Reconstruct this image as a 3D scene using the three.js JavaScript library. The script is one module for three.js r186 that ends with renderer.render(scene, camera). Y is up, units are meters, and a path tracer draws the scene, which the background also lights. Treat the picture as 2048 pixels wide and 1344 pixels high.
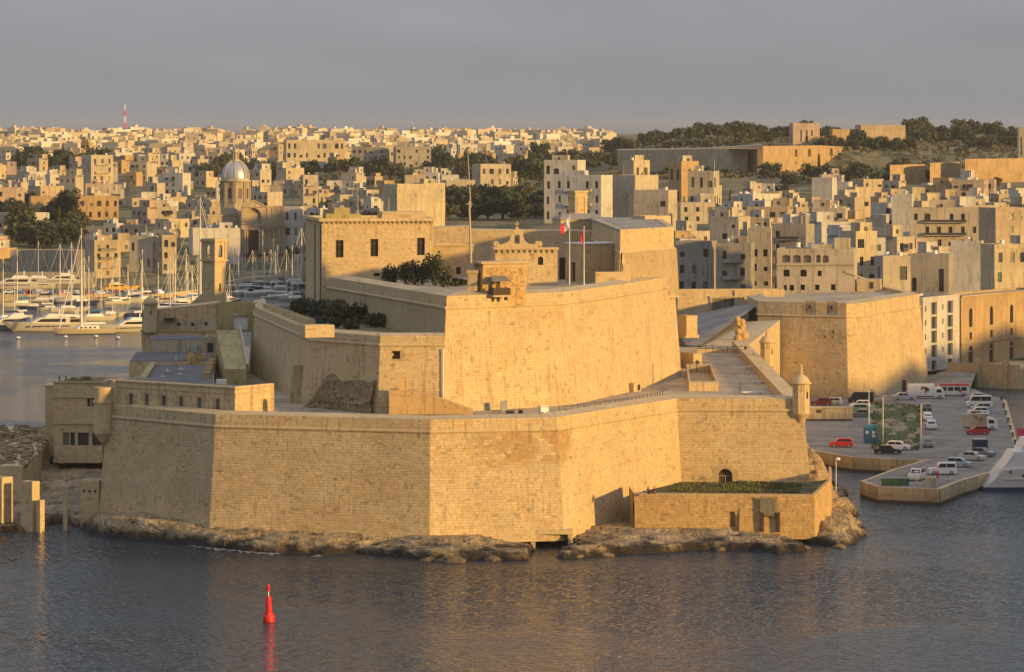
import * as THREE from 'three';
import { mergeGeometries } from 'three/addons/utils/BufferGeometryUtils.js';
import { MarchingCubes } from 'three/addons/objects/MarchingCubes.js';

// ---------------------------------------------------------------- camera, sky, sun, exposure
const FOC = 8000, EYE = 55, CX = 1024, HY = 265;               // focal length in photo pixels, eye height, principal column, horizon row
const scene = new THREE.Scene();
const camera = new THREE.PerspectiveCamera(2 * Math.atan(672 / FOC) * 180 / Math.PI, 2048 / 1344, 5, 14000);
camera.position.set(0, EYE, 0); camera.lookAt(0, EYE, -100);
camera.setViewOffset(2048, 1344, 0, 672 - HY, 2048, 1344);
const renderer = new THREE.WebGLRenderer({ antialias: true });
renderer.toneMapping = THREE.LinearToneMapping; renderer.toneMappingExposure = 1.16;
renderer.shadowMap.enabled = true;

const R = d => d * Math.PI / 180;
const SUN_AZ = R(56), SUN_EL = R(9.5);
const sunDir = new THREE.Vector3(Math.sin(SUN_AZ) * Math.cos(SUN_EL), Math.sin(SUN_EL), Math.cos(SUN_AZ) * Math.cos(SUN_EL));
const sun = new THREE.DirectionalLight(new THREE.Color().setRGB(1, 0.605, 0.175), 5);
sun.position.set(0, 0, -700).addScaledVector(sunDir, 900); sun.target.position.set(0, 0, -700);
sun.castShadow = true; sun.shadow.radius = 4; sun.shadow.mapSize.set(4096, 4096);
Object.assign(sun.shadow.camera, { left: -900, right: 900, top: 500, bottom: -500, near: 1, far: 4000 });
scene.add(sun, sun.target);

// seeded random and noise
function rng(seed) { let a = seed >>> 0; return () => { a = (a + 0x6D2B79F5) >>> 0; let t = Math.imul(a ^ (a >>> 15), 1 | a); t = (t + Math.imul(t ^ (t >>> 7), 61 | t)) ^ t; return ((t ^ (t >>> 14)) >>> 0) / 4294967296; }; }
const hash2 = (x, y, s) => { let h = Math.imul(x | 0, 374761393) ^ Math.imul(y | 0, 668265263) ^ Math.imul(s | 0, 2246822519); h = Math.imul(h ^ (h >>> 13), 1274126177); return ((h ^ (h >>> 16)) >>> 0) / 4294967296; };
function vnoise(x, y, s = 0, px = 0, py = px) {                 // value noise, periodic when px is set
  const xi = Math.floor(x), yi = Math.floor(y); let fx = x - xi, fy = y - yi; fx = fx * fx * (3 - 2 * fx); fy = fy * fy * (3 - 2 * fy);
  const w = (i, p) => p ? ((i % p) + p) % p : i;
  const a = hash2(w(xi, px), w(yi, py), s), b = hash2(w(xi + 1, px), w(yi, py), s), c = hash2(w(xi, px), w(yi + 1, py), s), d = hash2(w(xi + 1, px), w(yi + 1, py), s);
  return (a + (b - a) * fx) * (1 - fy) + (c + (d - c) * fx) * fy;
}
function fbm(x, y, s = 0, oct = 4, p = 0) { let v = 0, a = 0.5, n = 0; for (let o = 0; o < oct; o++) { v += a * vnoise(x, y, s + o, p); n += a; x *= 2; y *= 2; p *= 2; a *= 0.5; } return v / n; }
const clamp = (x, a = 0, b = 1) => Math.min(b, Math.max(a, x)), lerp = (a, b, t) => a + (b - a) * t;
const smooth = (a, b, x) => { const t = clamp((x - a) / (b - a)); return t * t * (3 - 2 * t); };
function table(tb, x) { if (x <= tb[0][0]) return tb[0][1]; for (let i = 1; i < tb.length; i++) if (x <= tb[i][0]) return lerp(tb[i - 1][1], tb[i][1], (x - tb[i - 1][0]) / (tb[i][0] - tb[i - 1][0])); return tb[tb.length - 1][1]; }

{ // high grey evening cloud sheet: paler with height, thin streaks, broad warm glow on the sun's side
  const W = 2048, Hh = 1024, d = new Float32Array(W * Hh * 4);
  for (let j = 0; j < Hh; j++) {
    const el = ((j + 0.5) / Hh - 0.5) * Math.PI, elD = el * 180 / Math.PI;
    for (let i = 0; i < W; i++) {
      const az = ((i + 0.5) / W - 0.5) * 2 * Math.PI, c = Math.cos(el), x = c * Math.cos(az), z = c * Math.sin(az), y = Math.sin(el);
      const k = (j * W + i) * 4;
      const e = Math.max(elD, 0);
      let L = 0.22 + 0.095 * (1 - Math.exp(-e / 1.8)) + 0.24 * smooth(2, 60, e);
      const st = fbm(i / 14 + 9 + elD * 1.1, elD * 2.4 + 3, 5, 4, 0) - 0.5, st2 = fbm(i / 34 + elD * .8, elD * 1.2, 21, 4, 0) - 0.5;
      L *= 1 + (0.2 * st + 0.2 * st2) * smooth(0.1, 1.2, e);
      const cosS = x * sunDir.x + y * sunDir.y + z * sunDir.z, glow = Math.pow(clamp(cosS * 0.5 + 0.5), 5);
      const warm = 0.07 * glow;
      const blue = smooth(0, 40, e);
      if (elD < 0) L = 0.12;
      d[k] = L * (0.97 - 0.05 * blue) + warm * 0.95; d[k + 1] = L * (0.995 + 0.0 * blue) + warm * 0.62; d[k + 2] = L * (1.055 + 0.09 * blue) + warm * 0.40; d[k + 3] = 1;
    }
  }
  const t = new THREE.DataTexture(d, W, Hh, THREE.RGBAFormat, THREE.FloatType);
  t.mapping = THREE.EquirectangularReflectionMapping; t.magFilter = THREE.LinearFilter; t.minFilter = THREE.LinearFilter; t.wrapS = THREE.RepeatWrapping; t.needsUpdate = true;
  scene.background = t; scene.environment = t;
}
scene.fog = new THREE.FogExp2(new THREE.Color().setRGB(0.62, 0.62, 0.66), 0.000032);

// ---------------------------------------------------------------- survey helpers: a photo pixel plus a distance or a level gives a place
const V = (x, y, z) => new THREE.Vector3(x, y, z);
const at = (px, py, D) => V((px - CX) * D / FOC, EYE - (py - HY) * D / FOC, -D);
const lv = (px, py, Y) => at(px, py, FOC * (EYE - Y) / (py - HY));
const XA = (px, D) => (px - CX) * D / FOC, YA = (py, D) => EYE - (py - HY) * D / FOC;
const p2 = (x, z) => new THREE.Vector2(x, z);
const lv2 = (px, py, Y) => { const v = lv(px, py, Y); return p2(v.x, v.z); };

// ---------------------------------------------------------------- textures
function tex(N, fn, { rep = 1, srgb = true } = {}) {
  const d = new Uint8Array(N * N * 4);
  for (let j = 0; j < N; j++) for (let i = 0; i < N; i++) { const c = fn(i / N, j / N), k = (j * N + i) * 4; for (let q = 0; q < 3; q++) d[k + q] = clamp(c[q] ?? c[0]) * 255; d[k + 3] = 255; }
  const t = new THREE.DataTexture(d, N, N); t.wrapS = t.wrapT = THREE.RepeatWrapping; t.magFilter = THREE.LinearFilter; t.minFilter = THREE.LinearMipmapLinearFilter; t.generateMipmaps = true;
  if (srgb) t.colorSpace = THREE.SRGBColorSpace; t.repeat.set(rep, rep); t.needsUpdate = true; return t;
}
// weathered limestone: cream and grey patches, rusty spots, dark vertical runs, pits  (tile 30 m)
const limeTex = tex(1024, (u, v) => {
  const a = fbm(u * 5, v * 5, 1, 5, 5), b = fbm(u * 14 + 3, v * 14, 9, 4, 14), f = fbm(u * 120, v * 120, 17, 3, 120), s = fbm(u * 90, v * 6, 31, 3, 90), o = fbm(u * 26, v * 26, 41, 3, 26);
  let g = 0.90 + 0.10 * (a - 0.5) + 0.07 * (b - 0.5) + 0.12 * (f - 0.5);
  const run = smooth(0.58, 0.78, s) * smooth(0.5, 0.66, a) * 0.13; g -= run;
  const rust = smooth(0.60, 0.76, o) * smooth(0.48, 0.62, b) * 0.7; const pit = smooth(0.72, 0.80, fbm(u * 60, v * 60, 55, 2, 60)) * 0.12;
  g -= pit;
  return [g - rust * 0.03, g * 0.985 - rust * 0.08, g * 0.955 - rust * 0.14];
}, { rep: 1 / 30 });
const plasterTex = tex(512, (u, v) => {
  const a = fbm(u * 5, v * 5, 3, 5, 5), f = fbm(u * 60, v * 60, 13, 3, 60), s = fbm(u * 40, v * 4, 33, 3, 40);
  const g = 0.88 + 0.16 * (a - 0.5) + 0.10 * (f - 0.5) - smooth(0.58, 0.75, s) * 0.12; return [g, g * 0.99, g * 0.975];
}, { rep: 1 / 18 });
const rockTex = tex(512, (u, v) => {
  const a = fbm(u * 5, v * 5, 7, 5, 5), f = fbm(u * 40, v * 40, 19, 4, 40), c = fbm(u * 14, v * 14, 29, 3, 14);
  let g = 0.74 + 0.36 * (a - 0.5) + 0.32 * (f - 0.5); if (c > 0.6) g -= (c - 0.6) * 1.2; return [g, g * 0.97, g * 0.91];
}, { rep: 1 / 14 });
const groundTex = tex(512, (u, v) => { const a = fbm(u * 6, v * 6, 4, 5, 6), f = fbm(u * 80, v * 80, 14, 2, 80), c = fbm(u * 12, v * 12, 24, 3, 12); const g = 0.8 + 0.26 * (a - 0.5) + 0.12 * (f - 0.5) - smooth(0.6, 0.72, c) * 0.12; return [g, g, g]; }, { rep: 1 / 25 });
const scrubTex = tex(512, (u, v) => {
  const a = fbm(u * 8, v * 8, 6, 5, 8), f = fbm(u * 50, v * 50, 16, 3, 50), k = smooth(0.42, 0.6, a * 0.7 + f * 0.3);
  return [lerp(0.27, 0.56, k) * (0.75 + 0.5 * f), lerp(0.30, 0.50, k) * (0.75 + 0.5 * f), lerp(0.17, 0.35, k) * (0.75 + 0.5 * f)];
}, { rep: 1 / 120 });
const waveTex = (() => {                                        // tile 80 m, crossing wind ripples
  const N = 2048, T = 48, r = rng(77), ws = [];
  for (let i = 0; i < 64; i++) { const lam = 0.55 * Math.pow(10, r() * r()), th = R(-62) + (r() - 0.5) * 1.9, kx = Math.round(Math.cos(th) * T / lam), ky = Math.round(Math.sin(th) * T / lam); ws.push([kx, ky, r() * 6.283, Math.pow(lam, 0.9)]); }
  const n = ws.reduce((s, w) => s + w[3], 0), h = new Float32Array(N * N); let lo = 1e9, hi = -1e9;
  const sn = new Float32Array(8192); for (let i = 0; i < 8192; i++) sn[i] = Math.sin(i / 8192 * 6.283185307);
  for (let j = 0; j < N; j += 2) for (let i = 0; i < N; i += 2) { let s = 0; for (const w of ws) s += w[3] * sn[(((w[0] * i + w[1] * j) / N + w[2] / 6.283185) * 8192 & 8191)]; h[j * N + i] = s / n; lo = Math.min(lo, s / n); hi = Math.max(hi, s / n); }
  const M = N / 2, d = new Uint8Array(M * M * 4);
  for (let j = 0; j < M; j++) for (let i = 0; i < M; i++) { const g = (h[j * 2 * N + i * 2] - lo) / (hi - lo) * 255, k = (j * M + i) * 4; d[k] = d[k + 1] = d[k + 2] = g; d[k + 3] = 255; }
  const t = new THREE.DataTexture(d, M, M); t.wrapS = t.wrapT = THREE.RepeatWrapping; t.magFilter = THREE.LinearFilter; t.minFilter = THREE.LinearMipmapLinearFilter; t.generateMipmaps = true; t.repeat.set(1 / T, 1 / T); t.needsUpdate = true; return t;
})();
const boardTex = tex(256, (u, v) => { const g = 0.8 + 0.3 * (fbm(u * 40, v * 4, 8, 3, 40) - 0.5); return [g, g, g]; }, { rep: 1 / 2 });

// ---------------------------------------------------------------- materials
const lin = (r, g, b) => new THREE.Color().setRGB(r, g, b);
const mat = (c, o = {}) => new THREE.MeshStandardMaterial({ color: lin(...c), roughness: 0.9, vertexColors: true, ...o });
const M = {
  lime: mat([0.66, 0.525, 0.325], { map: limeTex, bumpMap: limeTex, bumpScale: 0.03 }),
  limeOld: mat([0.60, 0.42, 0.20], { map: limeTex, bumpMap: limeTex, bumpScale: 0.06 }),
  render: mat([0.60, 0.52, 0.38], { map: plasterTex }),
  yellowRender: mat([0.52, 0.43, 0.20], { map: plasterTex }),
  paving: mat([0.64, 0.52, 0.37], { map: groundTex }),
  roofGrey: mat([0.16, 0.16, 0.17], { map: groundTex, roughness: 0.8 }),
  roofPale: mat([0.50, 0.45, 0.37], { map: groundTex }),
  asphalt: mat([0.36, 0.325, 0.285], { map: groundTex }),
  rock: mat([0.60, 0.47, 0.29], { map: rockTex, bumpMap: rockTex, bumpScale: 0.5 }),
  scrub: mat([0.62, 0.62, 0.55], { map: scrubTex }),
  dark: mat([0.045, 0.036, 0.03], { roughness: 0.35 }),
  glass: new THREE.MeshPhysicalMaterial({ color: lin(0.025, 0.028, 0.032), roughness: 0.12, vertexColors: true }),
  brown: mat([0.10, 0.045, 0.025], { map: boardTex, roughness: 0.7 }),
  greyWood: mat([0.30, 0.27, 0.22], { map: boardTex }),
  boat: mat([0.52, 0.50, 0.46], { roughness: 0.4 }),
  white: mat([0.66, 0.655, 0.64], { roughness: 0.5 }),
  metal: mat([0.42, 0.42, 0.42], { roughness: 0.4, metalness: 0.6 }),
  mastWood: mat([0.42, 0.36, 0.28], { roughness: 0.7 }),
  mastMetal: mat([0.62, 0.60, 0.56], { roughness: 0.45, metalness: 0.15 }),
  darkMetal: mat([0.05, 0.05, 0.055], { roughness: 0.5 }),
  bronze: mat([0.045, 0.04, 0.03], { roughness: 0.5, metalness: 0.3 }),
  red: mat([0.62, 0.015, 0.018], { roughness: 0.42 }),
  redCloth: mat([0.55, 0.03, 0.03], { roughness: 0.9, side: THREE.DoubleSide }),
  whiteCloth: mat([0.74, 0.72, 0.68], { roughness: 0.9, side: THREE.DoubleSide }),
  navy: mat([0.02, 0.035, 0.10], { roughness: 0.8 }),
  blue: mat([0.03, 0.13, 0.26], { roughness: 0.6 }),
  teal: mat([0.03, 0.16, 0.24], { roughness: 0.6 }),
  green: mat([0.03, 0.10, 0.05], { roughness: 0.7 }),
  yellow: mat([0.62, 0.36, 0.02], { roughness: 0.5 }),
  rubber: mat([0.02, 0.02, 0.02], { roughness: 0.8 }),
  bark: mat([0.10, 0.07, 0.045]),
  leaf: mat([0.045, 0.062, 0.02], { roughness: 0.8, side: THREE.DoubleSide }),
  leafDark: mat([0.028, 0.042, 0.016], { roughness: 0.8, side: THREE.DoubleSide }),
  leafOlive: mat([0.07, 0.07, 0.028], { roughness: 0.8, side: THREE.DoubleSide }),
  grass: mat([0.085, 0.10, 0.03], { side: THREE.DoubleSide }),
  skin: mat([0.45, 0.26, 0.17], { roughness: 0.7 }),
  silver: mat([0.42, 0.43, 0.45], { roughness: 0.42, metalness: 0.6 }),
  foam: mat([0.7, 0.72, 0.74], { roughness: 0.9 }),
};

M.limeGrey = M.lime;

// ---------------------------------------------------------------- mesh builder: flat faces with metre uv and vertex tone
class MB {
  constructor() { this.p = []; this.n = []; this.u = []; this.c = []; }
  tri(a, b, c, t = 1) {
    const ux = b.x - a.x, uy = b.y - a.y, uz = b.z - a.z, vx = c.x - a.x, vy = c.y - a.y, vz = c.z - a.z;
    let nx = uy * vz - uz * vy, ny = uz * vx - ux * vz, nz = ux * vy - uy * vx; const l = Math.hypot(nx, ny, nz) || 1; nx /= l; ny /= l; nz /= l;
    const tr = Array.isArray(t) ? t : [t, t, t], hl = Math.hypot(nx, nz) || 1, flat = Math.abs(ny) > 0.75;
    for (const q of [a, b, c]) { this.p.push(q.x, q.y, q.z); this.n.push(nx, ny, nz); this.c.push(tr[0], tr[1], tr[2]); if (flat) this.u.push(q.x, q.z); else this.u.push((q.x * nz - q.z * nx) / hl, q.y); }
    return this;
  }
  quad(a, b, c, d, t) { this.tri(a, b, c, t); return this.tri(a, c, d, t); }
  box(x0, x1, y0, y1, z0, z1, t, m) {
    const P = [[x0, y0, z0], [x1, y0, z0], [x1, y1, z0], [x0, y1, z0], [x0, y0, z1], [x1, y0, z1], [x1, y1, z1], [x0, y1, z1]].map(q => { const v = V(...q); return m ? v.applyMatrix4(m) : v; });
    for (const f of [[4, 5, 6, 7], [1, 0, 3, 2], [5, 1, 2, 6], [0, 4, 7, 3], [7, 6, 2, 3], [0, 1, 5, 4]]) this.quad(P[f[0]], P[f[1]], P[f[2]], P[f[3]], t);
    return this;
  }
  bar(a, b, r0, r1 = r0, k = 6, t = 1, caps = true) {            // tapered round bar
    const d = b.clone().sub(a).normalize(), s = Math.abs(d.y) > 0.9 ? V(1, 0, 0) : V(0, 1, 0), e1 = s.clone().cross(d).normalize(), e2 = d.clone().cross(e1);
    const ring = (o, r) => Array.from({ length: k }, (_, i) => o.clone().addScaledVector(e1, Math.cos(i / k * 6.28318) * r).addScaledVector(e2, Math.sin(i / k * 6.28318) * r));
    const A = ring(a, r0), B = ring(b, r1);
    for (let i = 0; i < k; i++) { const j = (i + 1) % k; this.quad(A[i], A[j], B[j], B[i], t); if (caps) { this.tri(B[i], B[j], b, t); this.tri(A[j], A[i], a, t); } }
    return this;
  }
  prism(poly, y0, y1, t = 1, bottom = true) {                    // poly: Vector2 (x, z); walls and lid
    const pts = poly.map(q => p2(q.x, q.y)); if (THREE.ShapeUtils.isClockWise(pts)) pts.reverse();
    const n = pts.length; const y0f = i => Array.isArray(y0) ? y0[i] : y0, y1f = i => Array.isArray(y1) ? y1[i] : y1;
    for (let i = 0; i < n; i++) { const a = pts[i], b = pts[(i + 1) % n]; this.quad(V(b.x, y0f(i), b.y), V(a.x, y0f(i), a.y), V(a.x, y1f(i), a.y), V(b.x, y1f(i), b.y), t); }
    for (const [i, j, k] of THREE.ShapeUtils.triangulateShape(pts, [])) { this.tri(V(pts[k].x, y1f(0), pts[k].y), V(pts[j].x, y1f(0), pts[j].y), V(pts[i].x, y1f(0), pts[i].y), t); if (bottom) this.tri(V(pts[i].x, y0f(0), pts[i].y), V(pts[j].x, y0f(0), pts[j].y), V(pts[k].x, y0f(0), pts[k].y), t); }
    return this;
  }
  geo(m) {
    const g = new THREE.BufferGeometry();
    g.setAttribute('position', new THREE.Float32BufferAttribute(this.p, 3)); g.setAttribute('normal', new THREE.Float32BufferAttribute(this.n, 3));
    g.setAttribute('uv', new THREE.Float32BufferAttribute(this.u, 2)); g.setAttribute('color', new THREE.Float32BufferAttribute(this.c, 3));
    if (m) g.applyMatrix4(m); return g;
  }
}
const T = (x, y, z, ry = 0, rx = 0, rz = 0) => new THREE.Matrix4().compose(V(x, y, z), new THREE.Quaternion().setFromEuler(new THREE.Euler(rx, ry, rz, 'YXZ')), V(1, 1, 1));
function prep(g, t = 1) {                                        // any geometry made ready to merge with builder output
  if (g.index) g = g.toNonIndexed();
  for (const k of Object.keys(g.attributes)) if (!['position', 'normal', 'uv', 'color'].includes(k)) g.deleteAttribute(k);
  const n = g.attributes.position.count; if (!g.attributes.normal) g.computeVertexNormals();
  if (!g.attributes.uv) g.setAttribute('uv', new THREE.Float32BufferAttribute(new Float32Array(n * 2), 2));
  if (!g.attributes.color) { const c = Array.isArray(t) ? t : [t, t, t], a = new Float32Array(n * 3); for (let i = 0; i < n * 3; i++) a[i] = c[i % 3]; g.setAttribute('color', new THREE.Float32BufferAttribute(a, 3)); }
  return g;
}
const join = gs => mergeGeometries(gs.map(g => prep(g instanceof MB ? g.geo() : g)), false);
const used = {};
const numbered = n => { used[n] = (used[n] ?? -1) + 1; return used[n] ? `${n}_${String(used[n]).padStart(3, '0')}` : n; };
function mesh(name, g, m) { const o = new THREE.Mesh(g instanceof MB ? g.geo() : prep(g), m); o.name = name; o.castShadow = o.receiveShadow = true; return o; }
function thing(name, label, category, pos = [0, 0, 0], turn = 0, group) {
  const o = new THREE.Group(); o.name = numbered(name); o.position.set(...pos); o.rotation.y = turn; o.userData = { label, category }; if (group) o.userData.group = group; scene.add(o); return o;
}
function single(name, label, category, g, m, group, pos, turn = 0) {
  const o = mesh(numbered(name), g, m); o.userData = { label, category }; if (group) o.userData.group = group; if (pos) { o.position.set(...pos); o.rotation.y = turn; } scene.add(o); return o;
}
function part(parent, name, g, m, pos, turn) { const o = mesh(name, g, m); if (pos) o.position.set(...pos); if (turn) o.rotation.y = turn; parent.add(o); return o; }
function stuffPart(parent, name, g, m) { const o = part(parent, name, g, m); o.userData.kind = 'stuff'; return o; }
function structure(name, g, m) { const o = mesh(numbered(name), g, m); o.userData.kind = 'structure'; scene.add(o); return o; }
const ordinal = n => ['first', 'second', 'third', 'fourth', 'fifth', 'sixth', 'seventh', 'eighth', 'ninth', 'tenth', 'eleventh', 'twelfth', 'thirteenth', 'fourteenth', 'fifteenth', 'sixteenth', 'seventeenth', 'eighteenth', 'nineteenth', 'twentieth'][n - 1] ?? `${n}th`;

// shape helpers
const rectPath = (x0, y0, x1, y1) => [p2(x0, y0), p2(x1, y0), p2(x1, y1), p2(x0, y1)];
function archPath(x0, y0, x1, y1, k = 8, rise) {                 // round (or flatter) headed opening
  const r = (x1 - x0) / 2, h = rise ?? r, cx = (x0 + x1) / 2, a = [p2(x0, y0), p2(x1, y0)];
  for (let i = 0; i <= k; i++) { const t = i / k * Math.PI; a.push(p2(cx + Math.cos(t) * r, y1 - h + Math.sin(t) * h)); } return a;
}
function slabWithHoles(outline, holes, t) {                      // wall slab in the xy plane, outer face z = 0, body behind it
  const s = new THREE.Shape(outline); for (const h of holes) s.holes.push(new THREE.Path(h));
  const g = new THREE.ExtrudeGeometry(s, { depth: t, bevelEnabled: false, curveSegments: 6 }); g.translate(0, 0, -t); return g;
}
const boxG = (w, h, d, x = 0, y = 0, z = 0) => new THREE.BoxGeometry(w, h, d).translate(x, y, z);

// ================================================================ ramparts built of coursed blocks
function offsets(pts) {                                          // mitred outward direction at each point of an open line running left to right as seen from outside
  const ns = []; for (let i = 0; i + 1 < pts.length; i++) { const t = pts[i + 1].clone().sub(pts[i]).normalize(); ns.push(p2(-t.y, t.x)); }
  return pts.map((_, i) => { const a = ns[Math.max(0, i - 1)], b = ns[Math.min(ns.length - 1, i)], m = a.clone().add(b).normalize(); return m.multiplyScalar(1 / Math.max(0.5, m.dot(a))); });
}
const mix3 = (a, b, t) => a.clone().lerp(b, t);
function courses(mb, a0, b0, b1, a1, o = {}) {                   // blocks on the quad base a0-b0, head a1-b1
  const { ch = 0.38, len = [0.55, 1.05], seed = 1, skip, relief = 0.03, tone = [1, 1, 1], vary = 0.10, gap = 0.034, worn = 0.1, tint } = o, r = rng(seed);
  const W = a1.distanceTo(b1), Hh = (a0.distanceTo(a1) + b0.distanceTo(b1)) / 2;
  const n = b0.clone().sub(a0).cross(a1.clone().sub(a0)).normalize();
  const rows = Math.max(1, Math.round(Hh / ch));
  for (let j = 0; j < rows; j++) {
    const v0 = j / rows, v1 = (j + 1) / rows, gv = gap / Hh / 2; let x = -r() * 0.8;
    while (x < W) {
      const l = lerp(len[0], len[1], r()), x0 = Math.max(0, x), x1 = Math.min(W, x + l); x += l;
      const tn = r(), e = relief * (0.25 + 0.9 * r()), odd = r();
      if (x1 - x0 < 0.08) continue;
      const cu = (x0 + x1) / 2, cv = (v0 + v1) / 2 * Hh; if (skip && skip(cu, cv, x1 - x0, Hh / rows)) continue;
      if (odd < 0.012 * worn * 10) { /* a block weathered back to the core */ if (odd < 0.010) continue; }
      const u0 = (x0 + gap / 2) / W, u1 = (x1 - gap / 2) / W, vv0 = v0 + gv, vv1 = v1 - gv;
      const P = (u, v) => mix3(mix3(a0, b0, u), mix3(a1, b1, u), v);
      const q = [P(u0, vv0), P(u1, vv0), P(u1, vv1), P(u0, vv1)], bev = Math.min(0.02, (x1 - x0) * 0.1), bu = bev / W, bvv = bev / Hh;
      const f = [P(u0 + bu, vv0 + bvv), P(u1 - bu, vv0 + bvv), P(u1 - bu, vv1 - bvv), P(u0 + bu, vv1 - bvv)].map(p => p.addScaledVector(n, e));
      const g = 1 + vary * (tn - 0.5) * 2 * (odd > 0.93 ? 1.9 : 0.6), w = odd > 0.86 ? 0.93 : 1;
      const k = tint ? tint(cu, cv, W, Hh) : null, c = [tone[0] * g * (k ? k[0] : 1), tone[1] * g * (0.5 + 0.5 * w) * (k ? k[1] : 1), tone[2] * g * w * (k ? k[2] : 1)];
      mb.quad(f[0], f[1], f[2], f[3], c);
      for (let k = 0; k < 4; k++) { const m = (k + 1) % 4; mb.quad(q[k], q[m], f[m], f[k], c); }
    }
  }
}
function planeWithHoles(mb, a0, b0, b1, a1, holes, depth, t = 0.8) {   // backing face with real openings and their reveals; holes are loops in metres from a0 (along, up)
  const ex = b0.clone().sub(a0).normalize(), n = ex.clone().cross(a1.clone().sub(a0)).normalize(), ey = n.clone().cross(ex);
  const loc = p => { const d = p.clone().sub(a0); return p2(d.dot(ex), d.dot(ey)); }, wor = q => a0.clone().addScaledVector(ex, q.x).addScaledVector(ey, q.y);
  const out = [a0, b0, b1, a1].map(loc), tri = THREE.ShapeUtils.triangulateShape(out, holes), all = out.concat(...holes);
  for (const [i, j, k] of tri) { const a = wor(all[i]), b = wor(all[j]), c = wor(all[k]); mb.tri(a, b, c, t); }
  for (const h of holes) for (let i = 0; i < h.length; i++) { const a = wor(h[i]), b = wor(h[(i + 1) % h.length]); mb.quad(b, a, a.clone().addScaledVector(n, -depth), b.clone().addScaledVector(n, -depth), t); }
  return { wor, n, ex, ey };
}
function ropeCourse(mb, pts, y, r, t = 1, out = 0) {             // half round string course following the wall
  const off = offsets(pts), prof = []; for (let i = 0; i <= 6; i++) { const a = -Math.PI / 2 + i / 6 * Math.PI; prof.push([Math.cos(a) * r + out, Math.sin(a) * r]); }
  for (let s = 0; s + 1 < pts.length; s++) for (let i = 0; i < 6; i++) {
    const q = (k, [d, h]) => V(pts[k].x + off[k].x * d, y + h, pts[k].y + off[k].y * d);
    mb.quad(q(s, prof[i]), q(s + 1, prof[i]), q(s + 1, prof[i + 1]), q(s, prof[i + 1]), t);
  }
}
// pts: plan line at the string course, left to right seen from outside
function rampart(parent, pts, o) {
  const { y0, yc, yt, batter = 0.085, m = M.lime, thick = 2.2, inner = 1.3, seed = 1, ropeR = 0.24, panels = {}, capSlope = 0.35 } = o, off = offsets(pts);
  const P = (i, y, d = 0) => { const k = batter * Math.max(0, yc - y) + d, yy = y; return V(pts[i].x + off[i].x * k, yy, pts[i].y + off[i].y * k); };
  for (let s = 0; s + 1 < pts.length; s++) {
    const q = panels[s] ?? {}, y0a = Array.isArray(y0) ? y0[s] : y0, y0b = Array.isArray(y0) ? y0[s + 1] : y0, a0 = P(s, y0a), b0 = P(s + 1, y0b), b1 = P(s + 1, yc), a1 = P(s, yc);
    const pan = new MB(), holes = q.holes ?? []; const fr = planeWithHoles(pan, a0, b0, b1, a1, holes, q.depth ?? 0.9, 0.72);
    const wall = part(parent, 'wall_panel', pan, q.m ?? m); if (q.label) wall.userData.label = q.label;
    const st = new MB(), bb = holes.map(h => [Math.min(...h.map(v => v.x)), Math.max(...h.map(v => v.x)), Math.min(...h.map(v => v.y)), Math.max(...h.map(v => v.y))]);
    if (!q.plain) {
      courses(st, a0, b0, b1, a1, { seed: seed + s * 17, tone: q.tone, relief: q.relief, vary: q.vary, ch: q.ch, tint: q.tint, skip: (u, v, w, h) => bb.some(k => u + w / 2 > k[0] && u - w / 2 < k[1] && v + h / 2 > k[2] && v - h / 2 < k[3]) || (q.skip && q.skip(u, v)) });
      stuffPart(parent, 'block_facing', st, q.m ?? m);
    }
    (o.frames ??= [])[s] = fr;
  }
  if (ropeR) { const rc = new MB(); ropeCourse(rc, pts, yc, ropeR, 0.95, -0.02); part(parent, 'string_course', rc, m); }
  if (yt > yc) for (let s = 0; s + 1 < pts.length; s++) {
    if (o.noParapet?.includes(s)) continue;
    const pp = new MB(), i0 = s, i1 = s + 1, d = -0.12, A = (i, y, k) => V(pts[i].x + off[i].x * k, y, pts[i].y + off[i].y * k);
    const lo = yc + ropeR * 0.6;
    pp.quad(A(i0, lo, d), A(i1, lo, d), A(i1, yt - capSlope, d), A(i0, yt - capSlope, d), 0.72);
    courses(pp, A(i0, lo, d), A(i1, lo, d), A(i1, yt - capSlope, d), A(i0, yt - capSlope, d), { seed: seed + 500 + s, tone: (panels[s] ?? {}).tone, relief: 0.025 });
    pp.quad(A(i0, yt - capSlope, d + 0.03), A(i1, yt - capSlope, d + 0.03), A(i1, yt, d - thick), A(i0, yt, d - thick), 0.98);
    pp.quad(A(i1, yt, d - thick), A(i1, yt - inner, d - thick), A(i0, yt - inner, d - thick), A(i0, yt, d - thick), 0.9);
    if (s === 0) pp.quad(A(0, lo, d - thick), A(0, lo, d), A(0, yt - capSlope, d), A(0, yt, d - thick), 0.9);
    if (s === pts.length - 2) pp.quad(A(i1, lo, d), A(i1, lo, d - thick), A(i1, yt, d - thick), A(i1, yt - capSlope, d), 0.9);
    part(parent, 'parapet', pp, m);
  }
}

// ================================================================ sea
{
  const g = new THREE.PlaneGeometry(3600, 2400, 1, 1).rotateX(-Math.PI / 2).translate(0, 0, -900);
  const p = g.attributes.position, u = g.attributes.uv; for (let i = 0; i < p.count; i++) u.setXY(i, p.getX(i), p.getZ(i));
  const slickTex = tex(256, (u, v) => [0.06 + 0.16 * smooth(.4, .62, fbm(u * 6, v * 6, 5, 4, 6))], { rep: 1 / 260, srgb: false });
  const water = new THREE.MeshPhysicalMaterial({ color: lin(0.009, 0.028, 0.05), roughness: 1, roughnessMap: slickTex, specularIntensity: 0.55, ior: 1.33, bumpMap: waveTex, bumpScale: 0.32, vertexColors: true });
  structure('sea', g, water);
}

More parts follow.
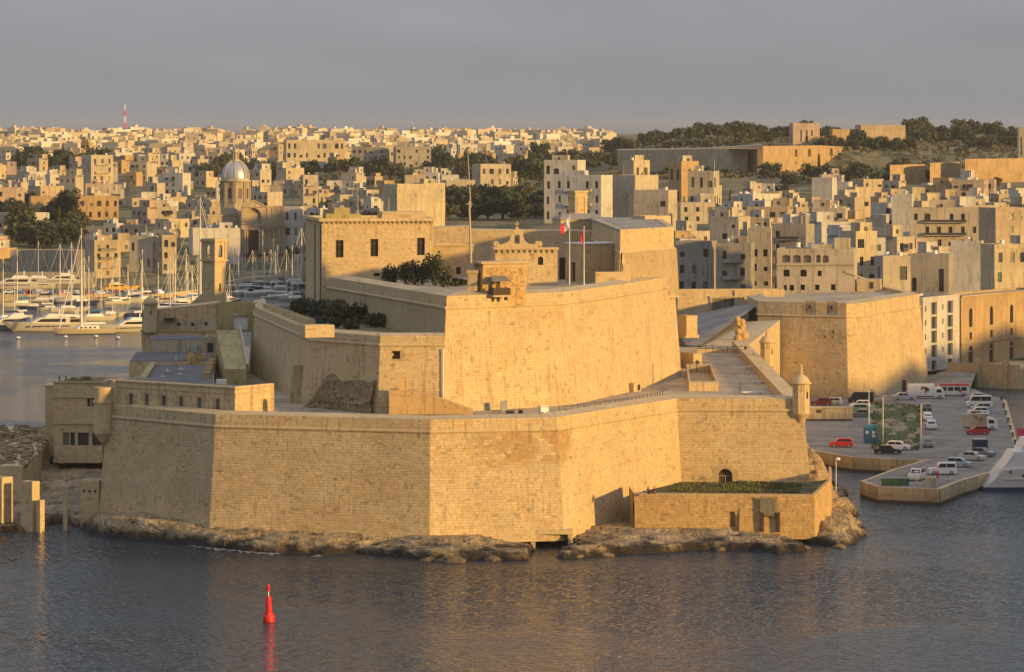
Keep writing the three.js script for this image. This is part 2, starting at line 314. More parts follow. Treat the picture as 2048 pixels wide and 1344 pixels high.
// ================================================================ town hills: one sheet, levels read from the photograph column by column
const HILL = {
  left: [[1180, -4], [1310, -4], [1325, 1.6], [1400, 6], [1450, 11], [1550, 16], [1700, 21], [2000, 28], [2400, 35], [3000, 44.5], [3600, 52.5], [4200, 53], [6000, 46], [9000, 40]],
  mid: [[700, -4], [1180, -4], [1250, 8], [1330, 16], [1500, 22], [1700, 26], [2000, 31], [2400, 37], [3000, 45], [3600, 51.5], [4200, 53], [6000, 46], [9000, 40]],
  right: [[700, -4], [872, -4], [884, 13.5], [1000, 17.5], [1200, 22], [1400, 25.5], [1600, 27.5], [1800, 30], [1980, 33], [2150, 35], [2165, 44], [2300, 48], [2600, 53], [3000, 54], [4200, 53], [6000, 46], [9000, 40]],
  far: [[840, -4], [900, -4], [905, 3], [940, 4], [960, 13], [1050, 17], [1200, 21], [1400, 25.5], [1600, 27.5], [1800, 30], [1960, 34], [2100, 40], [2300, 46.5], [2600, 53], [3000, 54], [4200, 53], [6000, 46], [9000, 40]],
};
const inlet = (px, D) => 150 * smooth(430, 475, px) * (1 - smooth(605, 640, px)) * (1 - smooth(1560, 1800, D));
function groundY(px, D) {
  const l = table(HILL.left, D - inlet(px, D)), m = table(HILL.mid, D), r = table(HILL.right, D), f = table(HILL.far, D);
  let y = px < 620 ? l : px < 700 ? lerp(l, m, (px - 620) / 80) : px < 1180 ? m : px < 1380 ? lerp(m, r, (px - 1180) / 200) : px < 1800 ? r : px < 1880 ? lerp(r, f, (px - 1800) / 80) : f;
  if (D > 1700) y += (fbm(px / 130, D / 180, 61, 3) - 0.5) * 5 * smooth(1700, 2200, D) * (1 - smooth(2900, 3400, D) * 0.5);
  return y;
}
function onGround(px, py) { for (let D = 760; D < 6000; D += 4) { const y = YA(py, D); if (groundY(px, D) >= y && D > 765) return D; } return 4000; }
{
  const cols = [], rows = []; for (let p = -700; p <= 2760; p += 20) cols.push(p); for (let D = 720; D < 9000; D *= 1.012) rows.push(D);
  const pos = [], uv = [], idx = [], col = [];
  rows.forEach(D => cols.forEach(px => { const y = groundY(px, D); pos.push(XA(px, D), y, -D); uv.push(XA(px, D), -D); const k = 0.8 + 0.4 * fbm(XA(px, D) / 60, D / 60, 88, 3); col.push(k, k, k * 0.97); }));
  const W = cols.length; for (let j = 0; j + 1 < rows.length; j++) for (let i = 0; i + 1 < W; i++) { const a = j * W + i; idx.push(a, a + 1, a + W + 1, a, a + W + 1, a + W); }
  const g = new THREE.BufferGeometry(); g.setAttribute('position', new THREE.Float32BufferAttribute(pos, 3)); g.setAttribute('uv', new THREE.Float32BufferAttribute(uv, 2)); g.setAttribute('color', new THREE.Float32BufferAttribute(col, 3)); g.setIndex(idx); g.computeVertexNormals();
  structure('hillside', g, M.scrub);
}

// ================================================================ rocky foreshore of the fort
const SHORE = [[-260, 1085], [-60, 1070], [0, 1062], [40, 1064], [70, 1056], [84, 1049], [120, 1045], [150, 1049], [162, 1058], [198, 1073], [283, 1081], [350, 1088], [400, 1093], [446, 1098], [500, 1103], [548, 1107], [600, 1108], [646, 1111], [723, 1108], [794, 1115], [853, 1121], [905, 1122], [934, 1120], [1043, 1119], [1062, 1098], [1072, 1090],
  [1120, 1090], [1130, 1100], [1123, 1118], [1180, 1117], [1240, 1111], [1294, 1108], [1395, 1101], [1450, 1100], [1510, 1101], [1556, 1109], [1590, 1104], [1626, 1101], [1605, 1094], [1575, 1085], [1590, 1082], [1622, 1088], [1677, 1097], [1719, 1087], [1729, 1074], [1719, 1058], [1700, 1045], [1711, 1036], [1706, 1021], [1698, 1000], [1680, 985], [1662, 966], [1664, 945], [1660, 931], [1648, 917], [1630, 900]]
  .map(([a, b]) => lv2(a, b, 0));
const SHOREPOLY = [p2(-140, -537), ...SHORE, p2(52, -720), p2(-140, -720)];
function insideDist(poly, x, z) {                                // signed distance, positive inside
  let d = 1e9, c = false;
  for (let i = 0, j = poly.length - 1; i < poly.length; j = i++) {
    const a = poly[i], b = poly[j], ex = b.x - a.x, ey = b.y - a.y, wx = x - a.x, wy = z - a.y, t = clamp((wx * ex + wy * ey) / (ex * ex + ey * ey));
    d = Math.min(d, Math.hypot(wx - ex * t, wy - ey * t)); if ((a.y > z) !== (b.y > z) && x < (b.x - a.x) * (z - a.y) / (b.y - a.y) + a.x) c = !c;
  }
  return c ? d : -d;
}
function shelfY(x, z) {
  const D = -z, wob = (fbm(x / 5, z / 5, 51, 2) - 0.5) * 2.4 + (fbm(x / 1.4, z / 1.4, 53, 2) - 0.5) * 0.7, s = insideDist(SHOREPOLY, x, z) + wob;
  const n1 = fbm(x / 6 + z / 15, z / 4, 71, 4), n2 = fbm(x / 1.3, z / 0.9, 73, 3);
  const raw = 0.11 * Math.min(Math.max(s, 0), 9) + (n1 - 0.48) * 1.05, step = 0.34, fl = Math.floor(raw / step), fr = raw / step - fl;
  let h = s < 0 ? s * 1.1 : smooth(0, 0.4, s) * (0.95 + Math.max(-0.45, (fl + smooth(0.86, 1, fr)) * step)) + (n2 - 0.5) * 0.16 * smooth(0, 1, s);
  const yard = smooth(-56, -59, x) * smooth(548, 556, D) * smooth(-95, -80, x); h = lerp(h, 0.9 + (D - 556) * 0.052 + (fbm(x / 2, z / 2, 75, 3) - 0.5) * 0.7, yard * (s > 0 ? 1 : 0));
  const ins = s > 0 ? 1 : 0, rough = fbm(x / 2.4, z / 2.4, 79, 4) - 0.4;
  h += ins * smooth(-24, -50, x) * smooth(-62, -57, x) * smooth(0.1, 1.6, s) * 1.35;
  h += ins * smooth(40.2, 42, x) * smooth(534, 541, D) * smooth(582, 572, D) * smooth(0.2, 2.0, s) * (0.7 + 2.2 * rough);
  h += ins * smooth(40, 41.5, x) * smooth(48.5, 44.5, x) * smooth(574, 584, D) * smooth(0, 3, s) * (4.6 + 6 * rough);
  return h;
}
{
  const x0 = -150, x1 = 62, z0 = -640, z1 = -498, st = 0.36, nx = Math.round((x1 - x0) / st), nz = Math.round((z1 - z0) / st), pos = [], uv = [], col = [], idx = [];
  for (let j = 0; j <= nz; j++) for (let i = 0; i <= nx; i++) {
    const x = x0 + i * st, z = z0 + j * st, h = shelfY(x, z); pos.push(x, h, z); uv.push(x * 0.8, z * 0.8 + h * 3.2);
    const wet = smooth(0.65, 1.4, h + (fbm(x / 1.6, z / 1.6, 91, 3) - 0.5) * 1.5), k = 0.72 + 0.5 * fbm(x / 5, z / 5, 93, 3), gr = smooth(0.52, 0.66, fbm(x / 9, z / 9, 97, 3));   // algae line at the tide mark, grey lichen patches
    col.push(lerp(0.055, k * lerp(1, 0.92, gr), wet), lerp(0.05, k * lerp(1, 0.95, gr), wet), lerp(0.05, k * lerp(1, 1.12, gr), wet));
  }
  const W = nx + 1; for (let j = 0; j < nz; j++) for (let i = 0; i < nx; i++) { const a = j * W + i, q = [a, a + 1, a + W, a + W + 1]; if (q.every(k => pos[k * 3 + 1] < -0.9)) continue; idx.push(a, a + W, a + W + 1, a, a + W + 1, a + 1); }
  const g = new THREE.BufferGeometry(); g.setAttribute('position', new THREE.Float32BufferAttribute(pos, 3)); g.setAttribute('uv', new THREE.Float32BufferAttribute(uv, 2)); g.setAttribute('color', new THREE.Float32BufferAttribute(col, 3)); g.setIndex(idx); g.computeVertexNormals();
  const o = new THREE.Mesh(g, M.rock); o.name = 'rock_shelf'; o.userData.kind = 'structure'; o.castShadow = o.receiveShadow = true; scene.add(o);
}

// ================================================================ FORT
const YB = 2.0, YC = 15.5, YT = 17.5, YTER = 16.3;               // foot, string course, parapet and terrace of the outer bastion
const UC = 30.7, UT = 32.7, UTER = 31.6;                         // the same for the upper bastion
function openingFill(parent, fr, hole, depth, m, name = 'window') {   // a pane or leaf set back inside an opening of a battered panel
  const xs = hole.map(q => q.x), ys = hole.map(q => q.y), x0 = Math.min(...xs), x1 = Math.max(...xs), y0 = Math.min(...ys), y1 = Math.max(...ys), mb = new MB(), w = (x, y, d) => fr.wor(p2(x, y)).addScaledVector(fr.n, -d);
  mb.quad(w(x0 - .1, y0 - .1, depth), w(x1 + .1, y0 - .1, depth), w(x1 + .1, y1 + .1, depth), w(x0 - .1, y1 + .1, depth), 1);
  mb.quad(w(x1 + .1, y0 - .1, depth + .1), w(x0 - .1, y0 - .1, depth + .1), w(x0 - .1, y1 + .1, depth + .1), w(x1 + .1, y1 + .1, depth + .1), 1);
  return part(parent, name, mb, m);
}
// rust brown and grey weathered patches of stone: ragged areas whose blocks share another tone
const patch = (seed, lim, extra) => (u, v, W, H) => {
  const a = smooth(lim, lim + .07, fbm(u / 3.2, v / 2.2, seed, 3)), b = smooth(.6, .68, fbm(u / 5, v / 3, seed + 40, 3)), e = extra ? extra(u, v, W, H) * smooth(.36, .5, fbm(u / 1.6, v / 1.4, seed + 80, 3)) : 0;
  return [1 - .05 * a - .04 * b - .22 * e, 1 - .08 * a - .02 * b - .33 * e, 1 - .13 * a + .03 * b - .45 * e];
};
// ---- outer bastion
const OB = [[214, 833], [430, 853], [860, 864], [1115, 859], [1355, 820], [1607, 821]].map(([a, b]) => lv2(a, b, YC));
const OBR = p2(OB[5].x + 1.0, -722), OBL = p2(OB[0].x - 1, -600);
{
  const o = thing('outer_bastion', 'long sand coloured lower fort wall with sharp corners rising from the rocks', 'fort wall');
  const e = OB[4], f = OB[5], wEF = e.distanceTo(f), dx = (1439 - 1355) / (1607 - 1355) * wEF;
  const door = archPath(dx - 1.0, 3.25, dx + 1.0, 6.45);
  const opt = { y0: YB - 1.2, yc: YC, yt: YT, seed: 11, thick: 2.6, inner: 1.3, panels: {
    0: { relief: 0.035, tint: patch(101, .57) }, 1: { relief: 0.035, vary: 0.13, tint: patch(103, .56) }, 2: { vary: 0.12, tint: patch(105, .58, (u, v, W, H) => smooth(W * .28, W * .4, u) * smooth(H - 4.9, H - 3.9, v)) }, 3: { vary: 0.1, tint: patch(107, .6, (u, v, W, H) => smooth(4.6, 3.4, u) * smooth(H - 5.6, H - 4.2, v)) }, 4: { tint: patch(109, .58), holes: [door], depth: 0.8, vary: 0.1 } } };
  rampart(o, [OBL, ...OB, OBR], { ...opt, panels: { 1: opt.panels[0], 2: opt.panels[1], 3: opt.panels[2], 4: opt.panels[3], 5: opt.panels[4], 0: { plain: true }, 6: { plain: false } }, noParapet: [0], _: 0, frames: (opt.frames = []) });
  // dark timber door with iron grille in the arched gate
  const fr = opt.frames[5];
  openingFill(o, fr, door, 0.7, M.brown, 'door').userData.label = 'dark brown arched door';
  const gr = new MB(), w = (x, y, d) => fr.wor(p2(x, y)).addScaledVector(fr.n, -d);
  for (const [xa, ya, xb, yb] of [[dx, 3.25, dx, 5.5], [dx - 1, 5.45, dx + 1, 5.45], [dx - 1, 4.35, dx + 1, 4.35], [dx - 0.97, 3.3, dx - 0.97, 5.4], [dx + 0.97, 3.3, dx + 0.97, 5.4]]) gr.bar(w(xa, ya, 0.6), w(xb, yb, 0.6), 0.05, 0.05, 5, 2.2);
  part(o, 'door_frame', gr, M.greyWood);
  const fl = new MB(); const inn = [OBL, ...OB, OBR].map((q, i, a) => { const m = offsets(a)[i]; return p2(q.x - m.x * 1.2, q.y - m.y * 1.2); });
  fl.prism([...inn, p2(-52, -722)], 9, YTER, 1); part(o, 'terrace_floor', fl, M.paving);
  // stone channel lip bridging the boat cut
  const c = new MB(), a = lv(1062, 1064, 2.4), b = lv(1146, 1064, 2.4);
  const zc = OB[3].y + 1.6; c.box(a.x, b.x, 1.75, 2.3, zc - 2.5, zc + .4, 1); part(o, 'channel_lintel', c, M.lime); for (const xx of [a.x + .3, b.x - .3]) part(o, 'channel_pier', boxG(.6, 3.2, 1.6, xx, .14, zc - .5), M.lime);
}
// ---- upper bastion with its high front
const UB = [[760, 690, 25.7], [889, 690, 25.7]].map(([a, b, y]) => lv2(a, b, y));
const CV = [[892, 616], [1128, 607], [1235, 592], [1300, 581], [1349, 572]].map(([a, b]) => lv2(a, b, UC));
const CVR = p2(CV[4].x - 1, -745), NWALL = lv2(655, 575, UC);
{
  const o = thing('upper_bastion', 'tall bright golden inner bastion with rounded string course above the terrace', 'fort wall');
  const pl = [NWALL, ...CV, CVR], fr = [];
  rampart(o, pl, { y0: [22, YTER - .5, YTER - .5, YTER - .5, YTER - .5, YTER - .5, YTER - .5], yc: UC, yt: UT, seed: 31, batter: 0.075, thick: 2.4, inner: 1.1, frames: fr, panels: {
    0: { m: M.limeGrey, plain: true, label: 'grey weathered inner wall above the sunken garden' }, 1: { vary: 0.09, tint: patch(201, .56) }, 2: { vary: 0.08, tint: patch(203, .6) }, 3: { vary: 0.08, tint: patch(205, .58) }, 4: { vary: 0.08, tint: patch(207, .62) }, 5: { plain: true } } });
  const off = offsets(pl), inn = pl.map((q, i) => p2(q.x - off[i].x * 1.2, q.y - off[i].y * 1.2)), fl = new MB(); fl.prism([...inn, p2(-27, -745)], 20, UTER, 1); part(o, 'terrace_floor', fl, M.paving);
}
{ // downpipes and expansion joint on the upper bastion
  const pipe = (px, py0, py1, Yb, label, off = 0.12, m = M.greyWood) => { const b = lv(px, py1, Yb), D = -b.z; const h = (py1 - py0) * D / FOC; single('drain_pipe', label, 'pipe', new MB().bar(V(0, 0, 0), V(0, h, -h * 0.07), 0.07, 0.07, 6), m, 'drain pipes on the upper bastion', [b.x, Yb, b.z + off]); };
  single('drain_pipe', 'pale drain pipe down the wall right of the square hole', 'pipe', new MB().bar(V(0, 0, 0), V(0, 7.6, -.5), .11, .11, 6), M.white, 'drain pipes on the upper bastion', [XA(885, 545.2), 17.6, UB[1].y + .85]);
  pipe(1146, 757, 808, YTER, 'short post at foot of the first lit corner of upper wall', 0.3);
  pipe(1306, 728, 780, YTER, 'short post on upper wall foot near the skylight pit', 0.3);
}
// ---- left battery platform with sunken garden
const PL = [[510, 630], [622, 680], [760, 690], [889, 690]].map(([a, b]) => lv2(a, b, 25.7));
{
  const o = thing('garden_battery', 'grey shaded battery wall round the sunken garden with one sunlit end and square hole', 'fort wall');
  const wEnd = PL[2].distanceTo(PL[3]), u = 38 / 129 * wEnd, hole = rectPath(u - 0.55, 9.3, u + 0.55, 10.4), fr = [];
  rampart(o, [p2(PL[0].x - 2, -668), ...PL], { y0: 14.5, yc: 25.7, yt: 27.3, seed: 51, batter: 0.07, thick: 1.8, inner: 2.6, m: M.limeGrey, frames: fr, panels: { 0: { plain: true }, 1: { tint: patch(301, .52) }, 2: { tint: patch(303, .5) }, 3: { m: M.lime, holes: [hole], depth: 2.6, vary: 0.1, label: 'sunlit end wall of the battery with a square hole' } }, noParapet: [3] });
  openingFill(o, fr[3], hole, 2.5, M.lime, 'recess_back');
  // the lit end has a golden parapet of its own
  const pp = new MB(), a = PL[2], b = PL[3]; const A = (q, y, d) => V(q.x, y, q.y + d);
  pp.quad(A(a, 25.8, -.1), A(b, 25.8, -.1), A(b, 27.0, -.1), A(a, 27.0, -.1), 0.75); courses(pp, A(a, 25.8, -.1), A(b, 25.8, -.1), A(b, 27.0, -.1), A(a, 27.0, -.1), { seed: 61 });
  pp.quad(A(a, 27, -.08), A(b, 27, -.08), A(b, 27.3, -2.2), A(a, 27.3, -2.2), 1).quad(A(b, 27.3, -2.2), A(b, 24.5, -2.2), A(a, 24.5, -2.2), A(a, 27.3, -2.2), .9); part(o, 'parapet', pp, M.lime);
  const fl = new MB(); fl.prism([p2(PL[0].x + 1.5, -660), p2(PL[0].x + 1.5, PL[0].y), p2(PL[1].x + 1.2, PL[1].y - 1), p2(PL[2].x + .6, PL[2].y - 1), p2(PL[3].x - .4, PL[3].y - 1), p2(CV[0].x - 3, CV[0].y - 14), p2(-28.5, -640), p2(-30, -660)], 18, 26.35, 1); part(o, 'garden_floor', fl, M.scrub);
  // raised sunlit merlon step at the corner
  const st = new MB(), c = lv(640, 668, 27.4); const m4 = T(c.x, 0, c.z, R(20)); st.box(-2.0, 2.2, 26.9, 28.6, -3.4, -.4, 1, m4); part(o, 'merlon', st, M.lime);
  for (let k = 0; k < 9; k++) { const mer = new MB(); const q = PL[1].clone().lerp(PL[0], 0.14 + k * 0.09), m5 = T(q.x + 1.0, 27.25, q.y - .5, R(-58)); mer.box(-0.85, 0.85, 0, 0.95 - 0.04 * k, -.5, .55, 0.9 + .1 * (k % 2), m5); part(o, 'coping', mer, M.limeGrey); }
  // buttress fragment and exposed bedrock under the battery
  const bk = new MB(), n = 30, G = [], od = offsets(PL)[1], nn = p2(-(PL[2].y - PL[1].y), PL[2].x - PL[1].x).normalize();
  for (let i = 0; i <= n; i++) { const t = -0.02 + 1.0 * i / n, q = PL[1].clone().lerp(PL[2], t), top = 4.9 * smooth(-.05, .3, t) * (.72 + .5 * fbm(i / 5, 1, 139, 3)) + .3; G.push([]); for (let j = 0; j <= 10; j++) { const v = j / 10, bul = .45 + (1 - Math.pow(v, 3)) * (.35 + 1.0 * fbm(i / 4, j / 1.6, 131, 3)); G[i].push(V(q.x + nn.x * bul, YTER - .3 + v * top, q.y + nn.y * bul)); } }
  for (let i = 0; i < n; i++) { for (let j = 0; j < 10; j++) bk.quad(G[i][j], G[i + 1][j], G[i + 1][j + 1], G[i][j + 1], 0.62 + 0.3 * fbm(i / 3, j / 1.2, 133, 3)); const A = G[i][10], B2 = G[i + 1][10]; bk.quad(A, B2, V(B2.x - nn.x, B2.y + .1, B2.z - nn.y), V(A.x - nn.x, A.y + .1, A.z - nn.y), .7); }
  part(o, 'bedrock_face', bk, M.rock).userData.label = 'exposed layered brown bedrock at the wall foot';
  const bt = new MB(), qb = PL[1].clone().lerp(PL[0], .1), q0 = V(qb.x - 1.2, 0, qb.y + .3); for (let k = 0; k < 3; k++) { const w = 1.5 - k * .35; bt.box(q0.x - w * .6, q0.x + w, YTER, YTER + 2.2 + k * 1.6, q0.z - 2, q0.z - .4 + w * .5, 0.85 - k * .06, T(0, 0, 0)); } part(o, 'buttress', bt, M.limeGrey);
}
{ // ramp wall in front of the lit end
  const D = 546, z = -D, mb = new MB(), x = p => XA(p, D), y = q => YA(q, D);
  const A = (px, py, dz) => V(x(px), y(py), z + dz);
  const top = [[778, 780], [830, 783], [890, 801], [946, 822]], bot = 829;
  for (let i = 0; i + 1 < top.length; i++) { const [a, b] = top[i], [c, d] = top[i + 1]; mb.quad(A(a, bot, .0), A(c, bot, .0), A(c, d, .0), A(a, b, .0), 1); mb.quad(A(a, b, 0), A(c, d, 0), A(c, d, -4), A(a, b, -4), 1); }
  mb.quad(A(778, bot, -4), A(778, bot, 0), A(778, 780, 0), A(778, 780, -4), .9).box(x(797), x(814), y(782), y(757), z - 2.2, z - 1.0, 1.15);
  single('ramp', 'ochre sloping ramp wall below the square hole', 'ramp', mb, M.limeOld);
}
// ---- ravelin at the right with the grass plot
{
  const o = thing('low_battery', 'low crumbling ochre battery wall on the rocks before the arched door', 'fort wall');
  const front = [lv2(1270, 1046, 2.6), lv2(1490, 1051, 2.4), lv2(1630, 1052, 2.4), lv2(1662, 1030, 2.4), lv2(1664, 1000, 2.4)];
  const D0 = -front[0].y, topY = 6.5, mb = new MB(), P = front.map((q, i) => [V(q.x, 0.6, q.y), V(q.x - .1, topY + (i > 2 ? .6 : 0), q.y - .25)]);
  const gapA = lv2(1491, 1051, 2.4), gapB = lv2(1513, 1051, 2.4);
  for (let i = 0; i < 4; i++) {
    const pn = new MB(), w = P[i][0].distanceTo(P[i + 1][0]);
    const s = (u, v) => i === 1 && v > 4.3 && u < 1.5;
    planeWithHoles(pn, P[i][0], P[i + 1][0], P[i + 1][1], P[i][1], i === 0 ? [rectPath(w * 0.86, 1.6, w * 0.86 + 0.75, 3.6)] : i === 1 ? [] : [], 0.7, 0.8);
    part(o, 'wall_panel', pn, M.limeOld);
    const cb = new MB(); courses(cb, P[i][0], P[i + 1][0], P[i + 1][1], P[i][1], { seed: 71 + i, relief: 0.05, vary: 0.16, ch: 0.36, gap: 0.012, skip: (u, v) => i === 0 && u > w * 0.86 - .2 && u < w * .86 + .95 && v < 3.8 }); stuffPart(o, 'block_facing', cb, M.limeOld);
    const cp = new MB(); cp.quad(P[i][1], P[i + 1][1], P[i + 1][1].clone().add(V(-.2, .05, -1.3)), P[i][1].clone().add(V(-.2, .05, -1.3)), .95).quad(P[i + 1][1].clone().add(V(-.2, .05, -1.3)), P[i + 1][1].clone().add(V(-.2, -2, -1.3)), P[i][1].clone().add(V(-.2, -2, -1.3)), P[i][1].clone().add(V(-.2, .05, -1.3)), .9); part(o, 'coping', cp, M.limeOld);
    if (i === 0) { const d = new MB(), q = P[0][0].clone().lerp(P[1][0], 0.86 + .37 / w); d.box(q.x - .5, q.x + .5, 2, 4.4, q.z - .75, q.z - .65); part(o, 'door', d, M.dark); }
  }
  const ls = new MB(), jn = V(XA(1258, 549), .6, -549); ls.quad(jn, P[0][0], P[0][1], V(jn.x, topY, jn.z), 0.95); part(o, 'side_wall', ls, M.limeOld);
  // grey timber hoarding and buttresses set against the wall
  const fz = px => lerp(front[1].y, front[2].y, (px - 1490) / 140); const wd = V(XA(1537, -fz(1537)), 0, fz(1537)); for (let k = 0; k < 9; k++) part(o, 'plank', new MB().box(wd.x - 1.15 + k * .26, wd.x - .91 + k * .26, 3.6 + (k % 3) * .1, 6.3 - (k % 4) * .07, wd.z + .25, wd.z + .36, .8 + .1 * (k % 3)), M.greyWood);
  for (const px of [1524, 1556]) { const q = V(XA(px, -fz(px)), 0, fz(px)); part(o, 'post', new MB().box(q.x - .22, q.x + .22, 1.6, 4.2, q.z - .2, q.z + .5, .7), M.brown); }
  const bu = new MB(); const q = V(XA(1482, 535.6), 0, -535.6); bu.quad(V(q.x - .3, 1.8, q.z + .9), V(q.x + .3, 1.8, q.z + .9), V(q.x + .15, 5, q.z), V(q.x - .15, 5, q.z), .75).tri(V(q.x + .3, 1.8, q.z + .9), V(q.x + .3, 1.8, q.z), V(q.x + .15, 5, q.z), .9).tri(V(q.x - .3, 1.8, q.z), V(q.x - .3, 1.8, q.z + .9), V(q.x - .15, 5, q.z), .7); part(o, 'buttress', bu, M.limeOld);
  const gl = new MB(); gl.prism([...front.map(v => p2(v.x - .3, v.y - .5)), p2(OB[5].x, OB[5].y + .3), p2(OB[4].x + .5, OB[4].y + 1), p2(18, -553)], 1, 5.3, 1); part(o, 'garden_floor', gl, M.scrub);
}
// ---- generic stone block house for the fort: walls with true openings
function stoneHouse(parent, { w, d, h, m = M.lime, holes = {}, roof = M.roofPale, par = 0.5, t = 0.5, y0 = 0, pane = M.glass, paneD = 0.35, block = 0, seed = 1 }) {
  const face = { front: [w, T(-w / 2, 0, d / 2, 0)], right: [d, T(w / 2, 0, d / 2, R(90))], left: [d, T(-w / 2, 0, -d / 2, R(-90))], back: [w, T(w / 2, 0, -d / 2, R(180))] };
  for (const k in face) {
    const [len, mtx] = face[k], hs = (holes[k] ?? []).map(q => q.loop ?? rectPath(...q)); const inset = (k === 'front' || k === 'back') ? 0 : t;
    const g = slabWithHoles(rectPath(inset, y0, len - inset, h), hs, t).applyMatrix4(mtx); const wl = part(parent, 'wall', g, m); wl.userData.side = k;
    if (block) { const mb = new MB(); courses(mb, V(0, y0, .003), V(len, y0, .003), V(len, h, .003), V(0, h, .003), { seed: seed + k.length, relief: 0.02, skip: (u, v, ww, hh) => hs.some(l => { const xs = l.map(q => q.x), ys = l.map(q => q.y); return u + ww / 2 > Math.min(...xs) && u - ww / 2 < Math.max(...xs) && v + hh / 2 > Math.min(...ys) && v - hh / 2 < Math.max(...ys); }) }); if (k !== 'back') stuffPart(parent, 'block_facing', mb.geo(mtx), m); }
    (holes[k] ?? []).forEach((q, i) => {
      const l = hs[i], xs = l.map(p => p.x), ys = l.map(p => p.y), x0 = Math.min(...xs), x1 = Math.max(...xs), ya = Math.min(...ys), yb = Math.max(...ys);
      const pn = part(parent, q.name ?? 'window', boxG(x1 - x0 + .06, yb - ya + .06, .06, (x0 + x1) / 2, (ya + yb) / 2, -paneD - .03).applyMatrix4(mtx), q.m ?? pane);
      if (q.frame) { const f = new MB(), fw = q.fw ?? .09; const xm = (x0 + x1) / 2; f.box(x0, x0 + fw, ya, yb, -paneD, -paneD + .1).box(x1 - fw, x1, ya, yb, -paneD, -paneD + .1).box(x0, x1, ya, ya + fw, -paneD, -paneD + .1).box(x0, x1, yb - fw, yb, -paneD, -paneD + .1).box(xm - fw / 2, xm + fw / 2, ya, yb, -paneD, -paneD + .08); if (q.transom) f.box(x0, x1, ya + (yb - ya) * q.transom, ya + (yb - ya) * q.transom + fw, -paneD, -paneD + .09); part(pn, 'frame', f.geo(mtx), q.frame); }
    });
  }
  part(parent, 'roof', boxG(w - 2 * t, .3, d - 2 * t, 0, h - par - .15, 0), roof);
}
// ---- palace with three windows and corbelled cornice
{
  const D = 634, w = (866 - 641) * D / FOC, d = 24, yb = 24, h = YA(437, D) - yb;
  const o = thing('fort_palace', 'golden corbelled stone palace with three tall brown windows on the fort top', 'building', [XA(755, D) + Math.sin(R(-9)) * d / 2, yb, -D - d / 2 - 0.3], R(9));
  const wx = px => (px - 641) * D / FOC, wy = py => YA(py, D) - yb;
  const win = [[677, 480, 515], [747, 478, 513], [841, 476, 511]].map(([px, a, b]) => Object.assign([wx(px) - .62, wy(b), wx(px) + .62, wy(a)], { frame: M.brown, fw: .16, transom: .7 }));
  const low = [[752, 546, 553]].map(([px, a, b]) => [wx(px) - .5, wy(b), wx(px) + .5, wy(a)]);
  stoneHouse(o, { w, d, h, holes: { front: [...win, ...low] }, block: 1, seed: 5, par: .4, m: M.lime });
  const cor = new MB(), n = 24; cor.box(-w / 2 - .45, w / 2 + .45, h - .45, h + .05, d / 2, d / 2 + .5, 1).box(-w / 2 - .45, -w / 2, h - .45, h + .05, -d / 2, d / 2, 1).box(w / 2, w / 2 + .45, h - .45, h + .05, -d / 2, d / 2, 1); part(o, 'cornice', cor, M.lime);
  for (let k = 0; k < n; k++) { const x = -w / 2 + .3 + k * (w - .6) / (n - 1), c = new MB(); c.quad(V(x - .16, h - .95, d / 2 + .02), V(x + .16, h - .95, d / 2 + .02), V(x + .16, h - .45, d / 2 + .4), V(x - .16, h - .45, d / 2 + .4), 1).tri(V(x + .16, h - .95, d / 2), V(x + .16, h - .45, d / 2), V(x + .16, h - .45, d / 2 + .4), .9).tri(V(x - .16, h - .95, d / 2), V(x - .16, h - .45, d / 2 + .4), V(x - .16, h - .45, d / 2), .9); part(o, 'corbel', c, M.lime); }
  const hut = new MB(); hut.box(-6.9, -4.4, h - .4, h + 1.7, 8, 12, 1).box(-8.2, -6.9, h - .4, h + .75, 7, 12, 1).box(-4.4, -2.6, h - .4, h + .7, 8, 12, 1); part(o, 'roof_hut', hut, M.yellowRender); part(o, 'roof_slab', boxG(7, 1.4, 6, 4.6, h + .3, 6), M.lime);
  for (const z of [3, 11]) part(o, 'drain_pipe', new MB().bar(V(-w / 2 - .1, h - 1, z), V(-w / 2 - .1, 0, z), .09), M.darkMetal);
  for (const [x, hh] of [[-2.2, 4.6], [2.8, 3.2], [6, 3.6]]) part(o, 'roof_pole', new MB().bar(V(x, h - .4, 4), V(x, h + hh, 4), .05, .03, 5), M.mastMetal);
}
// ---- low wing right of the palace
{
  const D = 652, o = thing('palace_wing', 'low golden wing with one small dark window right of the palace', 'building', [XA(905, D), 30, -D - 4], R(2)); const w = (945 - 865) * D / FOC, h = YA(488, D) - 30;
  stoneHouse(o, { w, d: 8, h, holes: { front: [[XA(1062, D) - .0, 0, 0, 0]].slice(1).concat([[w * .57, 1.9, w * .57 + .75, 3.1]]) }, block: 1, seed: 9 });
  part(o, 'cornice', boxG(w + .3, .3, .3, 0, h - .2, 4.1), M.lime);
}
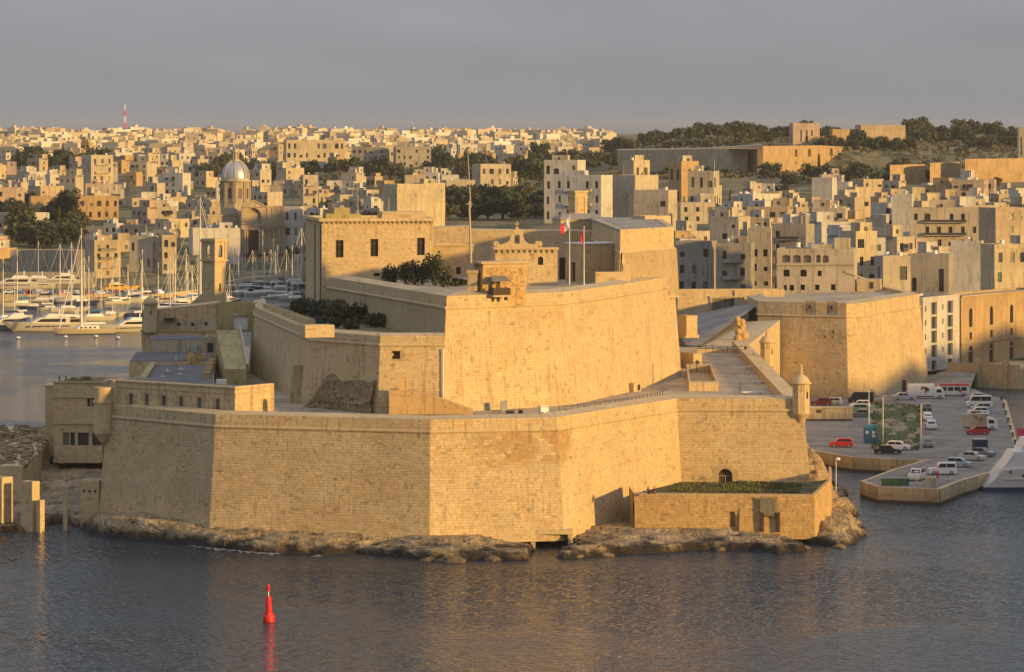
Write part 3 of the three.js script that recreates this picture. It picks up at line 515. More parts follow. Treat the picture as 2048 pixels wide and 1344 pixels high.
// ---- long grey rear parapet and stepped blocks behind
{
  const o = thing('rear_parapet', 'long grey stone parapet behind the chapel bell gable', 'fort wall'), mb = new MB();
  const A = (px, py, D) => at(px, py, D); const D = 690;
  for (const [a, b, ta, tb, bo] of [[866, 938, 455, 452, 490], [930, 1192, 459, 462, 495]]) { const w0 = A(a, bo, D), w1 = A(b, bo, D), t0 = A(a, ta, D), t1 = A(b, tb, D); w0.y = w1.y = 30; const st = new MB(); st.quad(w0, w1, t1, t0, .75); courses(st, w0, w1, t1, t0, { seed: a, tint: patch(401, .54) }); stuffPart(o, 'block_facing', st, M.limeGrey); const t0b = t0.clone().add(V(0, .1, -4)), t1b = t1.clone().add(V(0, .1, -4)); const cp = new MB(); cp.quad(t0, t1, t1b, t0b, 1.05).quad(t1b, V(t1b.x, 28, t1b.z), V(t0b.x, 28, t0b.z), t0b, .9); part(o, 'coping', cp, M.limeGrey); }
}
{ // high block at the right end, same battered corner as the bastion below
  const o = thing('high_keep', 'high plain golden keep block with string course at the right end', 'fort wall');
  const pl = [lv2(1215, 505, 37.0), lv2(1240, 506, 37.0), lv2(1349, 498, 37.0)], Yk = 37.0; const D1 = -pl[2].y;
  const pts = [p2(XA(1188, 668), -690), p2(XA(1240, 612), -612), p2(XA(1349, 632), -632), p2(XA(1349, 632) + .2, -700)];
  rampart(o, pts, { y0: 29, yc: YA(501, 622), yt: YA(455, 625), seed: 91, batter: .1, thick: 1, inner: 6, m: M.lime, capSlope: .05, panels: { 0: { tone: [.98, .98, .98], vary: .1 }, 1: { vary: .1, tone: [1.02, 1.02, 1] }, 2: { plain: true } } });
  const rf = new MB(); rf.prism(pts.map(q => p2(q.x, q.y - .3)).concat([p2(XA(1188, 690), -705)]), YA(455, 625) - .5, YA(455, 625) - .06, 1); part(o, 'roof', rf, M.roofPale);
}
{ // square lookout tower and its pavilion
  const D = 720, o = thing('lookout_tower', 'square pale lookout tower above the flags', 'tower', [XA(1156, D), 36, -D], R(28)); const w = 2.5, h = YA(384, D) - 36;
  stoneHouse(o, { w, d: w, h, block: 0, m: M.lime }); part(o, 'cap', join([boxG(w + .4, .35, w + .4, 0, h + .1, 0), boxG(w + .25, .2, w + .25, 0, h - .9, 0)]), M.lime); const pl = new MB(); for (const s of [-1, 1]) pl.box(s * .75 - .12, s * .75 + .12, 0, h - 1, w / 2, w / 2 + .1, 1).box(w / 2, w / 2 + .1, 0, h - 1, s * .75 - .12, s * .75 + .12, 1); part(o, 'pilaster', pl, M.lime);
  const D2 = 700, o2 = thing('tower_pavilion', 'low golden pavilion with sloping roof beneath the lookout tower', 'building', [XA(1158, D2), 35, -D2 - 5], R(12)), h2 = YA(430, D2) - 35;
  stoneHouse(o2, { w: 8.0, d: 7, h: h2 - .8, holes: { front: [[.9, 2.0, 1.5, 3.4]] }, m: M.lime }); const rf = new MB(); rf.quad(V(-4.2, h2 - .8, 3.8), V(4.2, h2 - .8, 3.8), V(3, h2 + .2, 0), V(-3, h2 + .2, 0), 1).quad(V(4.2, h2 - .8, -3.8), V(-4.2, h2 - .8, -3.8), V(-3, h2 + .2, 0), V(3, h2 + .2, 0), 1).tri(V(4.2, h2 - .8, 3.8), V(4.2, h2 - .8, -3.8), V(3, h2 + .2, 0), 1).tri(V(-4.2, h2 - .8, -3.8), V(-4.2, h2 - .8, 3.8), V(-3, h2 + .2, 0), 1); part(o2, 'hipped_roof', rf, M.roofPale);
  const D3 = 690, o3 = thing('roof_block', 'plain orange roof block with one slit at the keep corner', 'building', [XA(1302, D3), 37, -D3], R(32)), h3 = YA(431, D3) - 37;
  stoneHouse(o3, { w: 5.4, d: 4.2, h: h3, holes: { right: [[1.8, 1.6, 2.05, 2.6]] }, m: M.lime });
}
// ---- chapel with bell gable
{
  const D = 612, yb = 31.5, o = thing('fort_chapel', 'small golden chapel with a scrolled bell gable and corbels', 'chapel', [XA(1048, D), yb, -D - 5], R(4)), w = (1111 - 986) * D / FOC, h = YA(497, D) - yb;
  const wx = px => (px - 986) * D / FOC; const a1 = wx(1077);
  stoneHouse(o, { w, d: 10, h, holes: { front: [{ loop: archPath(a1 - .42, YA(530, D) - yb, a1 + .42, YA(513, D) - yb) }] }, block: 1, seed: 15, pane: M.dark });
  part(o, 'cornice', boxG(w + .4, .35, .5, 0, h, 5.2), M.lime); for (let k = 0; k < 11; k++) part(o, 'corbel', boxG(.28, .4, .3, -w / 2 + .5 + k * (w - 1) / 10, h - .42, 5.15), M.lime);
  const gx = wx(1030) - w / 2, sh = new THREE.Shape(); sh.moveTo(gx - 3.2, h + .17); sh.lineTo(gx - 3.2, h + .75); sh.quadraticCurveTo(gx - 1.2, h + .4, gx - .95, h + 1.9); sh.lineTo(gx - .95, h + 2.6); sh.lineTo(gx, h + 3.1); sh.lineTo(gx + .95, h + 2.6); sh.lineTo(gx + .95, h + 1.9); sh.quadraticCurveTo(gx + 1.2, h + .4, gx + 3.2, h + .75); sh.lineTo(gx + 3.2, h + .17); sh.closePath();
  sh.holes.push(new THREE.Path(archPath(gx - .42, h + .75, gx + .42, h + 2.2))); const bg = new THREE.ExtrudeGeometry(sh, { depth: .7, bevelEnabled: false, curveSegments: 8 }).translate(0, 0, 4.5); part(o, 'bell_gable', bg, M.lime);
  const bell = part(o, 'bell', new THREE.LatheGeometry([[.3, 0], [.26, .1], [.2, .35], [.12, .5], [0, .55]].map(q => p2(...q)), 10).translate(gx, h + 1.15, 4.85), M.bronze);
  part(o, 'cross', join([boxG(.14, 1.1, .14, gx, h + 3.6, 4.85), boxG(.7, .14, .14, gx, h + 3.75, 4.85), boxG(.5, .3, .5, gx, h + 3.1, 4.85)]), M.lime);
  for (const s of [-1, 1]) part(o, 'volute', new THREE.CylinderGeometry(.42, .42, .6, 14).rotateX(Math.PI / 2).translate(gx + s * 3.2, h + .75, 4.85), M.lime);
  part(o, 'finial_urn', new THREE.LatheGeometry([[0, 0], [.25, 0], [.12, .2], [.3, .6], [.1, .9], [0, 1]].map(q => p2(...q)), 8).translate(w / 2 - 2.6, h + .17, 4.9), M.lime);
  const D2 = 622, o2 = thing('flag_court_house', 'flat roofed golden house behind the flagpoles with white roof edge', 'building', [XA(1190, D2), yb, -D2 - 5], R(26)), h2 = YA(489, D2) - yb;
  stoneHouse(o2, { w: 7.4, d: 5.5, h: h2, holes: { left: [[2, 0.2, 3.4, 3.2]], front: [[5.6, 1, 5.8, 3.9]] }, block: 1, seed: 25 }); part(o2, 'roof_edge', boxG(7.8, .22, 5.9, 0, h2 + .1, 0), M.white);
  const D3 = 640, o3 = thing('dark_passage', 'dark recessed entrance between chapel and flag court house', 'building', [XA(1122, D3), yb, -D3], 0); stoneHouse(o3, { w: 3.4, d: 6, h: 4.9, holes: { front: [Object.assign([1.4, 0.1, 2.6, 3.6], { name: 'door', m: M.brown })] }, m: M.limeGrey });
  const o4 = thing('court_wall', 'low stepped wall beside the rounded bush on the fort top', 'wall', [XA(1222, 606), UTER - .3, -606], R(15)); part(o4, 'wall', boxG(5, 2.6, .6, 0, 1.3, 0), M.lime); part(o4, 'step', boxG(1.2, 3.8, .7, 2.5, 1.9, -.4), M.lime);
}
// ---- carved gateway panel with timber balcony
{
  const D = 561, yb = 30.9, w = (1042 - 955) * D / FOC / .93, h = YA(526, D) - yb, o = thing('armorial_gatehouse', 'carved armorial gatehouse block on the bastion edge behind the balcony', 'gatehouse', [XA(1000, D), yb, -D - 1.9], R(22));
  stoneHouse(o, { w, d: 3.4, h, m: M.limeOld }); part(o, 'cornice', join([boxG(w + .4, .3, 3.9, -.1, h + .05, 0), boxG(w, .35, 3.5, 0, h - .45, .05)]), M.lime);
  const cv = new MB(), r = rng(44); for (let k = 0; k < 150; k++) { const x = (r() - .5) * (w - .8), y = .8 + r() * (h - 1.7), s = .1 + r() * .16; if (Math.abs(x) < .9 && y < 2.2) continue; const e = .06 + r() * .12; cv.tri(V(x - s, y - s, 1.71), V(x + s, y - s * r(), 1.71), V(x, y, 1.71 + e)).tri(V(x + s, y - s * .5, 1.71), V(x + s * .4, y + s, 1.71), V(x, y, 1.71 + e)).tri(V(x + s * .4, y + s, 1.71), V(x - s, y + s * .6, 1.71), V(x, y, 1.71 + e)).tri(V(x - s, y + s * .6, 1.71), V(x - s, y - s, 1.71), V(x, y, 1.71 + e)); } stuffPart(o, 'carved_relief', cv, M.limeOld);
  part(o, 'doorway', boxG(1.1, 1.7, .1, -.3, 1.5, 1.72), M.brown);
  const b = thing('timber_balcony', 'dark brown timber balcony with grey canopy hung on the bastion edge', 'balcony', [XA(1000, 559.4), YA(590, 559.4), -559.4], R(24));
  const fl = new MB(); fl.box(-1.3, 1.3, -.25, 0, -1.2, .75); part(b, 'floor', fl, M.lime); for (const x of [-.3, .85]) part(b, 'bracket', new MB().box(x - .12, x + .12, -.75, -.25, -.2, .45), M.brown);
  const rail = new MB(); rail.box(-1.3, 1.3, .9, 1.02, .62, .74).box(-1.3, -1.2, 0, 1, -1.1, .74).box(1.2, 1.3, 0, 1, -1.1, .74); part(b, 'handrail', rail, M.brown); for (let k = 0; k < 11; k++) part(b, 'baluster', boxG(.2, .9, .06, -1.15 + k * .23, .45, .68), M.brown);
  const cn = new MB(); cn.quad(V(-1.5, 1.95, .9), V(1.35, 1.95, .9), V(1.25, 2.65, -.9), V(-1.0, 2.65, -.9), 1).quad(V(1.35, 1.9, .9), V(-1.5, 1.9, .9), V(-1.0, 2.6, -.9), V(1.25, 2.6, -.9), .8).quad(V(-1.5, 1.9, .9), V(1.35, 1.9, .9), V(1.35, 1.95, .9), V(-1.5, 1.95, .9), 1).tri(V(-1.5, 1.95, .9), V(-1, 2.65, -.9), V(-1.3, 1.9, -.9), .9); part(b, 'canopy', cn, M.greyWood); part(b, 'post', new MB().box(-.35, .2, 0, 2.0, -.5, -.35), M.brown);
  const tw = thing('gatehouse_side_pier', 'dark shaded pier at the left of the carved gatehouse', 'pier', [XA(946, 560), 30.8, -561], R(-10)); part(tw, 'shaft', boxG(1.3, 4.6, 1.3, 0, 2.3, 0), M.limeGrey); part(tw, 'cap', boxG(1.6, .4, 1.6, 0, 4.7, 0), M.limeGrey);
}
// ---- masts and flags
{
  const D = 561.5, b = at(944, 583, D), t = at(935, 292, D), o = thing('signal_mast', 'tall weathered signal mast with a cross yard at the gatehouse', 'mast', [b.x, b.y, b.z]); const top = t.clone().sub(b), up = s => top.clone().multiplyScalar(s);
  part(o, 'lower_mast', new MB().bar(V(0, -1, 0), up(.62), .2, .14, 8), M.mastWood); part(o, 'topmast', new MB().bar(up(.58).add(V(.18, 0, 0)), up(1), .1, .04, 8), M.mastWood);
  part(o, 'yard', new MB().bar(up(.77).add(V(-2.2, .15, 0)), up(.77).add(V(.4, -.1, 0)), .06, .05, 6), M.mastWood); part(o, 'crosstree', boxG(.9, .12, .5, up(.6).x, up(.6).y, 0), M.mastWood);
  const pole = (px, pyT, pyB, D2, label) => { const q = at(px, pyB, D2), hh = (pyB - pyT) * D2 / FOC, f = thing('flagpole', label, 'flagpole', [q.x, q.y, q.z], 0, 'white flagpoles on the bastion'); part(f, 'pole', new MB().bar(V(0, -.6, 0), V(0, hh, 0), .09, .05, 8), M.white); part(f, 'truck', new THREE.SphereGeometry(.11, 8, 6).translate(0, hh + .05, 0), M.white); return [f, hh, q]; };
  const [, h1, q1] = pole(1139, 433, 561, 578, 'white flagpole flying the white and red flag'); const [, h2, q2] = pole(1168, 455, 562, 584, 'white flagpole with the narrow furled red flag');
  const flag = (w, h, nx, ny, fn) => { const g = new THREE.PlaneGeometry(1, 1, nx, ny), p = g.attributes.position; for (let i = 0; i < p.count; i++) { const u = p.getX(i) + .5, v = .5 - p.getY(i); p.setXYZ(i, ...fn(u, v)); } g.computeVertexNormals(); return g; };
  const f1 = thing('national_flag', 'drooping white and red flag on the taller flagpole', 'flag', [q1.x, q1.y + h1, q1.z]);
  const fn1 = (u0, u1) => flag(1, 1, 12, 12, (u, v) => { const k = lerp(u0, u1, u); return [-.1 - k * 1.15 - .05 * Math.sin(v * 5), -.2 - v * 1.45 - k * 1.15 - .1 * k * Math.sin(v * 4), .22 * Math.sin(k * 7 + v * 2) * (.3 + k)]; });
  part(f1, 'white_half', fn1(0, .55), M.whiteCloth); part(f1, 'red_half', fn1(.55, 1), M.redCloth);
  const f2 = thing('order_flag', 'limp dark red flag hanging along the shorter flagpole', 'flag', [q2.x, q2.y + h2, q2.z]); part(f2, 'cloth', flag(1, 1, 8, 10, (u, v) => [-.08 - u * .42 * Math.sin(v * 2.6 + .4), -.25 - v * 1.9 - u * .5, .2 * Math.sin(u * 6 + v * 3) * u]), M.redCloth);
}

// ================================================================ left side of the fort
{ // casemate block on the left bastion
  const a = lv2(222, 760, 20.55), b = lv2(470, 775, 20.55), c = lv2(545, 768, 20.55), o = thing('casemate_block', 'long low barrack block with slit windows on the shaded left bastion', 'building'), Yt = 20.55, Y0 = 15.6;
  const seg = (p, q, holes, m, tone, seed, nm) => { const a0 = V(p.x, Y0, p.y), b0 = V(q.x, Y0, q.y), b1 = V(q.x, Yt, q.y), a1 = V(p.x, Yt, p.y), mb = new MB(), fr = planeWithHoles(mb, a0, b0, b1, a1, holes.map(h => h.loop), .5, .74); part(o, 'wall', mb, m); const st = new MB(); courses(st, a0, b0, b1, a1, { seed, tone, skip: (u, v, w, h) => holes.some(k => { const xs = k.loop.map(z => z.x), ys = k.loop.map(z => z.y); return u + w / 2 > Math.min(...xs) && u - w / 2 < Math.max(...xs) && v + h / 2 > Math.min(...ys) && v - h / 2 < Math.max(...ys); }) }); stuffPart(o, 'block_facing', st, m); for (const k of holes) { const f = openingFill(o, fr, k.loop, k.d ?? .4, k.m ?? M.greyWood, k.name ?? 'window'); if (k.label) f.userData.label = k.label; } };
  const w1 = a.distanceTo(b), fx = px => (px - 222) / 248 * w1, hs = [263, 295, 329, 364, 400, 436].map((px, i) => ({ loop: rectPath(fx(px) - .38, 1.3, fx(px) + .38, 3.25), m: i ? M.greyWood : M.dark, d: i ? .25 : .5, label: i ? undefined : 'dark open window' }));
  seg(a, b, hs, M.lime, [1, 1, 1], 201);
  const w2 = b.distanceTo(c); seg(b, c, [{ loop: archPath(w2 * .80 - .55, .3, w2 * .80 + .55, 3.0), m: M.teal, d: .3, name: 'door' }], M.lime, [1, 1, 1], 203);
  const tops = [a, b, c, p2(c.x - 13, c.y - 9), p2(a.x + 2, a.y - 13)]; const rf = new MB(); rf.prism(tops.map((q, i) => p2(q.x, q.y - .25)), 15.6, Yt - .35, 1); part(o, 'roof', rf, M.roofGrey);
  const cp = new MB(); ropeCourse(cp, [a, b, c], Yt - .85, .12, .9, 0); ropeCourse(cp, [a, b, c], Yt - .05, .18, .98, 0); part(o, 'cornice', cp, M.lime);
  const cop = new MB(); for (const [p, q] of [[a, b], [b, c]]) { const n = p2(-(q.y - p.y), q.x - p.x).normalize(); cop.quad(V(p.x + n.x * .1, Yt + .08, p.y + n.y * .1), V(q.x + n.x * .1, Yt + .08, q.y + n.y * .1), V(q.x - n.x * .6, Yt + .1, q.y - n.y * .6), V(p.x - n.x * .6, Yt + .1, p.y - n.y * .6), 1).quad(V(q.x - n.x * .6, Yt + .1, q.y - n.y * .6), V(q.x - n.x * .6, Yt - .5, q.y - n.y * .6), V(p.x - n.x * .6, Yt - .5, p.y - n.y * .6), V(p.x - n.x * .6, Yt + .1, p.y - n.y * .6), 1); } part(o, 'coping', cop, M.lime);
  for (const [px, t] of [[0, a.clone().lerp(b, .04)], [1, b.clone().lerp(c, .42)], [2, b.clone().lerp(c, .97)]]) part(o, 'pilaster', new MB().box(t.x - .35, t.x + .35, Y0, Yt + .1, t.y - .3, t.y + .22, 1), M.lime);
}
{ // seafront house at far left
  const D = 610, w = (212 - 113) * D / FOC, yb = 4.6, h = YA(764, D) - yb, o = thing('seafront_house', 'two storey grey stone house with ground floor openings by the left water', 'building', [XA(162, D), yb, -D - 6.5], R(-4)), fx = px => (px - 113) * D / FOC, fy = py => YA(py, D) - yb;
  const A = (x0, x1, t, b) => ({ loop: rectPath(fx(x0), fy(b), fx(x1), fy(t)), m: M.dark });
  stoneHouse(o, { w, d: 13, h, holes: { front: [{ loop: archPath(fx(181), fy(813), fx(187.5), fy(796)), m: M.dark }, { loop: archPath(fx(189.5), fy(813), fx(196), fy(796)), m: M.dark }, A(147, 156, 865, 891), A(162, 184, 865, 891), A(191, 211, 865, 891), Object.assign(A(132, 145, 865, 891), { m: M.greyWood })] }, block: 1, seed: 41, m: M.limeGrey, roof: M.roofGrey, paneD: .45 });
  part(o, 'string_band', join([boxG(w + .2, .18, .25, 0, fy(847), 6.6), boxG(w + .2, .2, .25, 0, fy(794), 6.6), boxG(w + .3, .25, .35, 0, h, 6.55)]), M.limeGrey);
  for (const x of [fx(124) - w / 2, fx(137) - w / 2]) part(o, 'roof_bollard', new MB().bar(V(x, h, 6), V(x, h + .9, 6), .12, .1, 6), M.darkMetal);
  part(o, 'roof_rubble', (() => { const m = new MB(), r = rng(8); for (let k = 0; k < 18; k++) { const x = -w / 2 + 2.2 + r() * 2.8, z = 2 + r() * 4; m.box(x, x + .4 + r() * .8, h - .5, h + .2 + r() * .5, z, z + .4 + r() * .7, .55 + r() * .3); } return m; })(), M.rock);
  const tur = thing('corner_buttress', 'rounded pale corner buttress between seafront house and barrack block', 'buttress', [XA(207, 556), 13.2, -556]); part(tur, 'shaft', new THREE.CylinderGeometry(1.35, 1.35, 6.4, 16).translate(0, 3.2, 0), M.lime); part(tur, 'band', new THREE.CylinderGeometry(1.5, 1.5, .35, 16).translate(0, 4.4, 0), M.lime); part(tur, 'corbel', new THREE.CylinderGeometry(1.35, .5, 1.2, 16).translate(0, -.6, 0), M.lime);
  const sh = new MB(), o2 = thing('side_annex', 'lower grey annex left of the seafront house', 'building', [XA(104, 620), 4, -624]); part(o2, 'wall', sh.box(-1.3, 1.3, 0, 11.5, -6, 2, .95), M.limeGrey); part(o2, 'coping', boxG(2.9, .3, 8.3, 0, 11.6, -2), M.limeGrey);
}
{ // stepped flat roofs behind the barrack block
  const blk = (name, label, px0, px1, D0, D1, Yt, Yb, m, roof, extra) => { const o = thing(name, label, 'building'), mb = new MB(), a = XA(px0, D0), b = XA(px1, D0), a2 = XA(px0 + (extra?.skew ?? 0), D1), b2 = XA(px1 + (extra?.skew2 ?? 0), D1); const q = [p2(a, -D0), p2(b, -D0), p2(b2, -D1), p2(a2, -D1)]; mb.prism(q, Yb, Yt - .05, 1); part(o, 'wall', mb, m); const rf = new MB(); rf.prism(q.map(v => p2(lerp(v.x, (a + b) / 2, .02), v.y)), Yt - .06, Yt, 1); part(o, 'roof', rf, roof); return o; };
  const o1 = blk('grey_roof_building', 'wide dark grey flat roof just behind the barrack block', 276, 428, 575, 629, 18.5, 15, M.limeGrey, M.roofGrey, { skew: 24 });
  const cp = new MB(); { const a = V(XA(270, 575), 0, -575), b = V(XA(300, 629), 0, -629); cp.quad(V(a.x, 18.9, a.z), V(a.x + 1.0, 18.9, a.z), V(b.x + 1, 18.9, b.z), V(b.x, 18.9, b.z), 1).quad(V(a.x + 1, 18.9, a.z), V(a.x + 1, 18, a.z), V(b.x + 1, 18, b.z), V(b.x + 1, 18.9, b.z), 1).quad(V(a.x, 15, a.z), V(a.x, 18.9, a.z), V(b.x, 18.9, b.z), V(b.x, 15, b.z), 1); } part(o1, 'parapet', cp, M.yellowRender);
  for (const [px, py] of [[335, 744], [325, 754], [362, 740], [360, 750]]) { const v = lv(px, py, 18.5); part(o1, 'roof_vent', join([boxG(.9, .12, .5, v.x, 18.62, v.z), boxG(.1, .5, .1, v.x, 18.8, v.z)]), M.white); }
  const o2 = blk('middle_roof_building', 'second dark grey flat roof step toward the bell tower', 258, 428, 631, 657, 18.95, 14, M.limeGrey, M.roofGrey, { skew: 12 }); const v = lv(352, 722, 18.9); part(o2, 'roof_vent', boxG(.15, .9, .15, v.x, 19.3, v.z), M.white);
  const o3 = blk('white_shed', 'long whitewashed shed wall among the grey roofs', 303, 405, 658, 672, 20.95, 15, M.render, M.roofGrey); part(o3, 'cabinet', boxG(1.0, 1.25, .5, XA(387, 656), 19.5, -657.4), M.metal);
  const o4 = thing('roof_stair_hut', 'small tan stair hut with a black doorway', 'building', [XA(418, 655), 18.5, -660]); stoneHouse(o4, { w: 2.0, d: 5, h: 2.9, holes: { front: [Object.assign([.55, .1, 1.55, 1.9], { m: M.dark, name: 'door' })] }, m: M.render });
  const rb = thing('broken_wall', 'crumbled masonry stub beside the grey roof', 'wall'), mb = new MB(), r = rng(5); for (let k = 0; k < 14; k++) { const q = lv(372 + r() * 40, 716 + r() * 6, 19); mb.box(q.x - .4, q.x + .4, 18.5, 19.2 + r() * .8, q.z - .4, q.z + .4, .8 + r() * .3); } part(rb, 'rubble', mb, M.limeOld);
  const rb2 = thing('broken_wall', 'crumbled masonry ridge along right edge of the front grey roof', 'wall'), mb2 = new MB(); for (let k = 0; k < 22; k++) { const t = k / 21, q = lv(lerp(428, 412, t), lerp(722, 757, t), 18.5); mb2.box(q.x - .5, q.x + .5, 17, 18.8 + r() * .9, q.z - .7, q.z + .7, .75 + r() * .3); } part(rb2, 'rubble', mb2, M.limeOld);
  // upper battery wall with whitewashed lower band, tower and turret
  const D = 692, o5 = thing('inner_battery_wall', 'buff battery wall with whitewashed band and small dark windows below the bell tower', 'fort wall'), x = px => XA(px, D);
  const w5 = x(434) - x(284); const up = new MB(); const P = (px, py) => V(x(px), YA(py, D), -D);
  up.quad(P(284, 640), P(434, 640), P(434, 606), P(284, 622), .78); courses(up, P(318, 640), P(434, 640), P(434, 606), P(318, 618), { seed: 7, tone: [1, .96, .9] }); up.quad(P(284, 622), P(434, 606), P(434, 606).add(V(0, .1, -6)), P(284, 622).add(V(0, .1, -6)), 1).quad(P(434, 606).add(V(0, 0, -6)), P(434, 660).add(V(0, 0, -6)), P(284, 660).add(V(0, 0, -6)), P(284, 622).add(V(0, 0, -6)), 1); part(o5, 'upper_wall', up, M.lime);
  const lo = new MB(), hl = [[358, 649], [385, 649], [412, 648]].map(([px, py]) => { const u = x(px) - x(284), v = YA(py, D) - YA(661, D); return rectPath(u - .27, v - .3, u + .27, v + .35); }); const fr = planeWithHoles(lo, P(284, 661), P(434, 661), P(434, 640), P(284, 640), hl, .4, 1.02); part(o5, 'whitewashed_wall', lo, M.render); hl.forEach(h => openingFill(o5, fr, h, .35, M.dark));
  const bs = new MB(); bs.box(x(284), x(434), 13, YA(662, D), -D - 3, -D + .8, .95); part(o5, 'base_wall', bs, M.limeGrey); part(o5, 'string_course', boxG(w5 + .4, .35, .4, x(359), YA(662, D) + .1, -D + .75), M.limeOld); part(o5, 'awning', join([boxG(2.2, .12, 1.2, x(340), YA(636, D), -D + .8), boxG(1.3, .5, .8, x(340), YA(640, D), -D + .6)]), M.dark);
  const t = thing('watch_turret', 'weathered domed sentry turret beside the moored boats', 'turret', [x(302), YA(664, D), -D + .8]); part(t, 'shaft', new THREE.CylinderGeometry(1.15, 1.25, 5.3, 8).translate(0, 2.65, 0), M.limeGrey); part(t, 'cornice', new THREE.CylinderGeometry(1.4, 1.3, .3, 8).translate(0, 4.9, 0), M.limeGrey); part(t, 'dome', new THREE.LatheGeometry([[1.25, 0], [1.1, .5], [.7, .95], [.2, 1.2], [.15, 1.5], [0, 1.55]].map(q => p2(...q)), 12).translate(0, 5.05, 0), M.limeGrey); part(t, 'window', boxG(.3, .7, .1, .1, 3.4, 1.13), M.dark);
  // bell tower
  const D2 = 716, h2 = YA(476, D2) - 22, b = thing('belfry_tower', 'square stone tower with arched belfry and sunlit right face above the marina', 'tower', [XA(428, D2), 22, -D2], R(-37)); const w = 3.0;
  stoneHouse(b, { w, d: w, h: h2 - 3.9, holes: { right: [[1.2, 4.5, 1.7, 6.0]] }, block: 1, seed: 19, m: M.limeGrey, par: 0, paneD: .3 });
  for (const [k, a] of [['front', 0], ['right', 90], ['left', -90], ['back', 180]]) part(b, 'belfry_wall', slabWithHoles(rectPath(-w / 2 - (a % 180 ? -.35 : 0), 0, w / 2 - (a % 180 ? .35 : 0), 3.6), [archPath(-.55, .5, .55, 2.7)], .35).applyMatrix4(T(0, h2 - 3.9, 0, R(a)).multiply(T(0, 0, w / 2))), M.lime);
  part(b, 'cornice', join([boxG(w + .6, .3, w + .6, 0, h2 - 4.0, 0), boxG(w + .6, .35, w + .6, 0, h2 - .45, 0), boxG(w + .3, .25, w + .3, 0, h2 - .2, 0)]), M.lime);
  for (const [i, s] of [[0, [-1, 1]], [1, [1, 1]], [2, [-1, -1]], [3, [1, -1]]]) part(b, 'corner_pilaster', boxG(.5, 3.2, .5, s[0] * 1.38, h2 - 2.2, s[1] * 1.38), M.lime);
  const wg = new MB(); wg.prism([p2(-5.2, 1.2), p2(-1.4, 1.2), p2(-1.4, -1.2), p2(-5.2, -1.2)], 0, 1, 1); const fl = new MB(); fl.quad(V(-6.4, 0, 1), V(-1.4, 0, 1), V(-1.4, 4.6, 1), V(-6.4, 1.2, 1), 1).quad(V(-6.4, 1.2, 1), V(-1.4, 4.6, 1), V(-1.4, 4.6, -1), V(-6.4, 1.2, -1), 1); part(b, 'stair_flank', fl, M.limeGrey);
  // gatehouse slab and covered stair
  const D3 = 655, g = thing('plain_gatehouse', 'flat olive rendered gatehouse with white arched passage', 'gatehouse', [XA(471, D3), YA(664, D3), -D3 - 2.5], R(-2)); const gw = (511 - 433) * D3 / FOC, gh = (664 - 606) * D3 / FOC; const gx = px => (px - 433) * D3 / FOC, gy = py => YA(py, D3) - YA(664, D3);
  stoneHouse(g, { w: gw, d: 5, h: gh, holes: { front: [{ loop: rectPath(gx(470), gy(659), gx(497), gy(633)), m: M.white, name: 'gate_leaf' }] }, m: M.yellowRender, paneD: .15 }); part(g, 'gate_head', boxG(2.3, .5, .2, (gx(470) + gx(497)) / 2 - gw / 2, gy(629), 2.6), M.render);
  const s = thing('covered_stair', 'long sloping tan covered stair left of the dark ditch', 'building'), st = new MB(); const A = at(432, 660, 653), B = at(478, 660, 653), C = at(493, 738, 598), E = at(450, 738, 598); st.quad(E, C, B, A, 1); const dn = q => V(q.x, 15.8, q.z); st.quad(dn(E), dn(C), C, E, .95).quad(dn(C), dn(B), B, C, 1).quad(dn(A), dn(E), E, A, 1); part(s, 'body', st, M.yellowRender); const pr = new MB(); pr.quad(C, B, B.clone().add(V(0, .7, 0)), C.clone().add(V(0, .7, 0)), 1).quad(B, C, C.clone().add(V(.3, .7, 0)), B.clone().add(V(.3, .7, 0)), 1).quad(C.clone().add(V(0, .7, 0)), C.clone().add(V(.3, .7, 0)), B.clone().add(V(.3, .7, 0)), B.clone().add(V(0, .7, 0)), 1.1); part(s, 'parapet', pr, M.render);
  single('utility_box', 'pale utility box at the foot of the covered stair', 'cabinet', boxG(1.5, 1.3, 1.2, 0, .65, 0), M.white, undefined, [XA(443, 588), 17.4, -588]);
}
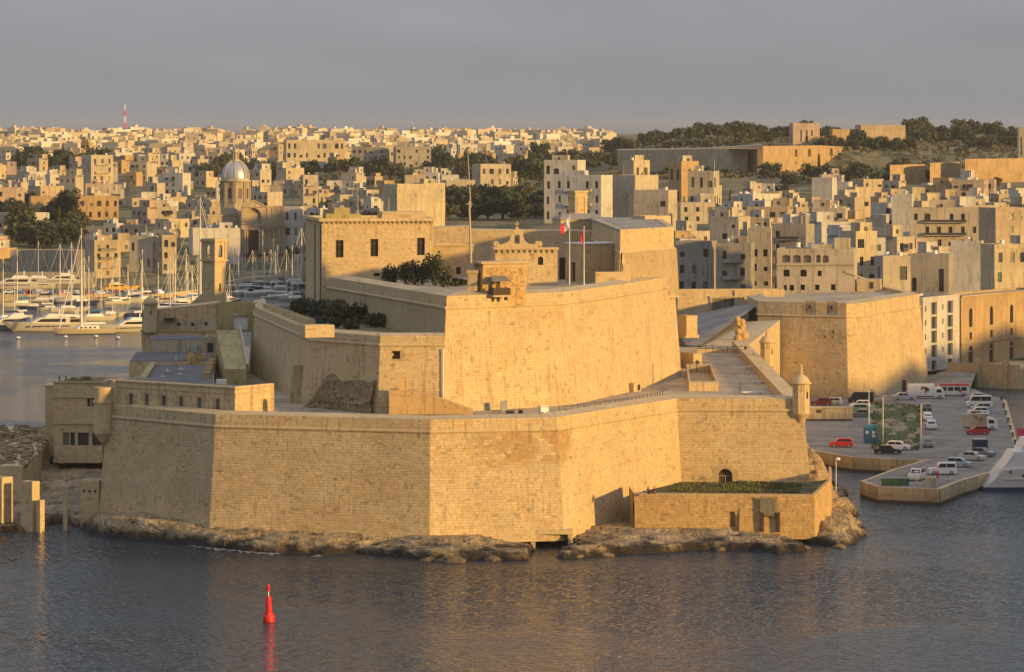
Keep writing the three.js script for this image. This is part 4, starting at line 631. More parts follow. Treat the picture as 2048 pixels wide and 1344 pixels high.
{ // seaward walls in the left corner
  const wl = (label, pts, Yt, Yb, th, m = M.limeGrey) => { const o = thing('sea_wall', label, 'wall', [0, 0, 0], 0, 'old sea walls in the left corner'); for (let i = 0; i + 1 < pts.length; i++) { const a = pts[i], b = pts[i + 1], mb = new MB(), n = p2(-(b.y - a.y), b.x - a.x).normalize().multiplyScalar(th); mb.prism([a, b, p2(b.x - n.x, b.y - n.y), p2(a.x - n.x, a.y - n.y)], Yb, Yt - i * .25, 1); part(o, 'wall', mb, m); const st = new MB(); courses(st, V(b.x, Yb, b.y).add(V(0, 0, 0)), V(a.x, Yb, a.y), V(a.x, Yt - i * .25, a.y), V(b.x, Yt - i * .25, b.y), { seed: 300 + i, relief: .06 }); stuffPart(o, 'block_facing', st, m); } };
  wl('thick weathered sea wall running back to the seafront house', [p2(-74.5, -650), p2(-71, -600), p2(-70.5, -575)], 7.3, -1, -9);
  { const o = thing('wall_top_rubble', 'broken stones and weeds along the top of the thick sea wall', 'rubble'), m = new MB(), r = rng(31); for (let k = 0; k < 420; k++) { const t = r(), D = lerp(576, 648, t), x0 = -70.6 - 4 * smooth(600, 650, D), x = x0 - r() * 8.6, s = .15 + r() * r() * .9, y = 7.0 + (D > 600 ? .3 : 0); m.box(-s, s, -.4, s * (.3 + r() * .6), -s * .8, s * .8, .7 + r() * .5, T(x, y, -D, r() * 3, r() * .3)); } stuffPart(o, 'stones', m, M.rock); }
  const bx = (label, px0, px1, pyT, D, d, yaw = 0) => { const o = thing('sea_wall_pier', label, 'pier', [XA((px0 + px1) / 2, D), -1, -D], yaw, 'masonry piers at the left water edge'), w = (px1 - px0) * D / FOC, h = YA(pyT, D) + 1; stoneHouse(o, { w, d, h, block: 1, seed: px0 + 7, m: M.lime, par: .02 }); };
  bx('broad masonry pier cut by the left picture edge', -60, 26, 952, 556, 2.2, R(-36)); bx('slim masonry pier with bright orange right side by the left water', 44, 76, 962, 552, 1.5, R(-36)); bx('stub wall against the slim orange pier', 76, 86, 1000, 550.5, .9, R(-36));
  { const D = 558, o = thing('sea_wall_pier', 'low block with three square holes at left foot of the outer bastion', 'pier', [XA(188, D), -1, -D], R(-12), 'masonry piers at the left water edge'), w = 38 * D / FOC, h = YA(958, D) + 1; stoneHouse(o, { w, d: 4, h, block: 1, seed: 77, m: M.lime, par: .02, pane: M.dark, holes: { front: [.35, 1.15, 1.95].map(x => [x, h - 1.75, x + .35, h - 1.35]) } }); } bx('short stone post on the small slipway', 127, 135, 998, 553, .8, 0);
}
// ================================================================ terrace furniture and turrets
function gardjola(label, px, pyBase, Y, D, s = 1) {
  const o = thing('sentry_turret', label, 'turret', [XA(px, D), Y, -D], R(22.5), 'stone sentry turrets on the right parapet'); o.scale.setScalar(s);
  part(o, 'corbel', new THREE.LatheGeometry([[0, -2.1], [.28, -2.0], [.3, -1.5], [.55, -1.2], [.75, -.6], [1.05, -.45], [1.15, -.15], [1.22, 0]].map(q => p2(...q)), 8).toNonIndexed(), M.lime);
  for (let k = 0; k < 8; k++) part(o, 'wall', slabWithHoles(rectPath(-.465, 0, .465, 3.9), k % 2 ? [] : [rectPath(-.19, 2.0, .19, 2.9)], .16).applyMatrix4(T(0, 0, 0, R(45 * k + 22.5)).multiply(T(0, 0, 1.12))), M.lime);
  part(o, 'cornice', new THREE.LatheGeometry([[1.1, 3.85], [1.45, 3.95], [1.5, 4.15], [1.25, 4.2]].map(q => p2(...q)), 8), M.lime); part(o, 'dome', new THREE.LatheGeometry([[1.3, 4.15], [1.2, 4.5], [.9, 4.9], [.45, 5.15], [.25, 5.3], [.22, 5.6], [.3, 5.75], [0, 5.9]].map(q => p2(...q)), 8), M.lime);
  part(o, 'finial', join([boxG(.12, .9, .12, 0, 6.2, 0), boxG(.45, .12, .12, .08, 6.35, 0), boxG(.3, .3, .14, .1, 6.0, 0)]), M.lime); return o;
}
gardjola('near sentry turret overhanging the outer bastion corner', 1602, 0, 15.1, 568.6, 1.05); gardjola('farther sentry turret on the right parapet near the ruined pinnacle', 1534, 0, 15.6, 676, .98);
{ // skylight pit, railings, poles and small things on the terrace
  const q = [[1378, 765], [1437, 765], [1422, 728], [1372, 728]].map(([a, b]) => lv(a, b, 17.6)), o = thing('skylight_pit', 'open square stone lined pit on the terrace right of the upper bastion', 'pit'), mb = new MB(); const dn = v => V(v.x, YTER - .1, v.z), c = q.reduce((s, v) => s.add(v), V(0, 0, 0)).multiplyScalar(.25), inn = q.map(v => v.clone().lerp(c, .14));
  for (let i = 0; i < 4; i++) { const j = (i + 1) % 4; mb.quad(dn(q[i]), dn(q[j]), q[j], q[i], 1).quad(q[i], q[j], inn[j], inn[i], 1).quad(inn[i], inn[j], V(inn[j].x, YTER, inn[j].z), V(inn[i].x, YTER, inn[i].z), .8); } part(o, 'wall', mb, M.lime); const fl = new MB(); fl.quad(...inn.map(v => V(v.x, YTER + .06, v.z)), .8); part(o, 'floor', fl, M.limeGrey); const rl = new MB(); rl.bar(inn[3].clone().add(V(0, .5, 0)), inn[2].clone().add(V(0, .5, 0)), .06).bar(inn[3].clone().lerp(inn[2], .4).add(V(0, .9, 0)), inn[3].clone().lerp(inn[2], .4).add(V(0, -1, 0)), .06); part(o, 'rail', rl, M.darkMetal);
  // railing along the curved parapet
  const rail = (label, pts, h = 1.1) => { const r = thing('railing', label, 'railing', [0, 0, 0], 0, 'dark railings on the terrace'); for (let i = 0; i + 1 < pts.length; i++) { const n = Math.max(1, Math.round(pts[i].distanceTo(pts[i + 1]) / 1.6)), b = new MB(); b.bar(pts[i].clone().add(V(0, h, 0)), pts[i + 1].clone().add(V(0, h, 0)), .035, .035, 4).bar(pts[i].clone().add(V(0, h * .5, 0)), pts[i + 1].clone().add(V(0, h * .5, 0)), .025, .025, 4); part(r, 'rail', b, M.darkMetal); for (let k = 0; k < n; k++) { const p = pts[i].clone().lerp(pts[i + 1], k / n); part(r, 'post', new MB().bar(p, p.clone().add(V(0, h, 0)), .04, .04, 4), M.darkMetal); } } };
  rail('dark mesh railing behind the curved parapet edge', [[1118, 824], [1180, 818], [1240, 810], [1310, 797], [1330, 792]].map(([a, b]) => lv(a, b + 4, YTER + .1)));
  rail('dark railing at the far end of the terrace', [lv(1396, 703, YTER + .6), lv(1500, 707, YTER + .6)]); rail('thin railing along the left terrace edge behind the outer wall', [lv(560, 829, YTER + .25), lv(760, 829, YTER + .25)], .9);
  const far = thing('terrace_end_wall', 'low stone wall under the far terrace railing', 'wall'); const a = lv(1394, 706, YTER), b = lv(1502, 710, YTER); part(far, 'wall', new MB().box(a.x, b.x, YTER - .2, YTER + .7, a.z - .7, a.z, 1), M.lime);
  for (const [px, py, l] of [[1480, 780, 'bollard nearest the front parapet'], [1522, 752, 'second bollard from the front parapet'], [1507, 722, 'third bollard from the front parapet'], [1662, 728, '']].slice(0, 3)) { const v = lv(px, py, YTER); single('bollard', `slim dark terrace ${l}`, 'bollard', new MB().bar(V(0, 0, 0), V(0, 1.25, 0), .09, .07, 8).bar(V(0, 1.25, 0), V(0, 1.4, 0), .11, .09, 8), M.darkMetal, 'terrace bollards', [v.x, YTER, v.z]); }
  for (const [px, py, l, w] of [[1484, 716, 'far pale stone bench on the terrace', 1.4], [1500, 739, 'middle pale stone bench on the terrace', 1.5], [1517, 768, 'near pale stone bench on the terrace', 1.6], [1505, 790, 'pale slab bench along the front parapet', 3.2]]) { const v = lv(px, py, YTER); const t = thing('stone_bench', l, 'bench', [v.x, YTER, v.z], R(10), 'stone benches on the terrace'); part(t, 'seat', boxG(w, .16, .6, 0, .45, 0), M.white); for (const s of [-1, 1]) part(t, 'leg', boxG(.25, .38, .5, s * w * .38, .19, 0), M.lime); }
  const kiosk = lv(1008, 822, YTER), k2 = thing('electrical_cabinet', 'grey electrical cabinet against the upper bastion foot', 'cabinet', [kiosk.x, YTER, kiosk.z], R(10)); part(k2, 'body', boxG(.9, 1.35, .6, 0, .68, 0), M.metal); part(k2, 'lid', boxG(1, .08, .7, 0, 1.4, 0), M.metal);
  const ub = lv(1087, 829, YTER), k3 = thing('utility_cart', 'small white utility cart on the terrace road', 'cart', [ub.x, YTER, ub.z], R(25)); part(k3, 'body', boxG(1.2, .8, .8, 0, .65, 0), M.white); part(k3, 'roof', boxG(1.1, .1, .8, 0, 1.25, 0), M.white); for (const x of [-.4, .4]) for (const z of [-.35, .35]) part(k3, 'wheel', new THREE.CylinderGeometry(.2, .2, .12, 10).rotateX(Math.PI / 2).translate(x, .2, z), M.rubber);
  for (const [px, py, w, l] of [[1020, 828, 1.2, 'dark low crate on the terrace road, left one'], [1041, 827, .6, 'dark low crate on the terrace road, right one']]) { const v = lv(px, py, YTER); const c = thing('low_crate', l, 'crate', [v.x, YTER, v.z], 0, 'low crates on the terrace road'); part(c, 'body', boxG(w, .45, .6, 0, .23, 0), M.dark); part(c, 'rim', boxG(w + .06, .07, .66, 0, .45, 0), M.darkMetal); }
  const nd = lv(1271, 783, YTER), k5 = thing('wall_niche', 'small stone housing with dark hatch at the upper bastion foot', 'housing', [nd.x, YTER, nd.z], R(50)); part(k5, 'body', boxG(1.8, 1.3, .7, 0, .65, 0), M.lime); part(k5, 'hatch', boxG(.6, .9, .06, .35, .6, .37), M.dark);
  // ruined pinnacle and sloping glacis behind the terrace
  const pin = lv(1482, 690, 15.6), o6 = thing('ruined_pinnacle', 'lumpy sunlit ruined stone pinnacle behind the terrace', 'ruin', [pin.x, 15, pin.z]), pb = [], r = rng(15); for (let k = 0; k < 15; k++) { const y = k * .38, rr = 1.25 - k * .045; const g = new THREE.IcosahedronGeometry(rr * (.7 + r() * .3), 1), p = g.attributes.position; for (let i = 0; i < p.count; i++) { const n = .85 + .35 * fbm(p.getX(i) * 1.5 + k, p.getY(i) * 1.5 + p.getZ(i), 3 + k, 2); p.setXYZ(i, p.getX(i) * n, p.getY(i) * n, p.getZ(i) * n); } g.computeVertexNormals(); pb.push(g.translate((r() - .5) * 1.4, y, (r() - .5) * .8)); } part(o6, 'masonry_core', join(pb), M.limeOld);
  const sl = thing('sloping_glacis', 'sunlit sloping stone glacis behind the terrace railing', 'fort wall'), sb = new MB(); const S = [lv(1393, 694, 16.2), lv(1490, 695, 16.2), at(1560, 640, 800), at(1455, 645, 800)]; sb.quad(...S, 1); const dn2 = v => V(v.x, 6, v.z); sb.quad(dn2(S[0]), dn2(S[1]), S[1], S[0], 1).quad(dn2(S[1]), dn2(S[2]), S[2], S[1], 1).quad(dn2(S[3]), dn2(S[0]), S[0], S[3], 1); part(sl, 'slope', sb, M.lime);
  const rd = thing('upper_road', 'grey paved road climbing behind the terrace to the gateway', 'road'), rb = new MB(); const Q = [lv(1370, 690, 16.5), lv(1400, 692, 16.5), at(1530, 600, 830), at(1350, 636, 830)]; rb.quad(...Q, 1); part(rd, 'surface', rb, M.asphalt); rd.userData = { kind: 'structure' };
  const st2 = thing('stair_block', 'small stone stair block at the right foot of the upper bastion', 'building', [XA(1384, 655), 15.8, -658], R(18)); stoneHouse(st2, { w: 1.5, d: 6, h: 3.0, holes: { front: [{ loop: archPath(.3, .1, 1.0, 1.9), m: M.dark, name: 'door' }] } }); 
  const st3 = thing('stair_block', 'upper stone landing block at the right edge of the keep', 'building', [XA(1377, 690), 20, -692], R(24)); stoneHouse(st3, { w: 2.1, d: 3, h: 3.4 }); part(st3, 'ledge', boxG(2.6, .5, 3.4, 0, -.2, 0), M.lime);
}
{ // gateway wall behind
  const D = 838, o = thing('town_gate_wall', 'long sunlit gateway wall with grey double door beside the road', 'wall', [XA(1460, D), YA(636, D), -D], R(6)), w = (1568 - 1352) * D / FOC, h = (636 - 578) * D / FOC, fx = px => (px - 1352) * D / FOC;
  stoneHouse(o, { w, d: 3, h, holes: { front: [Object.assign([fx(1422), .3, fx(1468), 4.1], { m: M.greyWood, name: 'gate_leaf' })] }, block: 1, seed: 3, paneD: .45, roof: M.roofPale });
  const x0 = fx(1445) - w / 2; part(o, 'door_surround', join([boxG(.5, 4.4, .4, x0 - 2.7, 2.2, 1.6), boxG(.5, 4.4, .4, x0 + 2.7, 2.2, 1.6), boxG(6.2, .4, .5, x0, 4.5, 1.6)]), M.render); part(o, 'green_leaf', boxG(.7, 3.8, .12, x0 + 2.05, 2.1, 1.2), M.teal); part(o, 'chimney', boxG(.7, 5, .5, 1, 3.4, 1.62), M.limeGrey);
}
// ================================================================ second bastion at the right
{
  const o = thing('harbour_bastion', 'broad rounded dim bastion with two gun ports above the car park', 'fort wall'), Yc = 18.3, Yt = 21.3;
  const c0 = lv2(1516, 630, Yc), c1 = lv2(1693, 634, Yc), c2 = lv2(1722, 633, Yc), c3 = lv2(1744, 629, Yc), c4 = lv2(1840, 613, Yc), pts = [p2(c0.x - .5, c0.y - 30), c0, c1, c2, c3, c4, p2(c4.x - 3, c4.y - 45)], fr = [];
  const wF = c0.distanceTo(c1), u = px => (px - 1516) / (1693 - 1516) * wF, sl = [1646, 1663, 1679].map(px => rectPath(u(px) - .17, 13.6, u(px) + .17, 15.1));
  rampart(o, pts, { y0: 0.6, yc: Yc, yt: Yt, seed: 121, batter: .11, thick: 3, inner: 2, frames: fr, panels: { 0: { plain: true }, 1: { holes: sl, depth: 1.8, vary: .12, tint: patch(501, .53) }, 2: { tint: patch(503, .55) }, 3: { tint: patch(505, .55) }, 4: { vary: .1, tint: patch(507, .57) }, 5: { plain: true } }, noParapet: [1] });
  sl.forEach(h => openingFill(o, fr[1], h, 1.7, M.lime, 'loophole'));
  const pu = [[1516, 1611], [1632, 1654], [1675, 1693]], A = (px, y, d) => { const q = c0.clone().lerp(c1, (px - 1516) / 177); return V(q.x, y, q.y + d); };
  for (const [a, b] of pu) { const mb = new MB(); mb.quad(A(a, Yc + .1, -.1), A(b, Yc + .1, -.1), A(b, Yt - .2, -.1), A(a, Yt - .2, -.1), .75); courses(mb, A(a, Yc + .1, -.1), A(b, Yc + .1, -.1), A(b, Yt - .2, -.1), A(a, Yt - .2, -.1), { seed: a }); mb.quad(A(a, Yt - .2, -.1), A(b, Yt - .2, -.1), A(b, Yt, -3), A(a, Yt, -3), 1).quad(A(a, Yc, -3), A(a, Yc, -.1), A(a, Yt - .2, -.1), A(a, Yt, -3), .9).quad(A(b, Yc, -.1), A(b, Yc, -3), A(b, Yt, -3), A(b, Yt - .2, -.1), .9).quad(A(b, Yt, -3), A(b, Yc, -3), A(a, Yc, -3), A(a, Yt, -3), .9); part(o, 'merlon', mb, M.lime); }
  for (const [a, b] of [[1611, 1632], [1654, 1675]]) { const mb = new MB(), m = (a + b) / 2; mb.quad(A(a, Yc + .1, -.4), A(b, Yc + .1, -.4), A(b, Yc + .9, -1.2), A(a, Yc + .9, -1.2), .95).quad(A(a, Yc + .9, -1.25), A(b, Yc + .9, -1.25), A(b, Yt + .05, -1.25), A(a, Yt + .05, -1.25), .9); part(o, 'gun_port', mb, M.lime); part(o, 'port_mouth', new THREE.CylinderGeometry(.34, .34, .1, 10).rotateX(Math.PI / 2).translate(A(m, 0, 0).x, Yc + 1.75, A(m, 0, 0).z - 1.22), M.dark); }
  const fl = new MB(); fl.prism([...pts.map((q, i) => { const m = offsets(pts)[i]; return p2(q.x - m.x * 2, q.y - m.y * 2); })], 10, Yt - .7, 1); part(o, 'platform', fl, M.paving);
  for (const [px, py, w, h] of [[1669, 782, 1.0, .9], [1690, 776, .9, 2.2], [1800, 772, .8, 2.4]]) { const q = lv(px, py + 4, 2.4); part(o, 'recess', boxG(w, h, .12, q.x, 2.2 + h / 2, -803 + (px > 1750 ? -14 : 0) + 2.2), M.dark).userData.label = 'small dark opening at the bastion foot'; }
}
// ================================================================ quay and car park
const QY = 2.2, Q = (px, py) => lv(px, py, QY), Q2 = (px, py) => lv2(px, py, QY);
{
  const edge = [[1560, 890], [1645, 905], [1707, 915], [1793, 919], [1856, 919], [1788, 938], [1721, 963], [1755, 974], [1879, 979], [1924, 961], [1990, 943], [2003, 922], [2038, 904], [2026, 850], [2012, 800], [1985, 792]].map(([a, b]) => Q2(a, b));
  const g = new MB(); g.prism([...edge, p2(92, -880), p2(100, -900), p2(40, -900), p2(42, -760)], -4, QY, 1); structure('quay', g, M.asphalt);
  const kb = new MB(); for (let i = 0; i < 14; i++) { const a = edge[i], b = edge[i + 1], t = b.clone().sub(a), l = t.length(), n = p2(-t.y, t.x).normalize(); let s = 0, k = 0; const r = rng(i + 60); while (s < l - .05) { const e = Math.min(l, s + 1.3 + r() * .9), p = a.clone().addScaledVector(t, (s + .02) / l), q = a.clone().addScaledVector(t, (e - .02) / l), c = .85 + r() * .3; s = e; const o = .06; const P = (v, y, d) => V(v.x + n.x * d, y, v.y + n.y * d); kb.quad(P(p, 1.2, o), P(q, 1.2, o), P(q, QY + .05, o), P(p, QY + .05, o), c).quad(P(p, QY + .05, o), P(q, QY + .05, o), P(q, QY + .05, -.7), P(p, QY + .05, -.7), c * 1.05).quad(P(p, .35, o), P(q, .35, o), P(q, 1.18, o), P(p, 1.18, o), c * .85).quad(P(p, -1, o), P(q, -1, o), P(q, .33, o), P(p, .33, o), .18); } } structure('quay_edge', kb, M.limeGrey);
  const rdm = new MB(); rdm.quad(Q(1800, 797), Q(1935, 792), at(1960, 725, 890), at(1890, 735, 890), 1); structure('road', rdm, M.asphalt);
}
{ // lawn plot with rubble
  const pl = [[1743, 898], [1838, 900], [1842, 812], [1745, 806]].map(([a, b]) => Q(a, b)), bare = (u, v) => fbm(u * 5, v * 11, 143, 4), N = 40, K = 90;
  const pos = [], col = [], uv = [], idx = []; for (let j = 0; j <= K; j++) for (let i = 0; i <= N; i++) { const u = i / N, v = j / K, q = pl[0].clone().lerp(pl[1], u).lerp(pl[3].clone().lerp(pl[2], u), v); q.y = QY + .04 + .7 * fbm(u * 6, v * 14, 141, 4) * Math.pow(Math.sin(u * 3.14) * Math.sin(v * 3.14), .5); const k = smooth(.5, .58, bare(u, v) + (hash2(i, j, 9) - .5) * .06), n = .75 + .5 * hash2(i, j, 3); pos.push(q.x, q.y, q.z); uv.push(q.x, q.z); col.push(lerp(.75, 3.6, k) * n, lerp(.9, 2.6, k) * n, lerp(.6, 5, k) * n); }
  for (let j = 0; j < K; j++) for (let i = 0; i < N; i++) { const a = j * (N + 1) + i; idx.push(a, a + 1, a + N + 2, a, a + N + 2, a + N + 1); } const gg = new THREE.BufferGeometry(); gg.setAttribute('position', new THREE.Float32BufferAttribute(pos, 3)); gg.setAttribute('color', new THREE.Float32BufferAttribute(col, 3)); gg.setAttribute('uv', new THREE.Float32BufferAttribute(uv, 2)); gg.setIndex(idx); gg.computeVertexNormals(); structure('grass_plot', gg, M.grass);
  { const m = new MB(), r = rng(29); for (let k = 0; k < 260; k++) { const u = r(), v = r(); if (bare(u, v) < .54) continue; const q = pl[0].clone().lerp(pl[1], u).lerp(pl[3].clone().lerp(pl[2], u), v), s = .1 + r() * .28; m.box(-s, s, -.2, s * .8, -s, s, .7 + r() * .5, T(q.x, QY + .3, q.z, r() * 3, r() * .4)); } single('plot_rubble', 'pale broken stones lying on the grass plot', 'rubble', m, M.rock).userData.kind = 'stuff'; }
  const tf = new MB(), r = rng(9); for (let k = 0; k < 2200; k++) { const u = r(), v = r(), q = pl[0].clone().lerp(pl[1], u).lerp(pl[3].clone().lerp(pl[2], u), v), h = .2 + r() * .45, a = r() * 6.28, w = .18; if (bare(u, v) > .53) continue; q.y = QY + .1; const c = .6 + r() * .9; tf.tri(V(q.x - Math.cos(a) * w, q.y, q.z - Math.sin(a) * w), V(q.x + Math.cos(a) * w, q.y, q.z + Math.sin(a) * w), V(q.x, q.y + h * .7, q.z), [c, c, c]); }
  const o = single('grass_tufts', 'wild green grass tufts on the plot in the car park', 'grass', tf, M.grass); o.userData.kind = 'stuff';
}

// ================================================================ vehicles
const paint = {}; const paintMat = (n, c, rough = .35) => paint[n] ??= new THREE.MeshPhysicalMaterial({ color: lin(...c), roughness: rough, clearcoat: .6, clearcoatRoughness: .1, vertexColors: true });
const PAINTS = { red: [.42, .012, .016], white: [.72, .72, .72], silver: [.42, .43, .45], grey: [.16, .17, .18], black: [.015, .016, .02], 'dark red': [.14, .015, .015], teal: [.08, .2, .2], blue: [.06, .12, .24], 'light blue': [.30, .40, .50] };
const exG = (pts, w, bev = .05) => { const s = new THREE.Shape(pts.map(q => p2(...q))); return new THREE.ExtrudeGeometry(s, { depth: w - 2 * bev, bevelEnabled: true, bevelThickness: bev, bevelSize: bev, bevelSegments: 2, curveSegments: 8 }).translate(0, 0, -w / 2 + bev); };
const wheelG = new THREE.CylinderGeometry(.31, .31, .2, 16).rotateX(Math.PI / 2), rimG = new THREE.CylinderGeometry(.19, .19, .215, 12).rotateX(Math.PI / 2);
function bodyShape(L, sill, belt, nose, hood, tail, wx) {        // side outline with wheel arches
  const p = []; p.push([-L / 2, sill + .15]); const arch = x => { for (let i = 0; i <= 8; i++) { const a = Math.PI - i / 8 * Math.PI; p.push([x + Math.cos(a) * .37, sill + Math.sin(a) * .36]); } };
  p.push([-L / 2 + .1, sill]); arch(-wx); arch(wx); p.push([L / 2 - .08, sill], [L / 2, sill + .2], [L / 2 - .04, nose], [L / 2 - hood, belt], [-L / 2 + .12, belt], [-L / 2, tail]); return p;
}
const KINDS = {
  hatch: { L: 3.9, W: 1.68, belt: .9, H: 1.46, nose: .72, hood: 1.0, tail: .8, cab: [-1.9, -1.55, .35, 1.05], wx: 1.22 },
  sedan: { L: 4.4, W: 1.75, belt: .88, H: 1.42, nose: .7, hood: 1.2, tail: .8, cab: [-1.65, -1.0, .4, 1.1], wx: 1.33 },
  jeep: { L: 4.3, W: 1.8, belt: 1.05, H: 1.82, nose: .95, hood: 1.15, tail: .95, cab: [-2.1, -2.0, .45, .95], wx: 1.33 },
  van: { L: 4.9, W: 1.9, belt: 1.15, H: 2.15, nose: .95, hood: .55, tail: 1.0, cab: [-2.4, -2.35, 1.35, 1.95], wx: 1.5 },
  pickup: { L: 4.7, W: 1.75, belt: .95, H: 1.65, nose: .85, hood: 1.1, tail: .9, cab: [-.5, -.3, .7, 1.25], wx: 1.4 },
};
function vehicle(kind, colour, px, py, turn, label, Yg = QY, opt = {}) {
  const k = KINDS[kind], v = lv(px, py, Yg), name = kind === 'van' ? 'parked_van' : kind === 'pickup' ? 'pickup_truck' : 'parked_car', o = thing(name, label, kind === 'van' ? 'van' : 'car', [v.x, Yg + .004, v.z], R(turn), 'vehicles parked on the quay'), pm = paintMat(colour, PAINTS[colour]), { L, W, belt, H } = k;
  part(o, 'body', exG(bodyShape(L, .24, belt, k.nose, k.hood, k.tail, k.wx), W, .07), pm);
  const [c0, c1, c2, c3] = k.cab; part(o, 'cabin', exG([[c0, belt - .02], [c3, belt - .02], [c2, H], [c1, H]], W - .22, .06), pm);
  const gl = (n, pts, w) => part(o, n, exG(pts, w, .01), M.glass), ins = (t, y) => [lerp(c0, c1, t) + .08, lerp(c3, c2, t) - .08]; const y0 = belt + .05, y1 = H - .1, t0 = .1, t1 = .82, mid = (c0 + c3) / 2;
  gl('side_window', [[ins(t0)[0] + .05, y0], [mid - .05, y0], [mid - .05, y1], [ins(t1)[0] + .08, y1]], W - .18); gl('side_window', [[mid + .05, y0], [ins(t0)[1] - .05, y0], [ins(t1)[1] - .08, y1], [mid + .05, y1]], W - .18);
  const ws = new MB(), hw = W / 2 - .22; ws.quad(V(lerp(c3, c2, .08) + .075, belt + .05, hw), V(lerp(c3, c2, .08) + .075, belt + .05, -hw), V(c2 + .1, H - .06, -hw + .06), V(c2 + .1, H - .06, hw - .06)); part(o, 'windscreen', ws, M.glass);
  const rs = new MB(); rs.quad(V(lerp(c0, c1, .1) - .075, belt + .06, -hw), V(lerp(c0, c1, .1) - .075, belt + .06, hw), V(c1 - .08, H - .08, hw - .06), V(c1 - .08, H - .08, -hw + .06)); part(o, 'rear_window', rs, M.glass);
  for (const x of [-k.wx, k.wx]) for (const s of [-1, 1]) { const w = part(o, 'wheel', wheelG, M.rubber, [x, .31, s * (W / 2 - .1)]); part(w, 'rim', rimG, M.metal); }
  for (const s of [-1, 1]) { part(o, 'headlight', boxG(.1, .13, .3, L / 2 - .03, k.nose - .05, s * (W / 2 - .28)), M.white); part(o, 'tail_light', boxG(.08, .2, .16, -L / 2 - .0, k.tail - .05, s * (W / 2 - .16)), M.red); }
  part(o, 'bumper', join([boxG(.12, .2, W - .1, L / 2 - .01, .42, 0), boxG(.12, .2, W - .1, -L / 2 + .01, .42, 0)]), kind === 'jeep' || kind === 'pickup' ? M.darkMetal : pm); part(o, 'number_plate', boxG(.03, .1, .42, L / 2 + .06, .45, 0), M.white);
  if (opt.rack) part(o, 'roof_rack', boxG(1.6, .06, 1.3, -.6, H + .1, 0), M.darkMetal); return o;
}
vehicle('hatch', 'red', 1682, 894, 178, 'bright red hatchback alone left of the blue cabin'); vehicle('sedan', 'black', 1776, 908, -8, 'black car parked at the water edge below the white hatchback'); vehicle('hatch', 'white', 1797, 900, -14, 'white hatchback beside the black car at the water edge');
vehicle('hatch', 'grey', 1856, 894, -96, 'grey car facing the viewer at the corner of the grass plot'); vehicle('pickup', 'white', 1862, 858, -92, 'white pickup facing the viewer beside the grass plot'); vehicle('hatch', 'white', 1855, 841, -92, 'white car just behind the white pickup'); vehicle('hatch', 'black', 1854, 823, -95, 'black car at far end beside the grass plot');
vehicle('hatch', 'dark red', 1643, 811, 170, 'dark red car behind the near sentry turret'); vehicle('hatch', 'silver', 1664, 810, 165, 'silver car beside the dark red car under the bastion'); vehicle('van', 'black', 1722, 806, 175, 'black van at the bastion foot behind the white prefab'); vehicle('hatch', 'white', 1720, 816, 178, 'white hatchback beside the black van'); vehicle('hatch', 'teal', 1715, 824, 178, 'teal car between white hatchback and prefab'); vehicle('sedan', 'grey', 1722, 834, 175, 'dark grey car right of the prefab end');
vehicle('sedan', 'silver', 1808, 800, 5, 'silver car in front of the white lorry');
vehicle('sedan', 'light blue', 1952, 801, 182, 'pale blue car, farthest in the right hand row'); vehicle('van', 'white', 1958, 814, 180, 'white minibus in the right hand row'); vehicle('hatch', 'silver', 1962, 822, 178, 'silver car just in front of the white minibus'); vehicle('hatch', 'white', 1956, 830, 182, 'white car third in front of the minibus'); vehicle('sedan', 'black', 1948, 838, 180, 'black car half hidden in the right hand row'); vehicle('hatch', 'white', 1958, 843, 178, 'white car just behind the beige box lorry'); vehicle('hatch', 'red', 1955, 869, 182, 'dark red hatchback nearest in the right hand row');
vehicle('sedan', 'silver', 1945, 921, -28, 'silver car before the navy container'); vehicle('hatch', 'light blue', 1919, 934, -25, 'pale blue car on the quay neck'); vehicle('jeep', 'white', 1884, 949, 182, 'white jeep with open sides on the quay tip'); vehicle('jeep', 'white', 1834, 960, -110, 'white jeep facing the viewer beside the green bins', QY, { rack: true }); vehicle('sedan', 'grey', 1963, 913, -30, 'dark grey car beside the navy container');
function lorry(px, py, turn, label, boxM, L = 6.6, opt = {}) {
  const v = lv(px, py, QY), o = thing('box_lorry', label, 'lorry', [v.x, QY, v.z], R(turn)); part(o, 'cargo_box', boxG(L - 2, 2.3, 2.1, -1, 1.75, 0), boxM); part(o, 'chassis', boxG(L - .3, .25, 1.7, -.1, .5, 0), M.darkMetal);
  part(o, 'cab', exG([[L / 2 - 2, .45], [L / 2 - .1, .45], [L / 2, 1.0], [L / 2 - .35, 1.95], [L / 2 - .7, 2.15], [L / 2 - 2, 2.15]], 2.0, .08), paintMat('white', PAINTS.white)); part(o, 'side_window', exG([[L / 2 - 1.6, 1.25], [L / 2 - .5, 1.25], [L / 2 - .75, 1.85], [L / 2 - 1.6, 1.85]], 2.03, .01), M.glass); const ws = new MB(); ws.quad(V(L / 2 + .04, 1.15, .85), V(L / 2 + .04, 1.15, -.85), V(L / 2 - .25, 1.9, -.8), V(L / 2 - .25, 1.9, .8)); part(o, 'windscreen', ws, M.glass);
  for (const x of [-L / 2 + 1.2, L / 2 - 1]) for (const s of [-1, 1]) { const w = part(o, 'wheel', wheelG, M.rubber, [x, .38, s * .9]); w.scale.setScalar(1.25); part(w, 'rim', rimG, M.metal); }
  if (opt.print) { const m = new MB(), r = rng(3); for (let k = 0; k < 7; k++) { const x = -1.6 + r() * 1.6, y = 1.2 + r() * 1.1; m.box(x, x + .35 + r() * .4, y, y + .25 + r() * .4, 1.052, 1.06, opt.print[k % opt.print.length]); } part(o, 'side_print', m, M.white); } return o;
}
